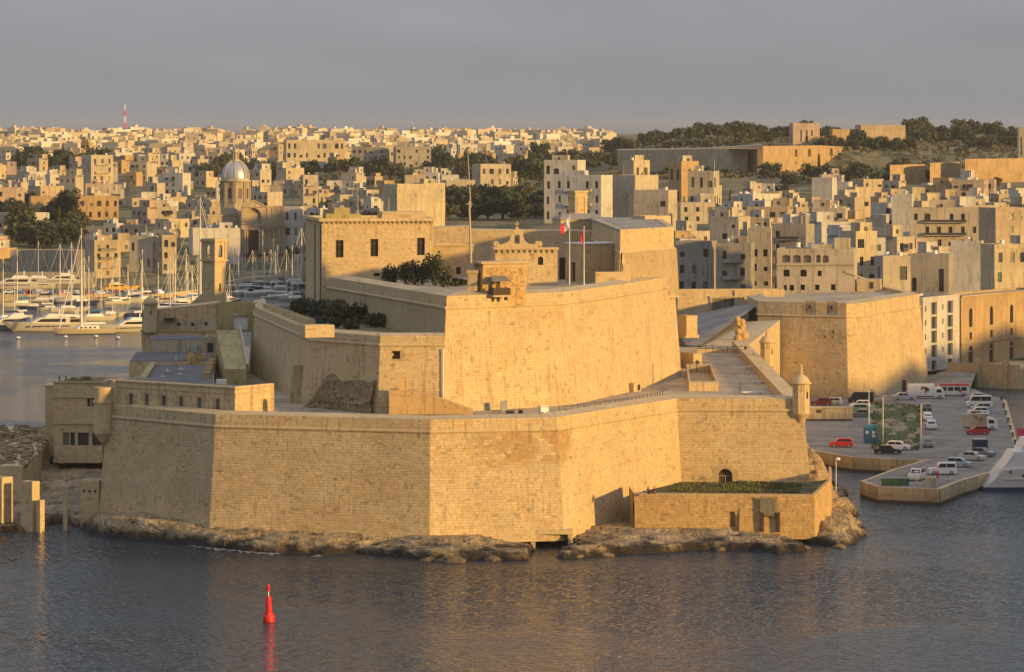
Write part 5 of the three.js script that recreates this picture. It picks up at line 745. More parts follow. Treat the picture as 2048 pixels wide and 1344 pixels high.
lorry(1852, 797, 0, 'white box lorry below the harbour bastion', M.white, 7.2, { print: [[.12, .1, .1], [.3, .2, .15], [.15, .12, .12]] }); lorry(1960, 860, 2, 'beige box lorry beside the dark red hatchback', M.render, 6.0, { print: [[.7, .3, .25], [.45, .15, .1], [.9, .8, .5]] });
{ // white kiosk bus with red stripe
  const v = Q(1907, 792), o = thing('kiosk_bus', 'white minibus with a red roof edge right of the box lorry', 'bus', [v.x, QY, v.z], R(2)); part(o, 'body', exG([[-3, .4], [3, .4], [3.05, 1.4], [2.8, 2.2], [-3, 2.25]], 2.2, .08), M.white); part(o, 'red_band', boxG(5.9, .32, 2.26, -.05, 2.28, 0), M.red); for (let k = 0; k < 4; k++) part(o, 'window', boxG(1.1, .75, .04, -2.1 + k * 1.35, 1.5, 1.11), M.glass); part(o, 'round_emblem', new THREE.CylinderGeometry(.3, .3, .05, 14).rotateX(Math.PI / 2).translate(1.2, 1.0, 1.11), M.red); for (const x of [-2, 2]) for (const s of [-1, 1]) { const w = part(o, 'wheel', wheelG, M.rubber, [x, .38, s * .98]); w.scale.setScalar(1.2); part(w, 'rim', rimG, M.metal); }
}
// ---- quay furniture
{
  const s = Q(1655, 842), pf = thing('prefab_shed', 'long white corrugated prefab with one dark window', 'shed', [s.x, QY, s.z - 2], R(2)); const cb = new MB(); for (let k = 0; k < 36; k++) cb.box(-4.6 + k * .255, -4.6 + k * .255 + .15, .3, 2.3, 1.5, 1.54, .98); part(pf, 'wall', new MB().box(-4.6, 4.6, .3, 2.35, -1.5, 1.5), M.render); stuffPart(pf, 'corrugation', cb, M.render); part(pf, 'roof', boxG(9.5, .14, 3.4, 0, 2.42, 0), M.render); part(pf, 'window', boxG(.9, .6, .08, -1.6, 1.75, 1.53), M.brown); part(pf, 'base', boxG(9.0, .3, 2.8, 0, .15, 0), M.dark);
  const c = Q(1742, 887), bc = thing('blue_cabin', 'tall blue site cabin with white notices beside the grass plot', 'cabin', [c.x, QY, c.z - 1], R(-4)); part(bc, 'wall', boxG(2.3, 2.6, 2.2, 0, 1.35, 0), M.blue); part(bc, 'roof', boxG(2.45, .5, 2.4, 0, 2.85, 0), M.teal); for (const [x, y] of [[-.6, 1.9], [.55, 1.9], [.55, 1.3]]) part(bc, 'notice', boxG(.45, .45, .04, x, y, 1.12), M.white); const rb = new MB(); for (let k = 0; k < 7; k++) rb.box(-1.1 + k * .34, -1.03 + k * .34, .1, 2.5, 1.1, 1.14, .8); part(bc, 'rib', rb, M.blue);
  const n = Q(1961, 909), nc = thing('navy_container', 'dark navy steel container near the quay neck', 'container', [n.x, QY, n.z - 1], R(3)); part(nc, 'body', boxG(2.2, 2.4, 2.2, 0, 1.2, 0), M.navy); part(nc, 'lid', boxG(2.3, .12, 2.3, 0, 2.46, 0), M.metal); for (const x of [-1, 1]) part(nc, 'corner_post', boxG(.12, 2.4, .12, x * 1.08, 1.2, 1.1), M.darkMetal);
  for (let k = 0; k < 3; k++) { const q = Q(1772 + k * 18.5, 971), b = thing('waste_bin', `green wheeled waste bin, ${['left', 'middle', 'right'][k]} of three on the quay tip`, 'bin', [q.x, QY, q.z], R(3), 'green bins on the quay tip'); part(b, 'tub', exG([[-.58, .15], [.58, .15], [.66, .95], [-.66, .95]], .95, .04), M.green); part(b, 'lid', boxG(1.38, .1, 1.05, 0, 1.0, 0), M.green); for (const x of [-.5, .5]) part(b, 'wheel', new THREE.CylinderGeometry(.09, .09, .1, 8).rotateX(Math.PI / 2).translate(x, .09, .35), M.rubber); }
  const cb2 = Q(1861, 973), cab = thing('quay_cabinet', 'beige square cabinet on the quay tip', 'cabinet', [cb2.x, QY, cb2.z]); part(cab, 'body', boxG(1.6, 1.3, 1, 0, .65, 0), M.render); part(cab, 'lid', boxG(1.7, .1, 1.1, 0, 1.33, 0), M.lime);
  const hy = Q(1875, 956), h = thing('red_hydrant', 'red hydrant post beside the beige cabinet', 'hydrant', [hy.x, QY, hy.z]); part(h, 'post', new THREE.LatheGeometry([[.22, 0], [.22, .1], [.15, .15], [.15, .8], [.2, .85], [.16, 1.05], [0, 1.12]].map(q => p2(...q)), 10), M.red); for (const sgn of [-1, 1]) part(h, 'outlet', new THREE.CylinderGeometry(.08, .08, .18, 8).rotateZ(Math.PI / 2).translate(sgn * .2, .65, 0), M.red);
  const pole = (px, pyT, py, label, arm) => { const q = Q(px, py), hh = (py - pyT) * -q.z / FOC, o = thing('lamp_post', label, 'lamp post', [q.x, QY, q.z], 0, 'lamp posts on the quay'); part(o, 'pole', new MB().bar(V(0, 0, 0), V(0, hh, 0), .09, .05, 8), M.mastMetal); part(o, 'base', boxG(.35, .3, .35, 0, .15, 0), M.metal); if (arm) part(o, 'lamp_head', boxG(.7, .12, .25, .3, hh, 0), M.metal); else part(o, 'cross_arm', boxG(.9, .1, .1, 0, hh * .82, 0), M.mastMetal); };
  pole(1738, 778, 882, 'thin lamp post left of the grass plot', 1); pole(1766, 792, 888, 'thin lamp post rising from the grass plot', 1); pole(1842, 808, 898, 'thin lamp post at right edge of the grass plot', 1); pole(1833, 937, 971, 'white cross armed post on the quay tip', 0); pole(1832, 770, 803, 'white post beside the box lorry', 0);
  for (let k = 0; k < 8; k++) { const q = Q(lerp(2003, 2034, k / 7), lerp(800, 904, k / 7)), b = thing('mooring_post', `dark mooring post on the right quay edge, ${ordinal(k + 1)} from the far end`, 'mooring post', [q.x, QY, q.z], 0, 'mooring posts along the right quay edge'); part(b, 'stem', new THREE.LatheGeometry([[.22, 0], [.16, .1], [.15, .55], [.26, .62], [.28, .75], [.12, .85], [0, .86]].map(v => p2(...v)), 10), M.darkMetal); part(b, 'foot', boxG(.6, .08, .6, 0, .04, 0), M.darkMetal); }
  const lp = thing('headland_lamp', 'leaning lamp on the golden rock headland', 'lamp post', [XA(1672, 556), 7.2, -556]); part(lp, 'pole', new MB().bar(V(0, -2, 0), V(0, 2.3, 0), .06, .05, 6), M.mastMetal); part(lp, 'lamp_head', new THREE.SphereGeometry(.28, 10, 8).scale(1.3, .8, 1).translate(.25, 2.4, 0), M.white);
}

// ================================================================ TOWN
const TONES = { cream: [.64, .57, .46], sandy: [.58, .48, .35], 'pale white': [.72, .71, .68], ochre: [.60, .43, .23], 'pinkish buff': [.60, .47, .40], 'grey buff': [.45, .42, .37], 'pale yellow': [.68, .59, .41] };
const toneMat = {}; for (const k in TONES) toneMat[k] = mat(TONES[k].map(v => v * .9), { map: plasterTex });
const unitBox = prep(new THREE.BoxGeometry(1, 1, 1)); const tankG = prep(new THREE.CylinderGeometry(.55, .55, 1.2, 10)), dishG = prep(new THREE.SphereGeometry(.45, 8, 4, 0, 6.3, 0, 1.1).rotateX(.9));
const WIN = [M.glass, M.dark, M.brown, mat([.10, .14, .10]), mat([.07, .08, .10])], trees0 = [];
const houseBoxes = [];
function house(name, label, o) {
  const { x, y, z, w, d, h, yaw = 0, tone = 'cream', seed = 1, win = 1, arches = 0, extra = 1, group, category = 'house', floors, balcony = 0 } = o, r = rng(seed), m = toneMat[tone], g = thing(name, label, category, [x, y, z], yaw, group);
  const fl = floors ?? Math.max(1, Math.round((h - o.sink) / 3.4)), base = o.sink, fh = (h - base - .9) / fl;
  const faceHoles = (len, dens) => { const hs = []; if (!win) return hs; const n = Math.max(1, Math.round(len / dens)); for (let f = 0; f < fl; f++) for (let k = 0; k < n; k++) { if (r() < .34) continue; const cx = (k + .5) * len / n + (r() - .5) * .4, ww = (r() < .2 ? .85 : .5) + r() * .12, y0 = base + f * fh + fh * .26, y1 = y0 + fh * (r() < .15 ? .3 : .5); hs.push(arches && f === fl - 1 ? { l: archPath(cx - ww * 1.2, y0 - .2, cx + ww * 1.2, y1 + .3, 5, .5), x0: cx - ww * 1.2, x1: cx + ww * 1.2, y0: y0 - .2, y1: y1 + .3 } : { l: rectPath(cx - ww, y0, cx + ww, y1), x0: cx - ww, x1: cx + ww, y0, y1 }); } return hs; };
  const t = .35, faces = [['front', w, T(-w / 2, 0, d / 2, 0), faceHoles(w, 3.4), 0], ['right', d, T(w / 2, 0, d / 2, R(90)), yaw > R(4) ? (r() < .7 ? faceHoles(d, 4.4) : []) : r() < .55 ? faceHoles(d, 4.6) : [], t], ['left', d, T(-w / 2, 0, -d / 2, R(-90)), yaw > R(4) && r() < .6 ? faceHoles(d, 4.6) : [], t], ['back', w, T(w / 2, 0, -d / 2, R(180)), [], 0]];
  const gs = []; for (const [k, len, mx, hs, ins] of faces) gs.push(slabWithHoles(rectPath(ins, 0, len - ins, h), hs.map(q => q.l), t).applyMatrix4(mx));
  part(g, 'wall', join(gs), m); part(g, 'roof', boxG(w - 2 * t, .2, d - 2 * t, 0, h - .75, 0), M.roofPale);
  for (const [, , mx, hs] of faces) for (const q of hs) { const p = mesh('window', unitBox, WIN[Math.floor(r() * r() * WIN.length)]); p.applyMatrix4(mx.clone().multiply(T((q.x0 + q.x1) / 2, (q.y0 + q.y1) / 2, -.24)).multiply(new THREE.Matrix4().makeScale(q.x1 - q.x0 + .04, q.y1 - q.y0 + .04, .05))); g.add(p); }
  if (balcony) for (let f = 1; f < fl; f++) { const by = base + f * fh + .3, len = w * .6; const b = part(g, 'balcony', boxG(len, .18, 1.1, 0, by, d / 2 + .55), m); part(b, 'railing', join([boxG(len, .7, .06, 0, by + .45, d / 2 + 1.05), boxG(.06, .7, 1.0, len / 2, by + .45, d / 2 + .55), boxG(.06, .7, 1.0, -len / 2, by + .45, d / 2 + .55)]), r() < .5 ? m : M.darkMetal); }
  if (o.step && r() < .4 && fl > 1) { const bx = (r() - .5) * (w - 4), by = base + fh * (fl - 1) + .3; const cb = part(g, 'closed_balcony', boxG(1.7, 2.0, .9, bx, by + 1.0, d / 2 + .45), WIN[2 + Math.floor(r() * 3)]); part(cb, 'balcony_glass', boxG(1.4, .8, .05, bx, by + 1.35, d / 2 + .92), M.glass); part(cb, 'bracket', boxG(1.5, .25, .7, bx, by - .12, d / 2 + .35), m); }
  if (extra) {
    if (o.step && r() < .65) { const uw = w * (.38 + r() * .3), ud = d * (.5 + r() * .3), uh = 2.7 + r() * .6, ux = (r() < .5 ? -1 : 1) * (w - uw) / 2, uz = -(d - ud) / 2 + r() * .8; const up = part(g, 'upper_storey', boxG(uw, uh + .6, ud, ux, h - .6 + uh / 2, uz), r() < .75 ? m : toneMat['pale white']); if (r() < .8) part(up, 'window', boxG(.9, 1.1, .06, ux + (r() - .5) * uw * .4, h + uh * .4, uz + ud / 2 + .02), M.dark); if (r() < .5) part(up, 'side_window', boxG(.06, 1.1, .8, ux + uw / 2 + .02, h + uh * .4, uz), M.dark); part(up, 'roof_rim', boxG(uw + .15, .18, ud + .15, ux, h + uh - .35, uz), m); }
    if (r() < .5) { const ww = 2.4 + r() * w * .3, hh = 2 + r() * .9, hx = (r() - .5) * (w - ww - 1), hz = (r() - .5) * (d - 3.5); part(g, 'roof_hut', boxG(ww, hh, 2.6 + r(), hx, h - .65 + hh / 2, hz), r() < .7 ? m : toneMat['cream']); if (r() < .6) part(g, 'hut_door', boxG(.8, 1.6, .06, hx + (r() - .5) * .8, h + .2, hz + 1.85), M.dark); }
    for (let k = 0; k < 2; k++) if (r() < .5) part(g, 'water_tank', tankG, r() < .7 ? M.white : M.roofPale, [(r() - .5) * (w - 2), h + .25, (r() - .5) * (d - 2)]);
    if (r() < .35) part(g, 'antenna', new MB().bar(V(0, 0, 0), V(0, 2.5 + r() * 2.5, 0), .045, .03, 4), M.mastMetal, [(r() - .5) * (w - 2), h - .6, (r() - .5) * (d - 2)]);
    if (r() < .2) part(g, 'satellite_dish', dishG, M.white, [(r() - .5) * (w - 2), h + .6, d * .3]);
  }
  return g;
}
// placing a house so that it fills px0..px1 and reaches from row top to row base at distance D
function houseAt(label, px0, px1, pyT, D, yawDeg, tone, opt = {}) {
  const pc = (px0 + px1) / 2, gy = opt.gy ?? groundY(pc, D + 4), a = R(yawDeg), span = (px1 - px0) * D / FOC, rr = opt.ratio ?? .8, w = span / (Math.cos(a) + rr * Math.abs(Math.sin(a))), d = Math.max(5, w * rr), yT = YA(pyT, D);
  const sink = 4, y = Math.min(gy, yT - 3) - sink; houseBoxes.push([px0, px1, pyT, D]);
  return house(opt.name ?? 'town_house', label, { x: XA(pc, D), y, z: -D - d * .45, w, d, h: yT - y, sink: Math.max(sink, 0), yaw: a, tone, seed: Math.round(px0 * 7 + pyT * 13 + D), group: opt.group ?? 'houses of the town', category: opt.category ?? 'house', ...opt });
}
// ---- trees: leaf clumps through the crown
function leafCloud(mb, c, rx, ry, n, size, r, tone = 1) {
  for (let k = 0; k < n; k++) {
    const u = r() * 2 - 1, a = r() * 6.283, rad = Math.pow(r(), .4), s = Math.sqrt(1 - u * u), p = V(c.x + rx * rad * s * Math.cos(a), c.y + ry * rad * u, c.z + rx * rad * s * Math.sin(a)), q = size * (.6 + .8 * r()), b1 = r() * 6.28, b2 = (r() - .5) * 2.2, e1 = V(Math.cos(b1), Math.sin(b2) * .6, Math.sin(b1)).multiplyScalar(q), e2 = V(-Math.sin(b1) * Math.sin(b2), Math.cos(b2), Math.cos(b1) * Math.sin(b2)).multiplyScalar(q), t = tone * (.65 + .7 * r());
    mb.quad(p.clone().sub(e1), p.clone().addScaledVector(e2, -.7), p.clone().add(e1), p.clone().add(e2), [t, t * (.92 + .16 * r()), t]);
  }
}
const crownG = [], trunkG = [];
for (let v = 0; v < 6; v++) {                                    // unit trees about 6 m wide
  const r = rng(400 + v), mb = new MB(), tk = new MB(), H0 = v === 4 ? 0.9 : 0.45; tk.bar(V(0, -2, 0), V(.15, H0 + .8, 0), .26, .17, 7); const n = 12 + (v % 3) * 2;
  if (v === 5) { for (let k = 0; k < 9; k++) leafCloud(mb, V(0, .8 + k * .95, 0), 1.35 * (1 - k / 11), .7, 55, .34, r); tk.bar(V(0, 0, 0), V(0, 8, 0), .14, .04, 5); }
  else for (let k = 0; k < n; k++) { const a = k * 2.4 + r(), q = 1.0 + r() * 1.1, c = V(Math.cos(a) * q * (k ? 1 : 0), H0 + .5 + r() * 2.3, Math.sin(a) * q * (k ? 1 : 0)); tk.bar(V(.1, H0 * .6, 0), c, .11, .04, 5); leafCloud(mb, c, .95 + r() * .55, .7 + r() * .4, 70, .3, r, .85 + .3 * r()); }
  crownG.push(mb.geo()); trunkG.push(tk.geo());
}
function tree(name, label, px, pyBase, D, wpx, kind, m, group, opt = {}) {
  const y = opt.y ?? groundY(px, D), s = wpx * D / FOC / 5.2, o = thing(name, label, opt.category ?? 'tree', [XA(px, D), y, -D], (px * 37 % 628) / 100, group); o.scale.set(s, s * (opt.tall ?? 1), s); part(o, 'trunk', trunkG[kind], M.bark); part(o, 'crown', crownG[kind], m); return o;
}
// ---- domed church
{
  const D = 1560, o = thing('domed_church', 'domed parish church with golden portico and silver dome', 'church', [XA(522, D), 8, -D], R(14)), s = D / FOC; const yT = py => YA(py, D) - 8;
  const st = toneMat.sandy, w = 16.5, hF = yT(404), hW = yT(413);
  // two storey front: colonnade below, arched niche above
  const lowH = yT(452); const hx = 3.2;
  part(o, 'lower_front', slabWithHoles(rectPath(-w / 2, 0, w / 2, lowH), [rectPath(-w / 2 + 2.2, 0, -w / 2 + 6.6, lowH - 1.6)], 1.2).translate(0, 0, 4), st); part(o, 'porch_back', boxG(6, lowH, .3, -w / 2 + 4.4, lowH / 2, 2.2), M.brown);
  for (const x of [-w / 2 + 1, -w / 2 + 2, -w / 2 + 6.8, -w / 2 + 7.8, 1.8, 4.2, 6.2, 7.8]) { const c = part(o, 'column', new THREE.CylinderGeometry(.42, .48, lowH - 1.6, 10).translate(x, (lowH - 1.6) / 2, 4.35), st); part(c, 'capital', boxG(1.05, .5, 1.05, x, lowH - 1.5, 4.35), st); }
  part(o, 'entablature', join([boxG(w + .6, 1.0, 1.6, 0, lowH - .6, 4), boxG(w + 1.2, .4, 2.2, 0, lowH + .1, 4)]), st);
  for (let k = 0; k < 26; k++) part(o, 'baluster', boxG(.22, .8, .22, -w / 2 + .4 + k * (w - .8) / 25, lowH + .7, 4.7), st); part(o, 'balustrade_rail', boxG(w, .2, .4, 0, lowH + 1.15, 4.7), st);
  const uL = -w / 2, uw = 9.6, uT = hF - 1.9, gp = [p2(uL, lowH + .3), p2(uL + uw, lowH + .3), p2(uL + uw, uT), p2(uL + uw / 2, hF + .5), p2(uL, uT)];
  part(o, 'pediment_front', slabWithHoles(gp, [archPath(uL + 1.6, lowH + 1.2, uL + uw - 1.9, uT - .4, 14)], 1.0).translate(0, 0, 3.2), st); part(o, 'niche_back', boxG(uw - 1, uT - lowH, .3, uL + uw / 2, (uT + lowH) / 2, 1.4), toneMat.ochre); part(o, 'niche_window', boxG(1.3, 3.2, .12, uL + uw / 2, lowH + 3, 1.62), M.dark);
  part(o, 'pediment_moulding', (() => { const m = new MB(); m.bar(V(uL - .3, uT, 3.4), V(uL + uw / 2, hF + .6, 3.4), .28, .28, 4).bar(V(uL + uw / 2, hF + .6, 3.4), V(uL + uw + .3, uT, 3.4), .28, .28, 4).bar(V(uL - .3, uT, 3.4), V(uL + uw + .3, uT, 3.4), .22, .22, 4); return m; })(), st);
  part(o, 'right_wing', boxG(w - uw, hW - lowH, 6, uL + uw + (w - uw) / 2, (hW + lowH) / 2, .3), st); for (let k = 0; k < 4; k++) part(o, 'pilaster', boxG(.55, hW - lowH - 1, .3, uL + uw + .6 + k * 1.95, (hW + lowH) / 2, 3.4), st); part(o, 'wing_cornice', boxG(w - uw + .4, .5, 6.5, uL + uw + (w - uw) / 2, hW, .3), st);
  part(o, 'nave', boxG(w, lowH + 5, 26, 0, (lowH + 5) / 2, -11), st); part(o, 'left_transept', boxG(13, lowH + 4, 10, -w / 2 - 5.5, (lowH + 4) / 2, -9), st); part(o, 'transept_cornice', boxG(13.5, .6, 10.5, -w / 2 - 5.5, lowH + 4.1, -9), st); for (let k = 0; k < 4; k++) part(o, 'pilaster', boxG(.7, lowH + 3, .3, -w / 2 - 11 + k * 3.4, (lowH + 3) / 2, -3.9), st);
  const dx = XA(485, D + 12) - XA(522, D), dz = -12, rD = 28.3 * s, y0 = yT(408), y1 = yT(361); const dg = new THREE.Group(); dg.name = 'drum'; dg.position.set(dx, 0, dz); o.add(dg);
  for (let k = 0; k < 8; k++) { const a = R(45 * k + 10), side = 2 * rD * Math.tan(R(22.5)) * .99; part(dg, 'drum_wall', slabWithHoles(rectPath(-side / 2, y0 - 4, side / 2, y1), [rectPath(-.8, y0 + 2, .8, y0 + 6)], .5).applyMatrix4(T(0, 0, 0, a).multiply(T(0, 0, rD * .965))), st); part(dg, 'drum_window', boxG(1.7, 4.1, .1).applyMatrix4(T(0, 0, 0, a).multiply(T(0, y0 + 4, rD * .92))), M.dark); for (const q of [-1, 1]) part(dg, 'drum_pilaster', boxG(.5, y1 - y0 - 1, .4).applyMatrix4(T(0, 0, 0, a).multiply(T(q * (side / 2 - .5), (y0 + y1) / 2 - .3, rD))), st); }
  part(dg, 'drum_cornice', new THREE.LatheGeometry([[rD - .2, y1 - .9], [rD + .7, y1 - .5], [rD + .8, y1 - .1], [rD + .1, y1], [rD * .96, y1 + .9]].map(q => p2(...q)), 32), toneMat.cream);
  const dh = yT(322) - y1 - .5, prof = []; for (let i = 0; i <= 14; i++) { const a = i / 14 * R(84); prof.push(p2(rD * .985 * Math.cos(a), y1 + .8 + dh * Math.sin(a))); } part(dg, 'dome', new THREE.LatheGeometry(prof, 40), M.silver);
  for (let k = 0; k < 8; k++) { const m = new MB(), a = R(45 * k + 32.5); for (let i = 0; i < 14; i++) { const p = prof[i], q = prof[i + 1], P = v => V(Math.sin(a) * (v.x + .05), v.y + .05, Math.cos(a) * (v.x + .05)); m.bar(P(p), P(q), .27, .25, 5, 1, false); } part(dg, 'dome_rib', m, toneMat.cream); }
  const ly = yT(322); part(dg, 'lantern', join([new THREE.CylinderGeometry(1.7, 2.0, .7, 12).translate(0, ly + .2, 0), new THREE.CylinderGeometry(.95, 1.1, 2.9, 8).translate(0, ly + 1.9, 0), new THREE.CylinderGeometry(1.35, 1.2, .35, 12).translate(0, ly + 3.4, 0), new THREE.ConeGeometry(1.0, 1.6, 12).translate(0, ly + 4.3, 0), boxG(.14, 1.1, .14, 0, ly + 5.4, 0), boxG(.6, .14, .14, 0, ly + 5.5, 0)]), toneMat['pale yellow']); for (let k = 0; k < 8; k++) part(dg, 'lantern_pier', boxG(.3, 2.8, .5).applyMatrix4(T(0, ly + 1.9, 0, R(45 * k)).multiply(T(0, 0, 1.15))), toneMat['pale yellow']);
}
const taken = [[400, 580, 1330, 1660]];                          // columns and distances kept free of filler houses
const keep = (px0, px1, D0, D1) => taken.push([px0, px1, D0, D1]);
// ---- recognisable blocks, left to right
const named = [
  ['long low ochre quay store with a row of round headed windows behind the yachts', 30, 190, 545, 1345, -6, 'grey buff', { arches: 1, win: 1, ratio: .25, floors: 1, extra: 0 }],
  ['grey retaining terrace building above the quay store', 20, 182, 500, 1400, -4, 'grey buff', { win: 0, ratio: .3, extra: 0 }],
  ['tall narrow golden house with red balconies on the quay', 166, 240, 480, 1380, 28, 'sandy', { floors: 4, ratio: .9, balcony: 1 }],
  ['lone apartment slab with blank grey flank high above the marina', 160, 225, 310, 1930, 32, 'cream', { floors: 4, ratio: .9, balcony: 1 }],
  ['long low golden school with tall rear pilasters on the hillside', 55, 236, 392, 1640, 12, 'ochre', { floors: 2, ratio: .25, extra: 0 }],
  ['pink house at the left picture edge', -20, 48, 375, 1660, 18, 'pinkish buff', { floors: 3 }],
  ['white narrow house above the dark garden trees', 62, 98, 425, 1590, 20, 'pale white', { floors: 3 }],
  ['golden house with two rows of arched windows behind the tall mast', 315, 352, 470, 1395, 22, 'sandy', { floors: 3, arches: 1 }],
  ['cream blank sided block left of the arched golden house', 258, 318, 472, 1400, -16, 'cream', { floors: 2, ratio: .9 }],
  ['long pale block with six dark windows left of the church', 388, 452, 450, 1470, 4, 'cream', { floors: 1, ratio: .6 }],
  ['pale blank block between the belfry and the church', 375, 480, 456, 1450, 14, 'pale white', { win: 0, ratio: .5 }],
  ['white house with two windows right of the church portico', 566, 606, 413, 1560, -12, 'pale white', { floors: 3, extra: 0 }],
  ['four storey block with glazed top floor right of the dome', 600, 636, 350, 1700, 16, 'cream', { floors: 4, balcony: 1 }],
  ['long golden terrace of arched houses on the skyline right of the dome', 566, 690, 280, 2350, 10, 'pale yellow', { floors: 3, arches: 1, ratio: .35 }],
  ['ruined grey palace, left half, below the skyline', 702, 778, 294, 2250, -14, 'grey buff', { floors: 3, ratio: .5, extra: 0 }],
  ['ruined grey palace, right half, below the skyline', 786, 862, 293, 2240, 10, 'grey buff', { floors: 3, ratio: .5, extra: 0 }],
  ['blank sunlit yellow house with a tree shadow beside the dark garden', 766, 848, 368, 1420, 34, 'pale yellow', { win: 0, ratio: .8 }],
  ['pale yellow stepped house right of the blank sunlit house', 826, 890, 366, 1450, 36, 'pale yellow', { win: 0, ratio: .7 }],
  ['cream villa of three storeys with arched windows beside the signal mast', 944, 1022, 328, 1620, 22, 'cream', { floors: 4, ratio: .7 }],
  ['cream wing joining the villa at its left', 884, 950, 360, 1600, 14, 'cream', { floors: 2, ratio: .6 }],
  ['large pale apartment terrace with blue grey shaded left flank', 1110, 1226, 350, 1330, -24, 'pale white', { floors: 5, balcony: 1, ratio: .6 }],
  ['tall blank golden gable at the right end of the apartment terrace', 1222, 1318, 350, 1345, 44, 'cream', { win: 0, ratio: 1, floors: 4 }],
  ['white apartment block at the foot of the bushy slope', 1088, 1172, 320, 1480, -18, 'pale white', { floors: 4, arches: 1 }],
  ['golden stepped penthouse block above the apartment terrace', 1246, 1300, 320, 1420, 38, 'pale yellow', { floors: 3 }],
  ['orange house with blank side under the grey rampart', 1338, 1398, 322, 1500, 40, 'ochre', { floors: 2 }],
  ['pale house with three arched openings under the rampart', 1376, 1440, 342, 1480, -18, 'cream', { arches: 1, floors: 2 }],
  ['pale block with brown door below the golden gable', 1268, 1356, 380, 1260, -20, 'cream', { floors: 3 }],
  ['white modern villa with long dark windows below the arched rampart', 1624, 1676, 355, 1500, -22, 'pale white', { floors: 2 }],
  ['blue white blank block above the long apartment house', 1784, 1830, 388, 1240, -12, 'pale white', { win: 0 }],
  ['long apartment house with two rows of windows', 1820, 1965, 415, 1180, -6, 'cream', { floors: 3, ratio: .35, balcony: 1 }],
  ['golden apartment house at the right picture edge', 1962, 2075, 415, 1120, 24, 'sandy', { floors: 4, ratio: .7 }],
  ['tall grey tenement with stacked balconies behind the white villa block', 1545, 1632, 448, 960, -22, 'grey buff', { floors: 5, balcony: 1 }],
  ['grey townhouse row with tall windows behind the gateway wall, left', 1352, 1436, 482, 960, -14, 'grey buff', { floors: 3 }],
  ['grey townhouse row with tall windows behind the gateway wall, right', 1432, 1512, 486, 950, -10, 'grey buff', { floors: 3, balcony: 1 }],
  ['pale cream townhouse beside the tall thin lamp mast', 1500, 1552, 455, 975, -16, 'cream', { floors: 4 }],
  ['bright golden block with large window above the white villa block', 1686, 1756, 462, 925, 34, 'pale yellow', { floors: 4, ratio: .8 }],
  ['cream house with rounded bay on the bastion edge', 1752, 1822, 512, 900, 16, 'cream', { floors: 2 }],
  ['grey ochre blank house right of the rounded bay', 1816, 1912, 508, 915, -14, 'grey buff', { floors: 2, win: 1 }],
  ['golden house with shutters above the arched warehouse', 1966, 2060, 488, 960, 20, 'pale yellow', { floors: 3 }],
  ['pale blank walled house above the warehouse roof', 1902, 1972, 482, 985, -12, 'pale white', { win: 0 }],
];
named.forEach(([label, a, b, t, D, yaw, tone, opt], i) => { houseAt(label, a, b, t, D, yaw, tone, { name: 'landmark_house', group: undefined, ...opt }); keep(a - 2, b + 2, D - 60, D + 34); });
// ---- white villa block with arched loggia by the bastion
{
  const D = 862, yb = 12, o = thing('loggia_villa', 'white stepped villa block with arched loggias above the harbour bastion', 'building', [XA(1640, D), yb, -D - 8], R(-8)), w = (1722 - 1567) * D / FOC, h = YA(498, D) - yb, fx = px => (px - 1567) * D / FOC, fy = py => YA(py, D) - yb;
  const A = (px0, px1, t, b) => ({ loop: archPath(fx(px0), fy(b), fx(px1), fy(t), 10, .35), m: toneMat.cream }), Wd = (px, t, b, k = 4.5) => ({ loop: rectPath(fx(px) - k * D / FOC, fy(b), fx(px) + k * D / FOC, fy(t)), m: M.dark });
  stoneHouse(o, { w, d: 12, h, m: toneMat.cream, paneD: 1.0, t: 1.1, holes: { front: [A(1577, 1594, 511, 526), A(1599, 1615, 511, 526), A(1620, 1636, 511, 526), A(1646, 1655, 510, 526), A(1659, 1671, 511, 526), { loop: archPath(fx(1580), fy(554), fx(1593), fy(540), 8, .3), m: M.dark }, { loop: archPath(fx(1614), fy(554), fx(1627), fy(540), 8, .3), m: M.dark }, Wd(1584, 571, 582, 3), Wd(1597, 571, 582), Wd(1619, 570, 581), Wd(1648, 570, 581), Wd(1680, 569, 581), Wd(1653, 542, 553, 4)], right: [[2, fy(581), 2.8, fy(565)]] } });
  part(o, 'string_band', boxG(w + .1, .25, .3, 0, fy(530), 6.1), toneMat.cream); part(o, 'stair_tower', boxG(3.2, fy(478), 5, w / 2 - 3, fy(478) / 2, -2), toneMat['pale yellow']); part(o, 'side_annex', boxG(5, fy(560), 6, w / 2 + 3, fy(560) / 2, 0), toneMat['pale yellow']); part(o, 'annex_window', boxG(.8, 1.4, .1, w / 2 + 3.6, fy(572), 3.02), M.dark);
  const sr = new MB(); sr.quad(V(w / 2 - 2, fy(545), 6.2), V(w / 2 + 3, fy(562), 6.2), V(w / 2 + 3, fy(562) + .35, 6.2), V(w / 2 - 2, fy(545) + .35, 6.2)).quad(V(w / 2 - 2, fy(545) + .35, 6.2), V(w / 2 + 3, fy(562) + .35, 6.2), V(w / 2 + 3, fy(562) + .35, 4.6), V(w / 2 - 2, fy(545) + .35, 4.6)); part(o, 'outside_stair', sr, toneMat.cream);
  for (let k = 0; k < 4; k++) part(o, 'water_tank', tankG, M.white, [-w / 2 + 4 + k * 2.6, h + .5, -3]); part(o, 'terrace_wall', boxG(4.5, 1.2, 1.5, 1, h + .2, 0), toneMat['pale yellow']); keep(1560, 1760, 700, 930);
}
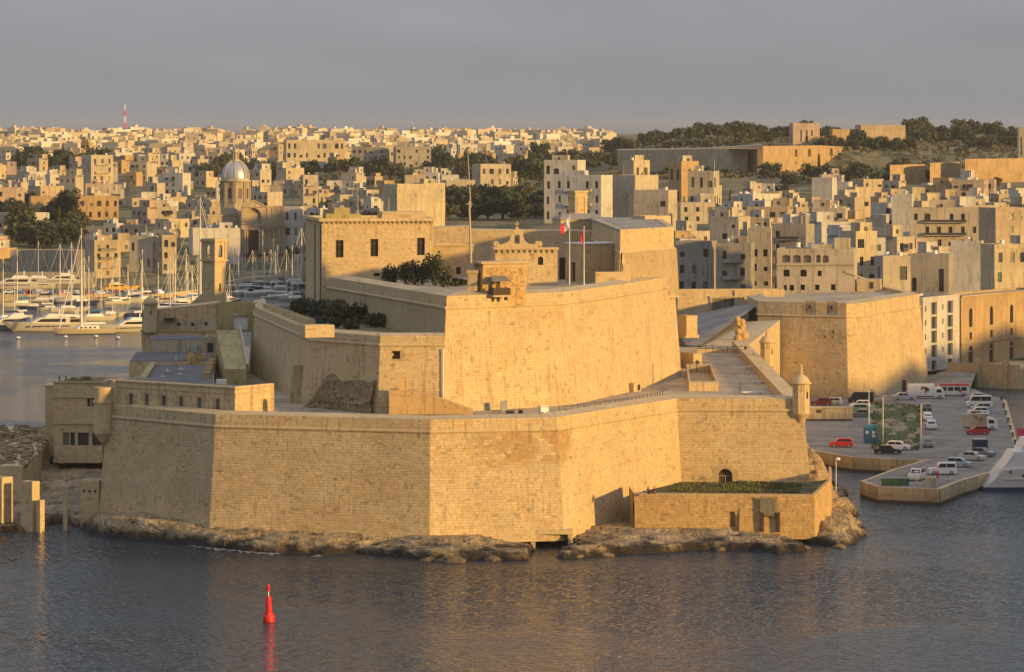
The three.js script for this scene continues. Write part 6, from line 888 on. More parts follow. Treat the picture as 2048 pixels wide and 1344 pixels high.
// ---- warehouse with arches and glazed bay building at right
{
  const a = V(XA(1922, 888), 0, -888), b = V(XA(2110, 935), 0, -935), yaw = Math.atan2(-(b.z - a.z), b.x - a.x), len = Math.hypot(b.x - a.x, b.z - a.z), h = 18.6 - 2.2, o = thing('arched_warehouse', 'long golden warehouse with tall arched windows at the right edge', 'building', [(a.x + b.x) / 2, QY, (a.z + b.z) / 2], yaw);
  const hs = []; for (let k = 0; k < 4; k++) { const x = len * (.1 + k * .213); hs.push({ loop: archPath(x - .95, 9.4, x + .95, 13.6), m: M.glass }, { loop: rectPath(x - .7, 6.6, x + .7, 8.2), m: M.dark }, { loop: archPath(x - 1.2, 1.0, x + 1.2, 5.3), m: M.brown }); }
  const g2 = new THREE.Group(); g2.position.set(0, 0, -5); o.add(g2); g2.name = 'body'; stoneHouse(g2, { w: len, d: 10, h, m: toneMat.ochre, block: 0, holes: { front: hs }, roof: M.roofPale }); part(o, 'cornice', join([boxG(len + .3, .3, .4, 0, h, .15), boxG(len + .1, .2, .25, 0, 5.9, .1)]), toneMat.sandy); for (let k = 0; k < 4; k++) part(o, 'transom', boxG(1.5, .25, .2, -len / 2 + len * (.1 + k * .213), 4.0, -.2), toneMat.cream);
  const c = V(XA(1846, 868), 0, -868), e = V(XA(1919, 886), 0, -886), l2 = Math.hypot(e.x - c.x, e.z - c.z), o2 = thing('glazed_bay_house', 'pale house with two tall columns of glazed bays beside the bastion', 'building', [(c.x + e.x) / 2, 3, (c.z + e.z) / 2], Math.atan2(-(e.z - c.z), e.x - c.x)); const h2 = 16.2, h3 = []; for (const u of [.3, .74]) for (let f = 0; f < 4; f++) h3.push(Object.assign([l2 * u - 1.5, 2.9 + f * 3.1, l2 * u + 1.5, 5.65 + f * 3.1], { frame: M.metal, fw: .14 })); for (const u of [.05, .52]) for (let f = 0; f < 4; f++) h3.push([l2 * u + .05, 3.8 + f * 3.1, l2 * u + .75, 5.0 + f * 3.1]); for (const u of [.3, .74]) h3.push(Object.assign([l2 * u - 1.3, .1, l2 * u + 1.3, 2.2], { m: M.brown, name: 'door' }));
  const g3 = new THREE.Group(); g3.name = 'body'; g3.position.set(0, 0, -4.5); o2.add(g3); stoneHouse(g3, { w: l2, d: 9, h: h2, m: toneMat['pale white'], holes: { front: h3 }, roof: M.roofGrey, paneD: .5 }); keep(1830, 2140, 840, 945);
  // bridge and far quay
  const br = thing('stone_bridge', 'small stone bridge with an arch at the end of the car park', 'bridge', [XA(1965, 862), 0, -862], R(-38)); part(br, 'arch_wall', slabWithHoles(rectPath(-9, 0, 9, 4.4), [archPath(-4.6, -.1, -2.2, 2.6)], 3).translate(0, 0, 0), M.limeGrey); for (const x of [-1, 6]) part(br, 'pier', boxG(1.0, 6.2, 1.2, x, 3.1, .3), M.lime); part(br, 'parapet', boxG(18, .8, .4, 0, 4.8, -.2), M.lime);
  const fq = new MB(); fq.prism([p2(XA(1955, 872), -872), p2(XA(2150, 905), -905), p2(XA(2150, 940), -945), p2(XA(1900, 900), -910)], -2, 2.9, 1); structure('far_quay', fq, M.limeGrey);
}
// ---- rampart on the ridge
{
  const o = thing('ridge_rampart', 'long hillside rampart with a sunlit arcaded end on the ridge', 'fort wall'), D = 2080, P = (px, py, d = 0) => at(px, py, D + d); const q = [[1235, 300, 60], [1400, 298, 20], [1526, 290, -40]];
  for (let i = 0; i < 2; i++) { const m = new MB(), a = P(q[i][0], q[i][1], q[i][2]), b = P(q[i + 1][0], q[i + 1][1], q[i + 1][2]), dn = v => V(v.x, 20, v.z); m.quad(dn(a), dn(b), b, a, 1).quad(a, b, b.clone().add(V(0, .5, -9)), a.clone().add(V(0, .5, -9)), 1); part(o, 'wall_panel', m, toneMat.sandy); }
  const a = P(1526, 292, -40), b = P(1745, 300, 160), w = a.distanceTo(b), yaw = Math.atan2(-(b.z - a.z), b.x - a.x), hs = [1588, 1614, 1658, 1687, 1718].map((px, i) => archPath((px - 1526) / 219 * w - 2.6 - i * .25, 20 + .6, (px - 1526) / 219 * w + 2.6 + i * .25, 20 + 4.8 + i * .2, 8)); const lo = [1588, 1603, 1620, 1648, 1668, 1680].map(px => rectPath((px - 1526) / 219 * w - .8, 20 - 3.6, (px - 1526) / 219 * w + .8, 20 - 1.6));
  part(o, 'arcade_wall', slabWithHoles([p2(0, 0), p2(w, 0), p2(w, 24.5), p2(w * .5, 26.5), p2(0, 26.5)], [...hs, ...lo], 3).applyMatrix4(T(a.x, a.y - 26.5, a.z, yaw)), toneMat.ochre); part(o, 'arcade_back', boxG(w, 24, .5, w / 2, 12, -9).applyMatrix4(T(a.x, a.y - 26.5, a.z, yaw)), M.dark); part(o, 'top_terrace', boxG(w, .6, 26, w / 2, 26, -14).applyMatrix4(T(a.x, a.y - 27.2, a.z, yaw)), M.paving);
  for (const [px0, px1, t, bt, l, tn] of [[1660, 1712, 258, 284, 'square ruined redoubt above the arcaded rampart', 'ochre'], [1712, 1812, 250, 280, 'broad ruined wall on the crest of the ridge', 'sandy'], [1580, 1640, 246, 262, 'low pale farmhouse half hidden by ridge trees', 'pinkish buff'], [1612, 1650, 272, 292, 'small ochre hut at the rampart edge', 'ochre'], [1746, 1772, 285, 302, 'small ochre hut under the broad ruined wall', 'ochre'], [1774, 1796, 304, 325, 'tall ochre hut beside the dark ridge trees', 'ochre']]) houseAt(l, px0, px1, t, 2235, 14, tn, { name: 'ridge_ruin', category: 'ruin', group: undefined, extra: 0, floors: 1, ratio: .4, win: px0 < 1650 ? 1 : 0 });
  for (const [a2, b2, t, l] of [[1780, 1850, 330, 'left'], [1860, 1920, 326, 'middle'], [1930, 2060, 318, 'right']]) { const g = new MB(), A = at(a2, t, 1850), B = at(b2, t - 2, 1870); g.quad(V(A.x, 15, A.z), V(B.x, 15, B.z), B, A).quad(A, B, B.clone().add(V(0, 0, -6)), A.clone().add(V(0, 0, -6))); single('terrace_wall', `${l} ochre terrace wall at the foot of the wooded ridge`, 'wall', g, toneMat.ochre, 'terrace walls under the ridge'); }
  const tw = thing('ridge_tower_block', 'grey tower block cut by the right picture edge on the ridge', 'building', [XA(2048, 1900), 30, -1900]); stoneHouse(tw, { w: 6, d: 6, h: YA(255, 1900) - 30, m: toneMat['grey buff'], holes: { front: [[1, 14, 1.6, 23], [3, 14, 3.6, 23]] } });
  keep(1225, 2100, 1880, 2500);
}
// ---- radio mast on the skyline
{
  const D = 3600, b = at(250, 268, D), o = thing('radio_mast', 'red and white lattice radio mast on the far skyline', 'mast', [b.x, b.y - 6, b.z]); const hT = 6 + (268 - 208) * D / FOC; for (let k = 0; k < 6; k++) { const y0 = k / 6 * hT, y1 = (k + 1) / 6 * hT, r0 = 1.2 * (1 - k / 6) + .15, r1 = 1.2 * (1 - (k + 1) / 6) + .15, m = new MB(), c = [[-1, -1], [1, -1], [1, 1], [-1, 1]]; for (let i = 0; i < 4; i++) { const j = (i + 1) % 4; m.bar(V(c[i][0] * r0, y0, c[i][1] * r0), V(c[i][0] * r1, y1, c[i][1] * r1), .2, .2, 4).bar(V(c[i][0] * r0, y0, c[i][1] * r0), V(c[j][0] * r1, y1, c[j][1] * r1), .12, .12, 4); } part(o, k % 2 ? 'white_section' : 'red_section', m, k % 2 ? M.white : M.red); }
}
// ---- green gaps where trees stand instead of houses
const GREEN = [[-40, 60, 1480, 1560], [50, 165, 1420, 1570], [0, 40, 1600, 1700], [800, 1110, 1660, 1760], [780, 1110, 1880, 2210], [820, 1100, 1480, 1620], [600, 780, 1980, 2120], [380, 560, 2050, 2200], [30, 210, 2250, 2380], [1040, 1240, 1560, 2300], [860, 940, 1900, 2300], [1400, 1480, 1330, 1440], [1480, 1640, 1520, 1880], [1300, 1500, 1600, 1880], [1700, 2100, 1700, 1880]];
const isGreen = (px, D) => GREEN.some(g => px > g[0] && px < g[1] && D > g[2] && D < g[3]);
const isTaken = (a, b, D) => taken.some(t => b > t[0] && a < t[1] && D > t[2] && D < t[3]);
// ---- filler houses, row by row down the hill
{
  const r = rng(2024), tn = ['cream', 'cream', 'sandy', 'pale white', 'pale yellow', 'pale white', 'pinkish buff', 'cream', 'cream', 'sandy', 'ochre', 'pale white'];
  const rows = [[2560, 'skyline'], [2380, 'upper hill'], [2220, 'high hill'], [2080, 'middle hill'], [1965, 'lower middle'], [1860, 'school'], [1765, 'dome'], [1680, 'church roof'], [1605, 'church'], [1535, 'low'], [1475, 'lower'], [1420, 'lowest hill'], [1380, 'waterfront'], [1345, 'quayside']];
  const far = []; let total = 0;
  const put = (rowName, px0, px1, D, hills) => {
    let px = px0 - r() * 30, n = 0; const list = [];
    while (px < px1) {
      const w = (7 + r() * 9) * FOC / D, a = px, b = px + w; px = b + (r() < .88 ? r() * 6 - 5 : 12 + r() * 24);
      const Dj = D + (r() - .5) * 70, yaw = [-40, -34, -24, -15, -28, 6, 20, 32, 38][Math.floor(r() * 9)], tone = tn[Math.floor(r() * tn.length)], fl = 1 + Math.floor(r() * (D > 1300 ? 2.1 : 2.5)), hh = fl * 3.1 + .7 + r() * 1.0, pc = (a + b) / 2; if (isGreen(pc, Dj) || isTaken(a, b, Dj)) continue;
      const gy = groundY(pc, Dj); if (gy < .5) continue; const top = HY + (EYE - gy - hh) * FOC / Dj; list.push([a, b, top, Dj, yaw, tone, fl]);
    }
    list.forEach(([a, b, top, Dj, yaw, tone, fl], i) => { total++; houseAt(`${tone} ${['', 'one', 'two', 'three', 'four'][fl]} storey house, ${ordinal(i + 1)} from left in the ${rowName} row`, a, b, top, Dj, yaw, tone, { floors: fl, ratio: .6 + r() * .5, balcony: D < 1500 && r() < .25 ? 1 : 0, step: 1, group: hills }); });
  };
  for (const [D, nm] of rows) put(nm, -30, D > 1700 ? 1120 : D > 1500 ? 1000 : D > 1440 ? 700 : 420, D, 'houses on the far hillside town');
  for (const [D, nm] of [[1760, 'rampart foot'], [1640, 'uppermost near town'], [1520, 'upper near town'], [1450, 'balcony near town'], [1385, 'high near town'], [1310, 'middle near town'], [1260, 'courtyard near town'], [1215, 'inner near town'], [1130, 'lower near town'], [1050, 'low near town'], [985, 'bastion side'], [930, 'bastion edge']]) put(nm, D > 1300 ? 1180 : D > 1200 ? 1260 : 1350, 2070, D, 'houses of the near town behind the bastion');
  console.log('filler houses', total);
  // far roofs beyond counting, one mass
  const m = new MB(); for (let k = 0; k < 560; k++) { const D = 2700 + r() * 1050, px = -40 + r() * 1260, w = 7 + r() * 9, h = 3 + r() * 4.5, gy = groundY(px, D) - 2, x = XA(px, D), t = [[.95, .86, .7], [.9, .78, .6], [1.1, 1.08, 1.02], [.75, .68, .58]][k % 4].map((v, i2) => v * (.8 + .4 * hash2(k, 7, 3))), mx = T(x, gy, -D, R([-30, -12, 20, 35][k % 4])); m.box(-w / 2, w / 2, 0, h + 2, -4, 4, t, mx); if (r() < .5) m.box(-1.6, 1.2, h + 2, h + 4.2, -2, 1, t, mx); for (let q = 0; q < 3; q++) { const wx = -w / 2 + (q + .5) * w / 3; m.box(wx - .5, wx + .5, h * .4 + 1.4, h * .4 + 2.8, 4, 4.05, [.12, .1, .09], mx); } }
  const o = single('far_roofs', 'countless small far houses along the skyline', 'houses', m, mat([.54, .52, .48])); o.userData.kind = 'stuff';
}
// ---- trees
{
  const r = rng(777); let n = 0; const kinds = [M.leaf, M.leafDark, M.leafOlive];
  const grove = (name, count, px0, px1, py0, py1, D, w0, w1, where, opt = {}) => { const spots = Array.from({ length: count }, (_, i) => [lerp(px0, px1, (i + r()) / count), lerp(py0, py1, r())]); spots.forEach(([px, py], i) => { const k = opt.kind ?? Math.floor(r() * 5), Dd = D + (py1 - py) * (opt.dd ?? 6) + r() * 20; tree(name, `${['green', 'dark green', 'olive green'][i % 3]} ${k === 5 ? 'pointed' : 'rounded'} tree, ${ordinal(i + 1)} from left ${where}`, px, py, Dd, lerp(w0, w1, r()), k, kinds[i % 3], `trees ${where}`, { tall: .8 + r() * .4, ...opt }); n++; }); };
  grove('garden_tree', 15, 10, 165, 470, 500, 1450, 44, 70, 'in the walled garden above the quay'); grove('cypress_tree', 5, 85, 150, 450, 470, 1470, 16, 22, 'among the garden cypresses', { kind: 5, tall: 1.1 });
  grove('hill_tree', 5, -10, 60, 430, 460, 1540, 36, 60, 'on the slope at left picture edge'); grove('hill_tree', 4, 50, 150, 372, 385, 1680, 40, 62, 'beside the golden school'); grove('hill_tree', 9, 40, 215, 300, 320, 2260, 34, 56, 'on the upper left hillside'); grove('hill_tree', 12, 390, 560, 310, 345, 2060, 36, 58, 'behind the church dome'); grove('hill_tree', 6, 610, 770, 305, 345, 2030, 28, 46, 'left of the ruined grey palace');
  grove('hill_tree', 10, 690, 1100, 300, 345, 1850, 30, 58, 'in the valley below the ruined palace'); grove('hill_tree', 10, 860, 1110, 300, 330, 2100, 28, 50, 'on the dark wooded bank right of the palace'); grove('valley_tree', 18, 790, 1110, 370, 430, 1480, 40, 78, 'in the dark gardens behind the signal mast', { dd: 3 }); grove('valley_tree', 4, 600, 660, 430, 440, 1450, 30, 44, 'beside the palace left corner'); grove('valley_tree', 3, 735, 770, 395, 420, 1400, 40, 54, 'left of the blank sunlit house');
  grove('ridge_tree', 12, 1060, 1240, 265, 330, 2150, 26, 46, 'on the bushy slope above the white apartments', { dd: 4 }); grove('ridge_tree', 16, 1215, 1520, 255, 275, 2450, 24, 44, 'along the ridge above the grey rampart'); grove('slope_tree', 20, 1220, 1540, 280, 290, 2210, 16, 32, 'on the slope behind the grey rampart', { dd: 14, tall: .7 }); grove('ridge_tree', 12, 1480, 1700, 245, 262, 2500, 24, 46, 'along the ridge top in the middle'); grove('ridge_tree', 26, 1800, 2060, 245, 300, 2300, 26, 50, 'in the dark wood at the right ridge'); grove('ridge_tree', 18, 1640, 1830, 268, 300, 2190, 22, 40, 'among the ridge ruins', { dd: 1 }); grove('ridge_tree', 12, 1540, 1800, 335, 365, 1780, 26, 50, 'below the arcaded rampart'); grove('ridge_tree', 7, 1780, 2040, 320, 345, 1780, 26, 44, 'above the near town roofs');
  grove('town_tree', 4, 1405, 1475, 400, 420, 1380, 28, 44, 'in the gap right of the apartments'); grove('town_tree', 3, 1560, 1600, 380, 400, 1500, 30, 44, 'beside the white modern villa'); grove('araucaria_tree', 1, 1637, 1638, 300, 301, 2035, 20, 20, 'standing before the arcaded rampart', { kind: 5, tall: 1.15 }); grove('araucaria_tree', 1, 1460, 1461, 352, 353, 1560, 15, 15, 'near the arched pale house', { kind: 5 }); grove('araucaria_tree', 1, 226, 227, 290, 291, 2700, 11, 11, 'on the skyline left of the radio mast', { kind: 5, tall: 1.4 }); grove('church_tree', 2, 580, 600, 470, 480, 1520, 22, 30, 'beside the church portico');
  const sc = new MB(), rs = rng(606); for (let k = 0; k < 1700; k++) { const rid = k % 3 > 0, px = rid ? 1215 + rs() * 860 : 640 + rs() * 470, D = rid ? 1960 + rs() * 560 : 1640 + rs() * 600, y = groundY(px, D), s = .8 + rs() * 1.6; leafCloud(sc, V(XA(px, D), y + s * .3, -D), s * 1.2, s * .7, 9, .5 * s, rs, .8 + .6 * rs()); }
  single('hillside_scrub', 'low wild scrub scattered over the open hillsides', 'scrub', sc, M.leafOlive).userData.kind = 'stuff';
  console.log('trees', n);
}

// ================================================================ boats and marina
function hullGeo(L, B, F, { stem = .16, sheer = .25, transom = .8, draft = .5, n = 16 } = {}) {   // bow toward +x, waterline y = 0
  const pos = [], idx = [], col = [], K = 7; for (let i = 0; i <= n; i++) { const t = i / n, x = -L / 2 + t * L, hb = B / 2 * (t < .45 ? lerp(transom, 1, smooth(0, .45, t)) : Math.pow(Math.max(0, 1 - Math.pow((t - .45) / .55, 2.1)), .8)), gun = F * (1 + sheer * t * t + .05); for (let k = 0; k < K; k++) { const v = k / (K - 1), y = lerp(-draft * (1 - .7 * t * t), gun, v), wy = Math.pow(v, .38); const xx = x + (t > .6 ? stem * L * (t - .6) / .4 * (v - .3) : 0); pos.push(xx, y, hb * wy, xx, y, -hb * wy); } }
  const W = K * 2; for (let i = 0; i < n; i++) for (let k = 0; k < K - 1; k++) { const a = i * W + k * 2; idx.push(a, a + W, a + W + 2, a, a + W + 2, a + 2, a + 1, a + W + 3, a + W + 1, a + 1, a + 3, a + W + 3); }
  for (let k = 0; k < K - 1; k++) { const a = k * 2; idx.push(a, a + 2, a + 3, a, a + 3, a + 1); } const tk = (K - 1) * 2; for (let i = 0; i < n; i++) { const a = i * W + tk; idx.push(a, a + W, a + W + 1, a, a + W + 1, a + 1); }
  const g = new THREE.BufferGeometry(); g.setAttribute('position', new THREE.Float32BufferAttribute(pos, 3)); g.setIndex(idx); const q = g.toNonIndexed(); q.computeVertexNormals(); return q;
}
const stripe = (L, B, y, h, m) => { };
function sailboat(label, x, z, yaw, L, mastH, opt = {}) {
  const B = L * .29, F = L * .085, o = thing('sailing_boat', label, 'sailing boat', [x, 0, z], yaw, opt.group ?? 'sailing boats in the marina'); part(o, 'hull', opt.hullG ?? hullGeo(L, B, F), opt.hull ?? M.boat);
  if (opt.boot) part(o, 'boot_stripe', hullGeo(L * 1.004, B * 1.01, .12, { sheer: 0, draft: .5 }), M.blue);
  part(o, 'coachroof', opt.cabG ?? exG([[-L * .22, F * .9], [L * .2, F], [L * .13, F * 1.6], [-L * .2, F * 1.7]], B * .6, .06), M.white); if (!opt.small) for (let k = 0; k < 4; k++) part(o, 'cabin_window', boxG(L * .045, F * .28, B * .62, -L * .13 + k * L * .08, F * 1.35, 0), M.glass);
  const mx = L * .08; part(o, 'mast', opt.mastG ?? new MB().bar(V(mx, F, 0), V(mx, mastH, 0), Math.max(.09, mastH * (mastH > 20 ? .0135 : .0085)), .08, 7), M.mastMetal); part(o, 'boom', opt.boomG ?? join([new MB().bar(V(mx, F + 1.3, 0), V(-L * .36, F + 1.4, 0), .09, .08, 6), new THREE.CapsuleGeometry(.2, L * .36, 3, 8).rotateZ(Math.PI / 2).translate(-L * .15, F + 1.6, 0)]), opt.cover ?? M.navy);
  const rg = new MB(), w = opt.small ? .028 : .035; rg.bar(V(mx, mastH, 0), V(L * .5, F * 1.25, 0), w, w, 3, 1, false).bar(V(mx, mastH, 0), V(-L * .48, F, 0), w, w, 3, 1, false).bar(V(mx, mastH * .95, 0), V(mx, F, B * .48), w, w, 3, 1, false).bar(V(mx, mastH * .95, 0), V(mx, F, -B * .48), w, w, 3, 1, false); part(o, 'rigging', opt.rigG ?? rg, M.mastMetal); part(o, 'spreader', opt.sprG ?? new MB().bar(V(mx, mastH * .55, -B * .34), V(mx, mastH * .55, B * .34), .05, .05, 4).geo(), M.mastMetal);
  if (opt.furl) part(o, 'furled_jib', new MB().bar(V(L * .47, F * 1.4, 0), V(mx + .2, mastH * .93, 0), .14, .08, 6), opt.furl); return o;
}
function motorYacht(label, x, z, yaw, L, opt = {}) {
  const B = L * .28, F = L * .1, o = thing('motor_yacht', label, 'motor yacht', [x, opt.y ?? 0, z], yaw, 'motor yachts by the marina quay'); part(o, 'hull', hullGeo(L, B, F, { stem: .2, sheer: .45, transom: .92 }), opt.hull ?? M.boat); part(o, 'hull_stripe', boxG(L * .5, F * .14, B * .93, -L * .1, F * .75, 0), opt.band ?? M.navy);
  part(o, 'deckhouse', exG([[-L * .36, F], [L * .24, F * 1.1], [L * .08, F * 1.95], [-L * .36, F * 2.05]], B * .74, .1), opt.house ?? M.boat); part(o, 'deck_windows', exG([[-L * .3, F * 1.32], [L * .13, F * 1.38], [L * .06, F * 1.78], [-L * .3, F * 1.8]], B * .755, .01), M.glass); part(o, 'flybridge', exG([[-L * .32, F * 2.02], [0, F * 2.02], [-L * .06, F * 2.5], [-L * .3, F * 2.35]], B * .6, .08), M.white); part(o, 'radar_arch', join([boxG(.25, F * .9, .2, -L * .24, F * 2.8, B * .26), boxG(.25, F * .9, .2, -L * .24, F * 2.8, -B * .26), boxG(.3, .2, B * .6, -L * .24, F * 3.25, 0)]), M.white);
  for (let k = 0; k < 3; k++) part(o, 'porthole', new THREE.CylinderGeometry(.14 * L / 12, .14 * L / 12, B * .97, 10).rotateX(Math.PI / 2).translate(L * (.08 + k * .08), F * .75, 0), M.dark); const rl = new MB(); for (let k = 0; k < 6; k++) rl.bar(V(L * (.06 + k * .075), F * 1.1, B * (.4 - k * .06)), V(L * (.06 + k * .075), F * 1.1 + .9, B * (.4 - k * .06)), .03, .03, 4); part(o, 'bow_rail', rl.bar(V(L * .06, F * 1.1 + .9, B * .4), V(L * .435, F * 1.1 + .95, B * .1), .03, .03, 4), M.metal);
  if (opt.canopy) part(o, 'canopy', exG([[-L * .45, F * 1.9], [-L * .2, F * 2.02], [-L * .2, F * 2.12], [-L * .45, F * 2.02]], B * .7, .02), opt.canopy); return o;
}
{
  const W = py => FOC * EYE / (py - HY);
  motorYacht('white motor yacht cut by the left picture edge', XA(14, W(660)), -W(660), R(200), 17); motorYacht('white and blue motor yacht with a navy side band', XA(88, W(662)), -W(662), R(198), 19, { band: M.navy, canopy: M.navy }); motorYacht('cream motor yacht left of the big sloop', XA(124, W(661)), -W(661) + 1, R(200), 18, { band: M.brown, house: M.render });
  const dS = W(668); sailboat('big cream sloop with the tallest near mast and blue waterline', XA(172, dS), -dS, R(203), 16, 29, { boot: 1, hull: M.render, furl: M.whiteCloth, cover: M.whiteCloth, group: undefined }); motorYacht('white two deck cruiser right of the big sloop', XA(256, W(664)), -W(664), R(205), 16, { canopy: M.white });
  const dK = 1175; sailboat('tall white ketch whose mast rises beside the belfry', XA(388, dK), -dK, R(20), 24, 36, { group: undefined, furl: M.whiteCloth, hull: M.navy });
  for (const [px, py, l] of [[36, 677, 'first'], [131, 675, 'second'], [192, 674, 'third'], [236, 677, 'fourth']]) { const D = W(py), o = thing('mooring_buoy', `white mooring buoy, ${l} from left off the yachts`, 'buoy', [XA(px, D), 0, -D], 0, 'mooring buoys off the yachts'); part(o, 'float', new THREE.SphereGeometry(.62, 14, 10).scale(1, .62, 1).translate(0, .2, 0), M.white); part(o, 'band', new THREE.CylinderGeometry(.635, .62, .16, 14).translate(0, .0, 0), M.darkMetal); part(o, 'ring', new THREE.TorusGeometry(.14, .04, 6, 10).translate(0, .68, 0), M.darkMetal); }
  // moored fleet: one small sloop, copied
  const L = 10, B = 2.9, F = .95, r = rng(55), hullG = prep(hullGeo(L, B, F)), cabG = prep(exG([[-2.2, .86], [2, .95], [1.3, 1.5], [-2, 1.6]], 1.7, .05)); let i = 0;
  const covers = [M.navy, M.whiteCloth, M.blue, M.navy], zones = [[[4, 300], [603, 648], 17, 'in the left marina'], [[318, 402], [590, 630], 10, 'between turret and belfry'], [[452, 606], [560, 606], 19, 'in the creek below the church']];
  const spots = []; for (const [[a, b], [c, d], n, where] of zones) for (let k = 0; k < n; k++) spots.push([lerp(a, b, (k + r()) / n), lerp(c, d, r()), where, k]);
  for (const [px, py, where, k] of spots) { const D = W(py), x = XA(px, D), mh = 12 + r() * 6, s = .85 + r() * .4, o = sailboat(`white moored sloop, ${ordinal(k + 1)} from left ${where}`, x, -D, R(r() < .5 ? 15 + r() * 30 : 190 + r() * 30), L, mh, { small: 1, hullG, cabG, cover: covers[i % 4], hull: i % 6 === 3 ? M.navy : M.boat, group: `moored sloops ${where}` }); o.scale.setScalar(s); i++; }
  // boats ashore and working craft on the quay
  motorYacht('large white motor yacht laid up ashore at the left edge', XA(22, 1330), -1330, R(190), 18, { y: 3 }); motorYacht('long white motor yacht laid up ashore behind the quay', XA(60, 1335), -1335, R(185), 17, { y: 3 }); motorYacht('white motor yacht ashore below the round headed windows', XA(118, 1335), -1335, R(192), 14, { y: 4.5 }); motorYacht('bright yellow work boat ashore on the quay', XA(240, 1330), -1330, R(20), 11, { y: 2.4, hull: M.yellow, house: M.yellow, band: M.yellow }); motorYacht('red hulled boat by the quay', XA(304, 1310), -1310, R(15), 13, { hull: M.red, band: M.red }); motorYacht('navy hulled boat beside the red one', XA(276, 1300), -1300, R(15), 12, { hull: M.navy }); motorYacht('small white cruiser below the church quay', XA(462, 1290), -1290, R(60), 9); motorYacht('white motor cruiser between turret and belfry', XA(338, 1180), -1180, R(10), 13);
  // marina quay
  const q = [[-200, 1296], [150, 1300], [330, 1304], [400, 1340], [440, 1400], [500, 1448], [560, 1475], [640, 1490]].map(([px, D]) => p2(XA(px, D), -D)), back = q.map(v => p2(v.x, v.y - 36)).reverse(), mb = new MB(); mb.prism([...q, ...back], -3, 1.9, 1); structure('marina_quay', mb, M.paving); const kb = new MB(); for (let k = 0; k + 1 < q.length; k++) { const a = q[k], b = q[k + 1], n = p2(-(b.y - a.y), b.x - a.x).normalize().multiplyScalar(.15), P = (v, y, s) => V(v.x + n.x * s, y, v.y + n.y * s); kb.quad(P(a, -1, 1), P(b, -1, 1), P(b, 2.5, 1), P(a, 2.5, 1), 1).quad(P(a, 2.5, 1), P(b, 2.5, 1), P(b, 2.5, -5), P(a, 2.5, -5), 1.05).quad(P(b, 2.5, -5), P(b, 1.8, -5), P(a, 1.8, -5), P(a, 2.5, -5), 1); } structure('quay_wall', kb, M.lime);
  const r2 = rng(91); for (let k = 0; k < 26; k++) { const t = k / 26, px = lerp(20, 330, t), D = 1306 + r2() * 14; const o = thing('quay_car', `small parked car on the marina quay, ${ordinal(k + 1)} from left`, 'car', [XA(px, D), 1.9, -D], R(r2() * 360), 'cars on the marina quay'); part(o, 'body', exG([[-2, .3], [2, .3], [1.95, .75], [1, .85], [.4, 1.4], [-1.3, 1.4], [-1.9, .85]], 1.7, .06), paintMat(['white', 'silver', 'blue', 'red', 'grey'][k % 5], PAINTS[['white', 'silver', 'blue', 'red', 'grey'][k % 5]])); part(o, 'windows', exG([[-1.5, .92], [.75, .92], [.35, 1.3], [-1.25, 1.3]], 1.72, .01), M.glass); for (const x of [-1.2, 1.2]) for (const s of [-1, 1]) part(o, 'wheel', wheelG, M.rubber, [x, .31, s * .8]); }
}
{ // big white yacht stern at the right edge
  const D = 614, o = thing('large_yacht', 'sloping white stern of a large yacht cut by the right picture edge', 'yacht', [XA(1964, D), 0, -D], R(4)), y = py => YA(py, D); const x = px => (px - 1958) * D / FOC; const sec = (name, pts, w, m, bev = .12) => part(o, name, exG(pts, w, bev).translate(0, 0, -3), m);
  sec('hull', [[0, -.6], [34, -.6], [36, 5], [x(2000), y(940)], [x(1985), y(958)], [.2, y(978)]], 7, M.boat); sec('waterline_band', [[-.03, -.5], [34, -.5], [34, .55], [-.03, .55]], 7.06, M.navy, .01); sec('upper_deck', [[x(2000), y(942)], [32, 5], [32, 6.8], [x(2024), y(905)]], 6, M.white); sec('deck_house', [[x(2034), y(908)], [28, 6.6], [28, 9.4], [x(2050), y(880)]], 5, M.white); sec('saloon_window', [[x(2060), y(902)], [26, 7.2], [26, 8.4], [x(2064), y(890)]], 5.05, M.glass, .01);
  for (const [px, py] of [[2014, 944], [2040, 951]]) part(o, 'fairlead', new THREE.CylinderGeometry(.2, .2, .12, 12).rotateX(Math.PI / 2).translate(x(px), y(py), .55), M.dark); part(o, 'rub_rail', boxG(14, .14, .2, x(2000) + 7, y(958), .56), M.white); part(o, 'stern_rail', new MB().bar(V(x(1990), y(945), .3), V(x(2024), y(912), .3), .05).bar(V(x(1990), y(958), .3), V(x(1990), y(945), .3), .04), M.metal);
  const fl = single('pink_awning', 'pink sun awning at the right edge above the yacht', 'awning', (() => { const m = new MB(), a = Q(2036, 896), P = (u, v) => V(a.x + u * 3.4, QY + 2.0 + v * 1.3 - .25 * Math.sin(u * 3.1), a.z - 2 + .4 * Math.sin(u * 5)); for (let k = 0; k < 8; k++) m.quad(P(k / 8, 0), P((k + 1) / 8, 0), P((k + 1) / 8, 1), P(k / 8, 1)); return m; })(), mat([.6, .08, .14], { side: THREE.DoubleSide }));
  const dg = thing('moored_dinghy', 'white dinghy with red cover by the far bridge', 'dinghy', [XA(2012, 862), 0, -862], R(15)); part(dg, 'hull', hullGeo(8, 2.6, 1.0), M.white); part(dg, 'cover', new THREE.CapsuleGeometry(.5, 4, 4, 8).rotateZ(Math.PI / 2).translate(-.5, 1.2, 0), M.red);
}
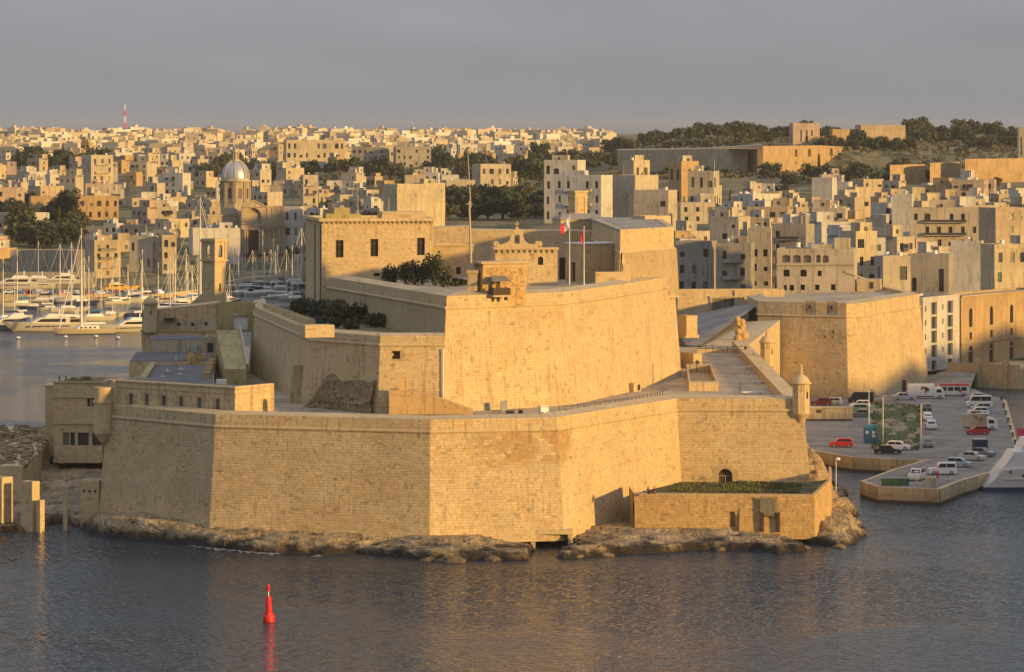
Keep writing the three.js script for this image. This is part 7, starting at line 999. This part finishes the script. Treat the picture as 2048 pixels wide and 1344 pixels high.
{ // red channel buoy
  const D = FOC * EYE / (1243 - HY), o = thing('channel_buoy', 'bright red channel marker buoy floating in the foreground', 'buoy', [XA(538, D), 0, -D], R(10)); const lat = (pts, k = 20) => new THREE.LatheGeometry(pts.map(q => p2(...q)), k);
  o.rotation.z = R(1.2); part(o, 'float', lat([[0, -.6], [.6, -.55], [.66, -.3], [.66, .55], [.6, .72], [.34, .8]]), M.red); part(o, 'tower', lat([[.4, .78], [.37, 1.0], [.30, 2.75], [.22, 2.85], [.06, 2.9]], 14), M.red); part(o, 'stem', new MB().bar(V(0, 2.85, 0), V(0, 3.45, 0), .07, .06, 8), M.metal); part(o, 'topmark', lat([[0, 3.38], [.17, 3.4], [.17, 4.1], [.12, 4.16], [0, 4.18]], 14), M.red); for (let k = 0; k < 4; k++) { const a = k * 1.57 + .4; part(o, 'lifting_eye', new THREE.TorusGeometry(.09, .03, 5, 8).rotateY(a).translate(Math.cos(a) * .52, .82, Math.sin(a) * .52), M.red); } part(o, 'ladder_rib', (() => { const m = new MB(); for (let k = 0; k < 6; k++) m.bar(V(-.14, 1.1 + k * .28, .37 - k * .013), V(.14, 1.1 + k * .28, .37 - k * .013), .02, .02, 4); m.bar(V(-.14, .9, .39), V(-.14, 2.6, .31), .02, .02, 4).bar(V(.14, .9, .39), V(.14, 2.6, .31), .02, .02, 4); return m; })(), M.red);
}

// ================================================================ shrubs, grass
function shrub(label, x, y, z, rx, ry, m = M.leafDark, n = 420, group = 'shrubs on the fort', leaf = .17) {
  const o = thing('shrub', label, 'shrub', [x, y, z], 0, group), mb = new MB(), st = new MB(), r = rng(Math.round(Math.abs(x * 31 + z * 7) + 3)), c = Math.max(3, Math.round(rx * 3)); for (let k = 0; k < c; k++) { const a = r() * 6.28, q = Math.sqrt(r()) * rx * .62, p = V(Math.cos(a) * q, ry * (.4 + r() * .5), Math.sin(a) * q * .8); st.bar(V(p.x * .3, -.3, p.z * .3), p, .06, .02, 4); leafCloud(mb, p, rx * .45, ry * .5, Math.round(n / c), leaf, r, .8 + .4 * r()); } part(o, 'foliage', mb, m); part(o, 'stem', st, M.bark); return o;
}
{
  const up = (px, py, rx, ry, l, m, n) => { const v = lv(px, py, UTER); shrub(l, v.x, UTER, v.z, rx, ry, m, n); };
  const fo = (px, D, rx, ry, l, m, n) => shrub(l, XA(px, D), UTER, -D, rx, ry, m, n);
  fo(786, 618, 2.0, 2.6, 'dark shrub left in the palace forecourt', M.leafDark, 800); fo(812, 616, 2.4, 2.9, 'broad dark shrub in the palace forecourt', M.leafOlive, 900); fo(842, 614, 2.3, 3.1, 'tall dark shrub in the palace forecourt', M.leafDark, 900); fo(872, 612, 1.9, 4.3, 'tallest spiky shrub beside the palace corner', M.leafDark, 1000); fo(893, 606, 1.6, 2.4, 'small shrub right of the tallest spiky shrub', M.leafOlive, 600);
  up(1239, 556, 2.0, 1.9, 'rounded sunlit bush near the keep', M.leaf, 900); up(1160, 560, 1.3, 1.2, 'low green hedge bush behind the flagpoles', M.leaf, 500); up(1188, 559, 1.8, .9, 'low dark clipped hedge right of the flagpoles', M.leafDark, 500); up(925, 572, 2.6, .8, 'low hedge left of the gatehouse pier', M.leafDark, 500); up(905, 568, 2.4, .8, 'low hedge before the palace wing', M.leafDark, 400);
  const gd = (px, py, rx, ry, l, m, n) => { const v = lv(px, py, 26.4); shrub(l, v.x, 26.3, v.z, rx, ry, m, n, 'overgrown shrubs in the sunken garden', .2); };
  [[612, 632, 2.4, 2.2], [640, 638, 2.8, 2.6], [668, 645, 3.0, 2.8], [694, 646, 3.0, 2.6], [722, 646, 2.6, 2.0], [752, 654, 2.2, 1.6], [655, 655, 2.4, 1.4], [600, 622, 2.2, 1.6], [705, 657, 2.0, 1.2]].forEach(([a, b, c, d], i) => gd(a, b, c, d, `overgrown dark shrub, ${ordinal(i + 1)} of the mass in the sunken garden`, i % 3 === 2 ? M.leafOlive : M.leafDark, 800)); gd(850, 657, 2.0, 2.6, 'dark shrub in the right corner of the sunken garden', M.leafDark, 700); gd(868, 659, 1.4, 2.0, 'dark shrub against the inner wall corner of the sunken garden', M.leafDark, 500);
  const hut = thing('garden_hut', 'small pale stone hut beside the right corner shrubs in the sunken garden', 'hut', [XA(832, 590), 26.3, -590], R(-30)); stoneHouse(hut, { w: 2.6, d: 2.6, h: 2.6, m: M.limeGrey, holes: { front: [[.8, .1, 1.7, 2]] } });
  const yd = (px, py, rx, ry, l) => { const v = lv(px, py, 2.8); shrub(l, v.x, shelfY(v.x, v.z) - .1, v.z, rx, ry, M.leafDark, 350, 'weeds in the left yard', .16); }; yd(108, 945, 1.0, 1.4, 'bushy weed in the left yard'); yd(128, 925, 1.8, .9, 'low weed patch under the seafront house'); yd(170, 925, 2.0, .9, 'dark weed patch near the outer bastion corner'); yd(182, 945, 1.3, 1.2, 'dark weed clump against the outer bastion');
  const tf = new MB(), r = rng(19); const A = p2(OB[4].x + .5, OB[4].y + 1.2), B = p2(OB[5].x - .2, OB[5].y + 1.0); for (let k = 0; k < 5200; k++) { const t = r(), s = r(), zf = lerp(A.y, -538.5, s), x = lerp(lerp(A.x, 19, s), lerp(B.x, 38.5, s), t), d = fbm(x / 2.5, zf / 2.5, 171, 3); if (d < .44 && r() < .8) continue; const h = .06 + r() * .2 + (d > .62 ? .2 : 0), a = r() * 6.28, c = [.7 + r() * .9, .7 + r() * .7, .6 + r() * .5]; tf.tri(V(x - Math.cos(a) * .16, 5.28, zf - Math.sin(a) * .16), V(x + Math.cos(a) * .16, 5.28, zf + Math.sin(a) * .16), V(x + (r() - .5) * .2, 5.3 + h, zf), c); } const g = single('battery_grass', 'rough green grass behind the low battery wall', 'grass', tf, M.grass); g.userData.kind = 'stuff';
  const wl = new MB(); for (let k = 0; k < 900; k++) { const t = r(), a = at(1500, 1000, 536), x = lerp(27, 39, r()), z = lerp(-538, -550, r()), h = .3 + r() * .5; const q = r() * 6.28; wl.tri(V(x - Math.cos(q) * .15, 5.28, z - Math.sin(q) * .15), V(x + Math.cos(q) * .15, 5.28, z + Math.sin(q) * .15), V(x, 5.3 + h, z), [.8, .55, .6]); } const g2 = single('dry_weeds', 'brown dry weeds behind the low battery wall', 'weeds', wl, M.grass); g2.userData.kind = 'stuff';
}
// ================================================================ people
const figure = (() => {
  const cache = {};
  return pose => {
    if (cache[pose]) return cache[pose];
    const B = []; const cap = (a, b, ra, rb) => B.push([V(...a), V(...b), ra, rb]); const sit = pose === 'sit', arms = pose === 'statue';
    const hip = sit ? .12 : .92, by = sit ? -.02 : 0;
    cap([0, hip + .02, by], [0, hip + .30, by], .145, .15); cap([0, hip + .30, by], [0, hip + .50, by], .15, .165); cap([-.15, hip + .5, by], [.15, hip + .5, by], .075, .075); cap([0, hip + .52, by], [0, hip + .63, by + .01], .06, .055); cap([0, hip + .71, by + .015], [0, hip + .79, by + .02], .092, .1); cap([0, hip + .7, by + .1], [0, hip + .73, by + .12], .02, .02);
    for (const s of [-1, 1]) {
      if (sit) { cap([s * .09, .1, 0], [s * .13, .42, .42], .088, .065); cap([s * .13, .42, .42], [s * .12, .04, .62], .062, .045); cap([s * .12, .03, .62], [s * .13, .03, .82], .045, .035); cap([s * .19, hip + .48, by], [s * .25, hip + .2, .14], .052, .042); cap([s * .25, hip + .2, .14], [s * .12, .36, .38], .04, .032); for (let f = 0; f < 4; f++) cap([s * (.12 + f * .012), .36, .39], [s * (.1 + f * .014), .31, .44], .014, .011); }
      else { const st = pose === 'walk' ? s * .16 : 0; cap([s * .09, .9, 0], [s * .1, .5, st * .6], .095, .065); cap([s * .1, .5, st * .6], [s * .1, .08, st * 1.1 - .02], .062, .044); cap([s * .1, .045, st * 1.1 - .03], [s * .115, .035, st * 1.1 + .15], .045, .035); const ar = arms ? [[s * .36, 1.5, .06], [s * .52, s < 0 ? 1.78 : 1.28, .1]] : [[s * .25, 1.13, -.02 - st * .4], [s * .24, .87, .07 - st * .8]]; cap([s * .19, 1.4, 0], ar[0], .055, .042); cap(ar[0], ar[1], .04, .03); for (let f = 0; f < 4; f++) { const e = ar[1], up = arms && s < 0 ? .09 : -.1; cap(e, [e[0] + (f - 1.5) * .016, e[1] + up + Math.abs(f - 1.4) * .008, e[2] + .015], .017, .011); } const e = ar[1]; cap(e, [e[0] - s * .035, e[1] - .045, e[2] + .04], .016, .012); }
    }
    const sd = (p, b) => { const ab = b[1].clone().sub(b[0]), t = clamp(p.clone().sub(b[0]).dot(ab) / Math.max(1e-9, ab.lengthSq())); return p.distanceTo(b[0].clone().addScaledVector(ab, t)) - lerp(b[2], b[3], t); };
    const N = 64, S = 1.0, mc = new MarchingCubes(N, new THREE.MeshBasicMaterial(), false, false, 60000); mc.isolation = 0; const cy = sit ? .5 : .9, p = V(0, 0, 0);
    for (let k = 0; k < N; k++) for (let j = 0; j < N; j++) for (let i = 0; i < N; i++) { p.set((i - N / 2) / (N / 2) * S, (j - N / 2) / (N / 2) * S + cy, (k - N / 2) / (N / 2) * S); let d = 9; if (Math.abs(p.x) < .7 && p.z > -.4 && p.z < 1) for (const b of B) { const e = sd(p, b), h = clamp(.5 + .5 * (d - e) / .03); d = lerp(d, e, h) - .03 * h * (1 - h); } mc.field[i + j * N + k * N * N] = -d; }
    mc.update(); const n = mc.count, pos = new Float32Array(mc.positionArray.slice(0, n * 3)); for (let i = 0; i < n; i++) { pos[i * 3] *= S; pos[i * 3 + 1] = pos[i * 3 + 1] * S + cy; pos[i * 3 + 2] *= S; } const g = new THREE.BufferGeometry(); g.setAttribute('position', new THREE.BufferAttribute(pos, 3)); g.setAttribute('normal', new THREE.BufferAttribute(new Float32Array(mc.normalArray.slice(0, n * 3)).map(v => v), 3)); g.computeVertexNormals(); return cache[pose] = { g, hip };
  };
})();
function person(pose, label, x, y, z, turn, top, legs, hair = [.03, .02, .015], group = 'people about the fort') {
  const { g, hip } = figure(pose), q = g.clone(), p = q.attributes.position, c = new Float32Array(p.count * 3), sk = [.42, .25, .17]; for (let i = 0; i < p.count; i++) { const X = p.getX(i), Y = p.getY(i), Z = p.getZ(i); let k = Y > hip + .62 ? (Y > hip + .8 || Z < -.01 ? hair : sk) : Y > hip + .02 && (pose !== 'sit' || Z < .3) ? (Math.abs(X) > .2 && Y < hip + .32 ? sk : top) : Y < .075 && pose !== 'sit' ? [.03, .03, .03] : legs; if (pose === 'sit' && Z > .3 && Y < .3 && Z > .6) k = sk; c.set(k, i * 3); }
  q.setAttribute('color', new THREE.BufferAttribute(c, 3)); const o = thing('person', label, 'person', [x, y, z], turn, group); part(o, 'body', q, M.figure ??= mat([1, 1, 1], { roughness: .85 })); return o;
}
{
  const shelf = (px, py, Y) => { let v = lv(px, py, Y); for (let k = 0; k < 4; k++) v = lv(px, py, Math.max(.2, shelfY(v.x, v.z))); v.y = shelfY(v.x, v.z); return v; };
  const P = (pose, l, px, py, Y, t, a, b) => { const v = shelf(px, py, Y); person(pose, l, v.x, v.y - .03, v.z, R(t), a, b); };
  P('stand', 'person in white shirt and dark trousers standing on the right rock tip', 1552, 1100, 1, 20, [.62, .58, .62], [.03, .03, .05]); P('walk', 'person in dark top and white trousers walking before the low battery', 1419, 1050, 2, -70, [.04, .02, .02], [.55, .52, .5]);
  P('sit', 'person in dark red seated on the left rocks below the shaded bastion', 265, 1034, 3, 30, [.10, .03, .02], [.02, .02, .03]); P('sit', 'person in black seated on the rocks below the corner of outer bastion', 778, 1075, 1.5, -20, [.02, .02, .03], [.03, .03, .05]); P('sit', 'person in dark clothes seated right of the boat channel', 1150, 1082, 1.2, 60, [.02, .02, .02], [.02, .02, .02]); P('sit', 'second person in dark clothes seated right of the boat channel', 1159, 1083, 1.2, -60, [.03, .02, .02], [.03, .03, .03]); P('stand', 'angler in pale clothes standing at the water edge left of centre', 610, 1082, 1, 10, [.55, .5, .4], [.5, .48, .42]);
  for (const [px, l, t, a] of [[1297, 'left', 40, [.05, .05, .09]], [1309, 'right', -50, [.10, .03, .03]]]) { const v = lv(px, 989, 6.6); person('sit', `${l} of two people sitting on the low battery corner`, v.x, 6.62, v.z - .6, R(t), a, [.03, .03, .05]); }
  for (const [px, l, t, a, b] of [[1484, 'person in white shirt leaning at the far terrace railing', 190, [.65, .64, .66], [.08, .09, .12]], [1491, 'person in black beside the white shirted one on the terrace', 170, [.02, .02, .03], [.02, .02, .03]]]) { const v = lv(px, 711, YTER); person('stand', l, v.x, YTER, v.z, R(t), a, b); }
  const sv = lv(1095, 559, UTER), s = thing('bronze_statue', 'dark bronze statue with arms raised before the chapel', 'statue', [sv.x, UTER, sv.z], R(-10)); part(s, 'figure', prep(figure('statue').g.clone()), M.bronze).position.y = .5; part(s, 'robe', new THREE.LatheGeometry([[.34, .5], [.3, .9], [.2, 1.5], [.21, 1.85], [.1, 1.95]].map(q => p2(...q)), 12), M.bronze); part(s, 'plinth', boxG(.9, .5, .9, 0, .25, 0), M.limeGrey);
  const rb = shelf(1588, 1063, 2), h = thing('dark_red_bollard', 'dark red bollard on the rocks at right of the low battery', 'bollard', [rb.x, rb.y - .1, rb.z]); part(h, 'post', new THREE.LatheGeometry([[.26, 0], [.24, .1], [.2, .2], [.2, 1.1], [.24, 1.15], [.15, 1.35], [0, 1.4]].map(q => p2(...q)), 10), mat([.16, .02, .02])); part(h, 'cap', boxG(.3, .1, .3, 0, 1.4, 0), M.darkMetal);
  for (const [px, l] of [[449, 'left'], [469, 'right']]) { const v = lv(px, 1098, 0); single('tide_post', `${l} dark post standing in shallow water off the outer bastion`, 'post', new MB().bar(V(0, -1.5, 0), V(0, .95, 0), .16, .13, 8).bar(V(0, .95, 0), V(0, 1.05, 0), .18, .16, 8), M.brown, 'posts in the shallows', [v.x, 0, v.z]); }
  // loose rocks at the water's edge
  const r = rng(313); [[860, 1122, 1.5], [905, 1124, 2.2], [945, 1118, 1.2], [985, 1121, 1.7], [1150, 1116, 1.4], [1210, 1112, 1.6], [1440, 1101, 1.3], [1600, 1098, 1.4], [1680, 1095, 1.6], [1698, 1030, 1.6], [30, 1055, 1.5], [60, 1050, 1.2], [1705, 1042, 1.3]].forEach(([px, py, s], i) => { s *= .6; const v = lv(px, py, 0), g = new THREE.IcosahedronGeometry(s, 3), p = g.attributes.position; for (let k = 0; k < p.count; k++) { const q = V(p.getX(k), p.getY(k), p.getZ(k)), n = .62 + .7 * fbm(q.x * 1.1 + i * 7, q.y * 1.6 + q.z * 1.1, 5 + i, 3); p.setXYZ(k, q.x * n * 1.5, Math.round(q.y * n * .5 * 5) / 5, q.z * n); } g.computeVertexNormals(); single('boulder', `weathered boulder at the water edge, ${ordinal(i + 1)} along the shore`, 'boulder', prep(g, .42), M.rock, 'boulders at the water edge', [v.x, .05, v.z], r() * 6); });
  // foam along the left shore
  const fm = new MB(); for (let k = 0; k < 260; k++) { const t = r(), i = 9 + Math.floor(t * 10), q = SHORE[i].clone().lerp(SHORE[i + 1], r()); if (fbm(q.x / 4, 3, 611, 2) < .52) continue; const w = .08 + r() * .4, d = -.1 + r() * r() * 3.2; fm.quad(V(q.x - w, .03, q.y + d + .07), V(q.x + w, .03, q.y + d + .05), V(q.x + w * .7, .035, q.y + d - .05), V(q.x - w * .6, .035, q.y + d - .06), .8 + r() * .3); } const o = single('shore_foam', 'thin broken surf line along the left rocks', 'foam', fm, M.foam); o.userData.kind = 'stuff';
}
// ================================================================ tenements on the next promontory, right of the frame; their shade lies on the quay
for (const [i, [x, D, w, h]] of [[150, 544, 30, 23], [157, 576, 36, 24.5], [164, 613, 42, 25], [170, 655, 46, 25.5], [176, 700, 48, 26], [183, 746, 48, 26.5], [190, 790, 44, 27], [198, 834, 46, 27.5]].entries()) house('harbour_tenement', `tall tenement on the opposite promontory outside the picture, ${ordinal(i + 1)} from the tip`, { x: x + 8, y: -1, z: -D, w, d: 16, h: h + 1, yaw: R(-80), tone: i % 2 ? 'sandy' : 'cream', seed: 900 + i, sink: 3, floors: 6, group: 'tenements beyond the right edge', extra: 0 });

renderer.render(scene, camera);
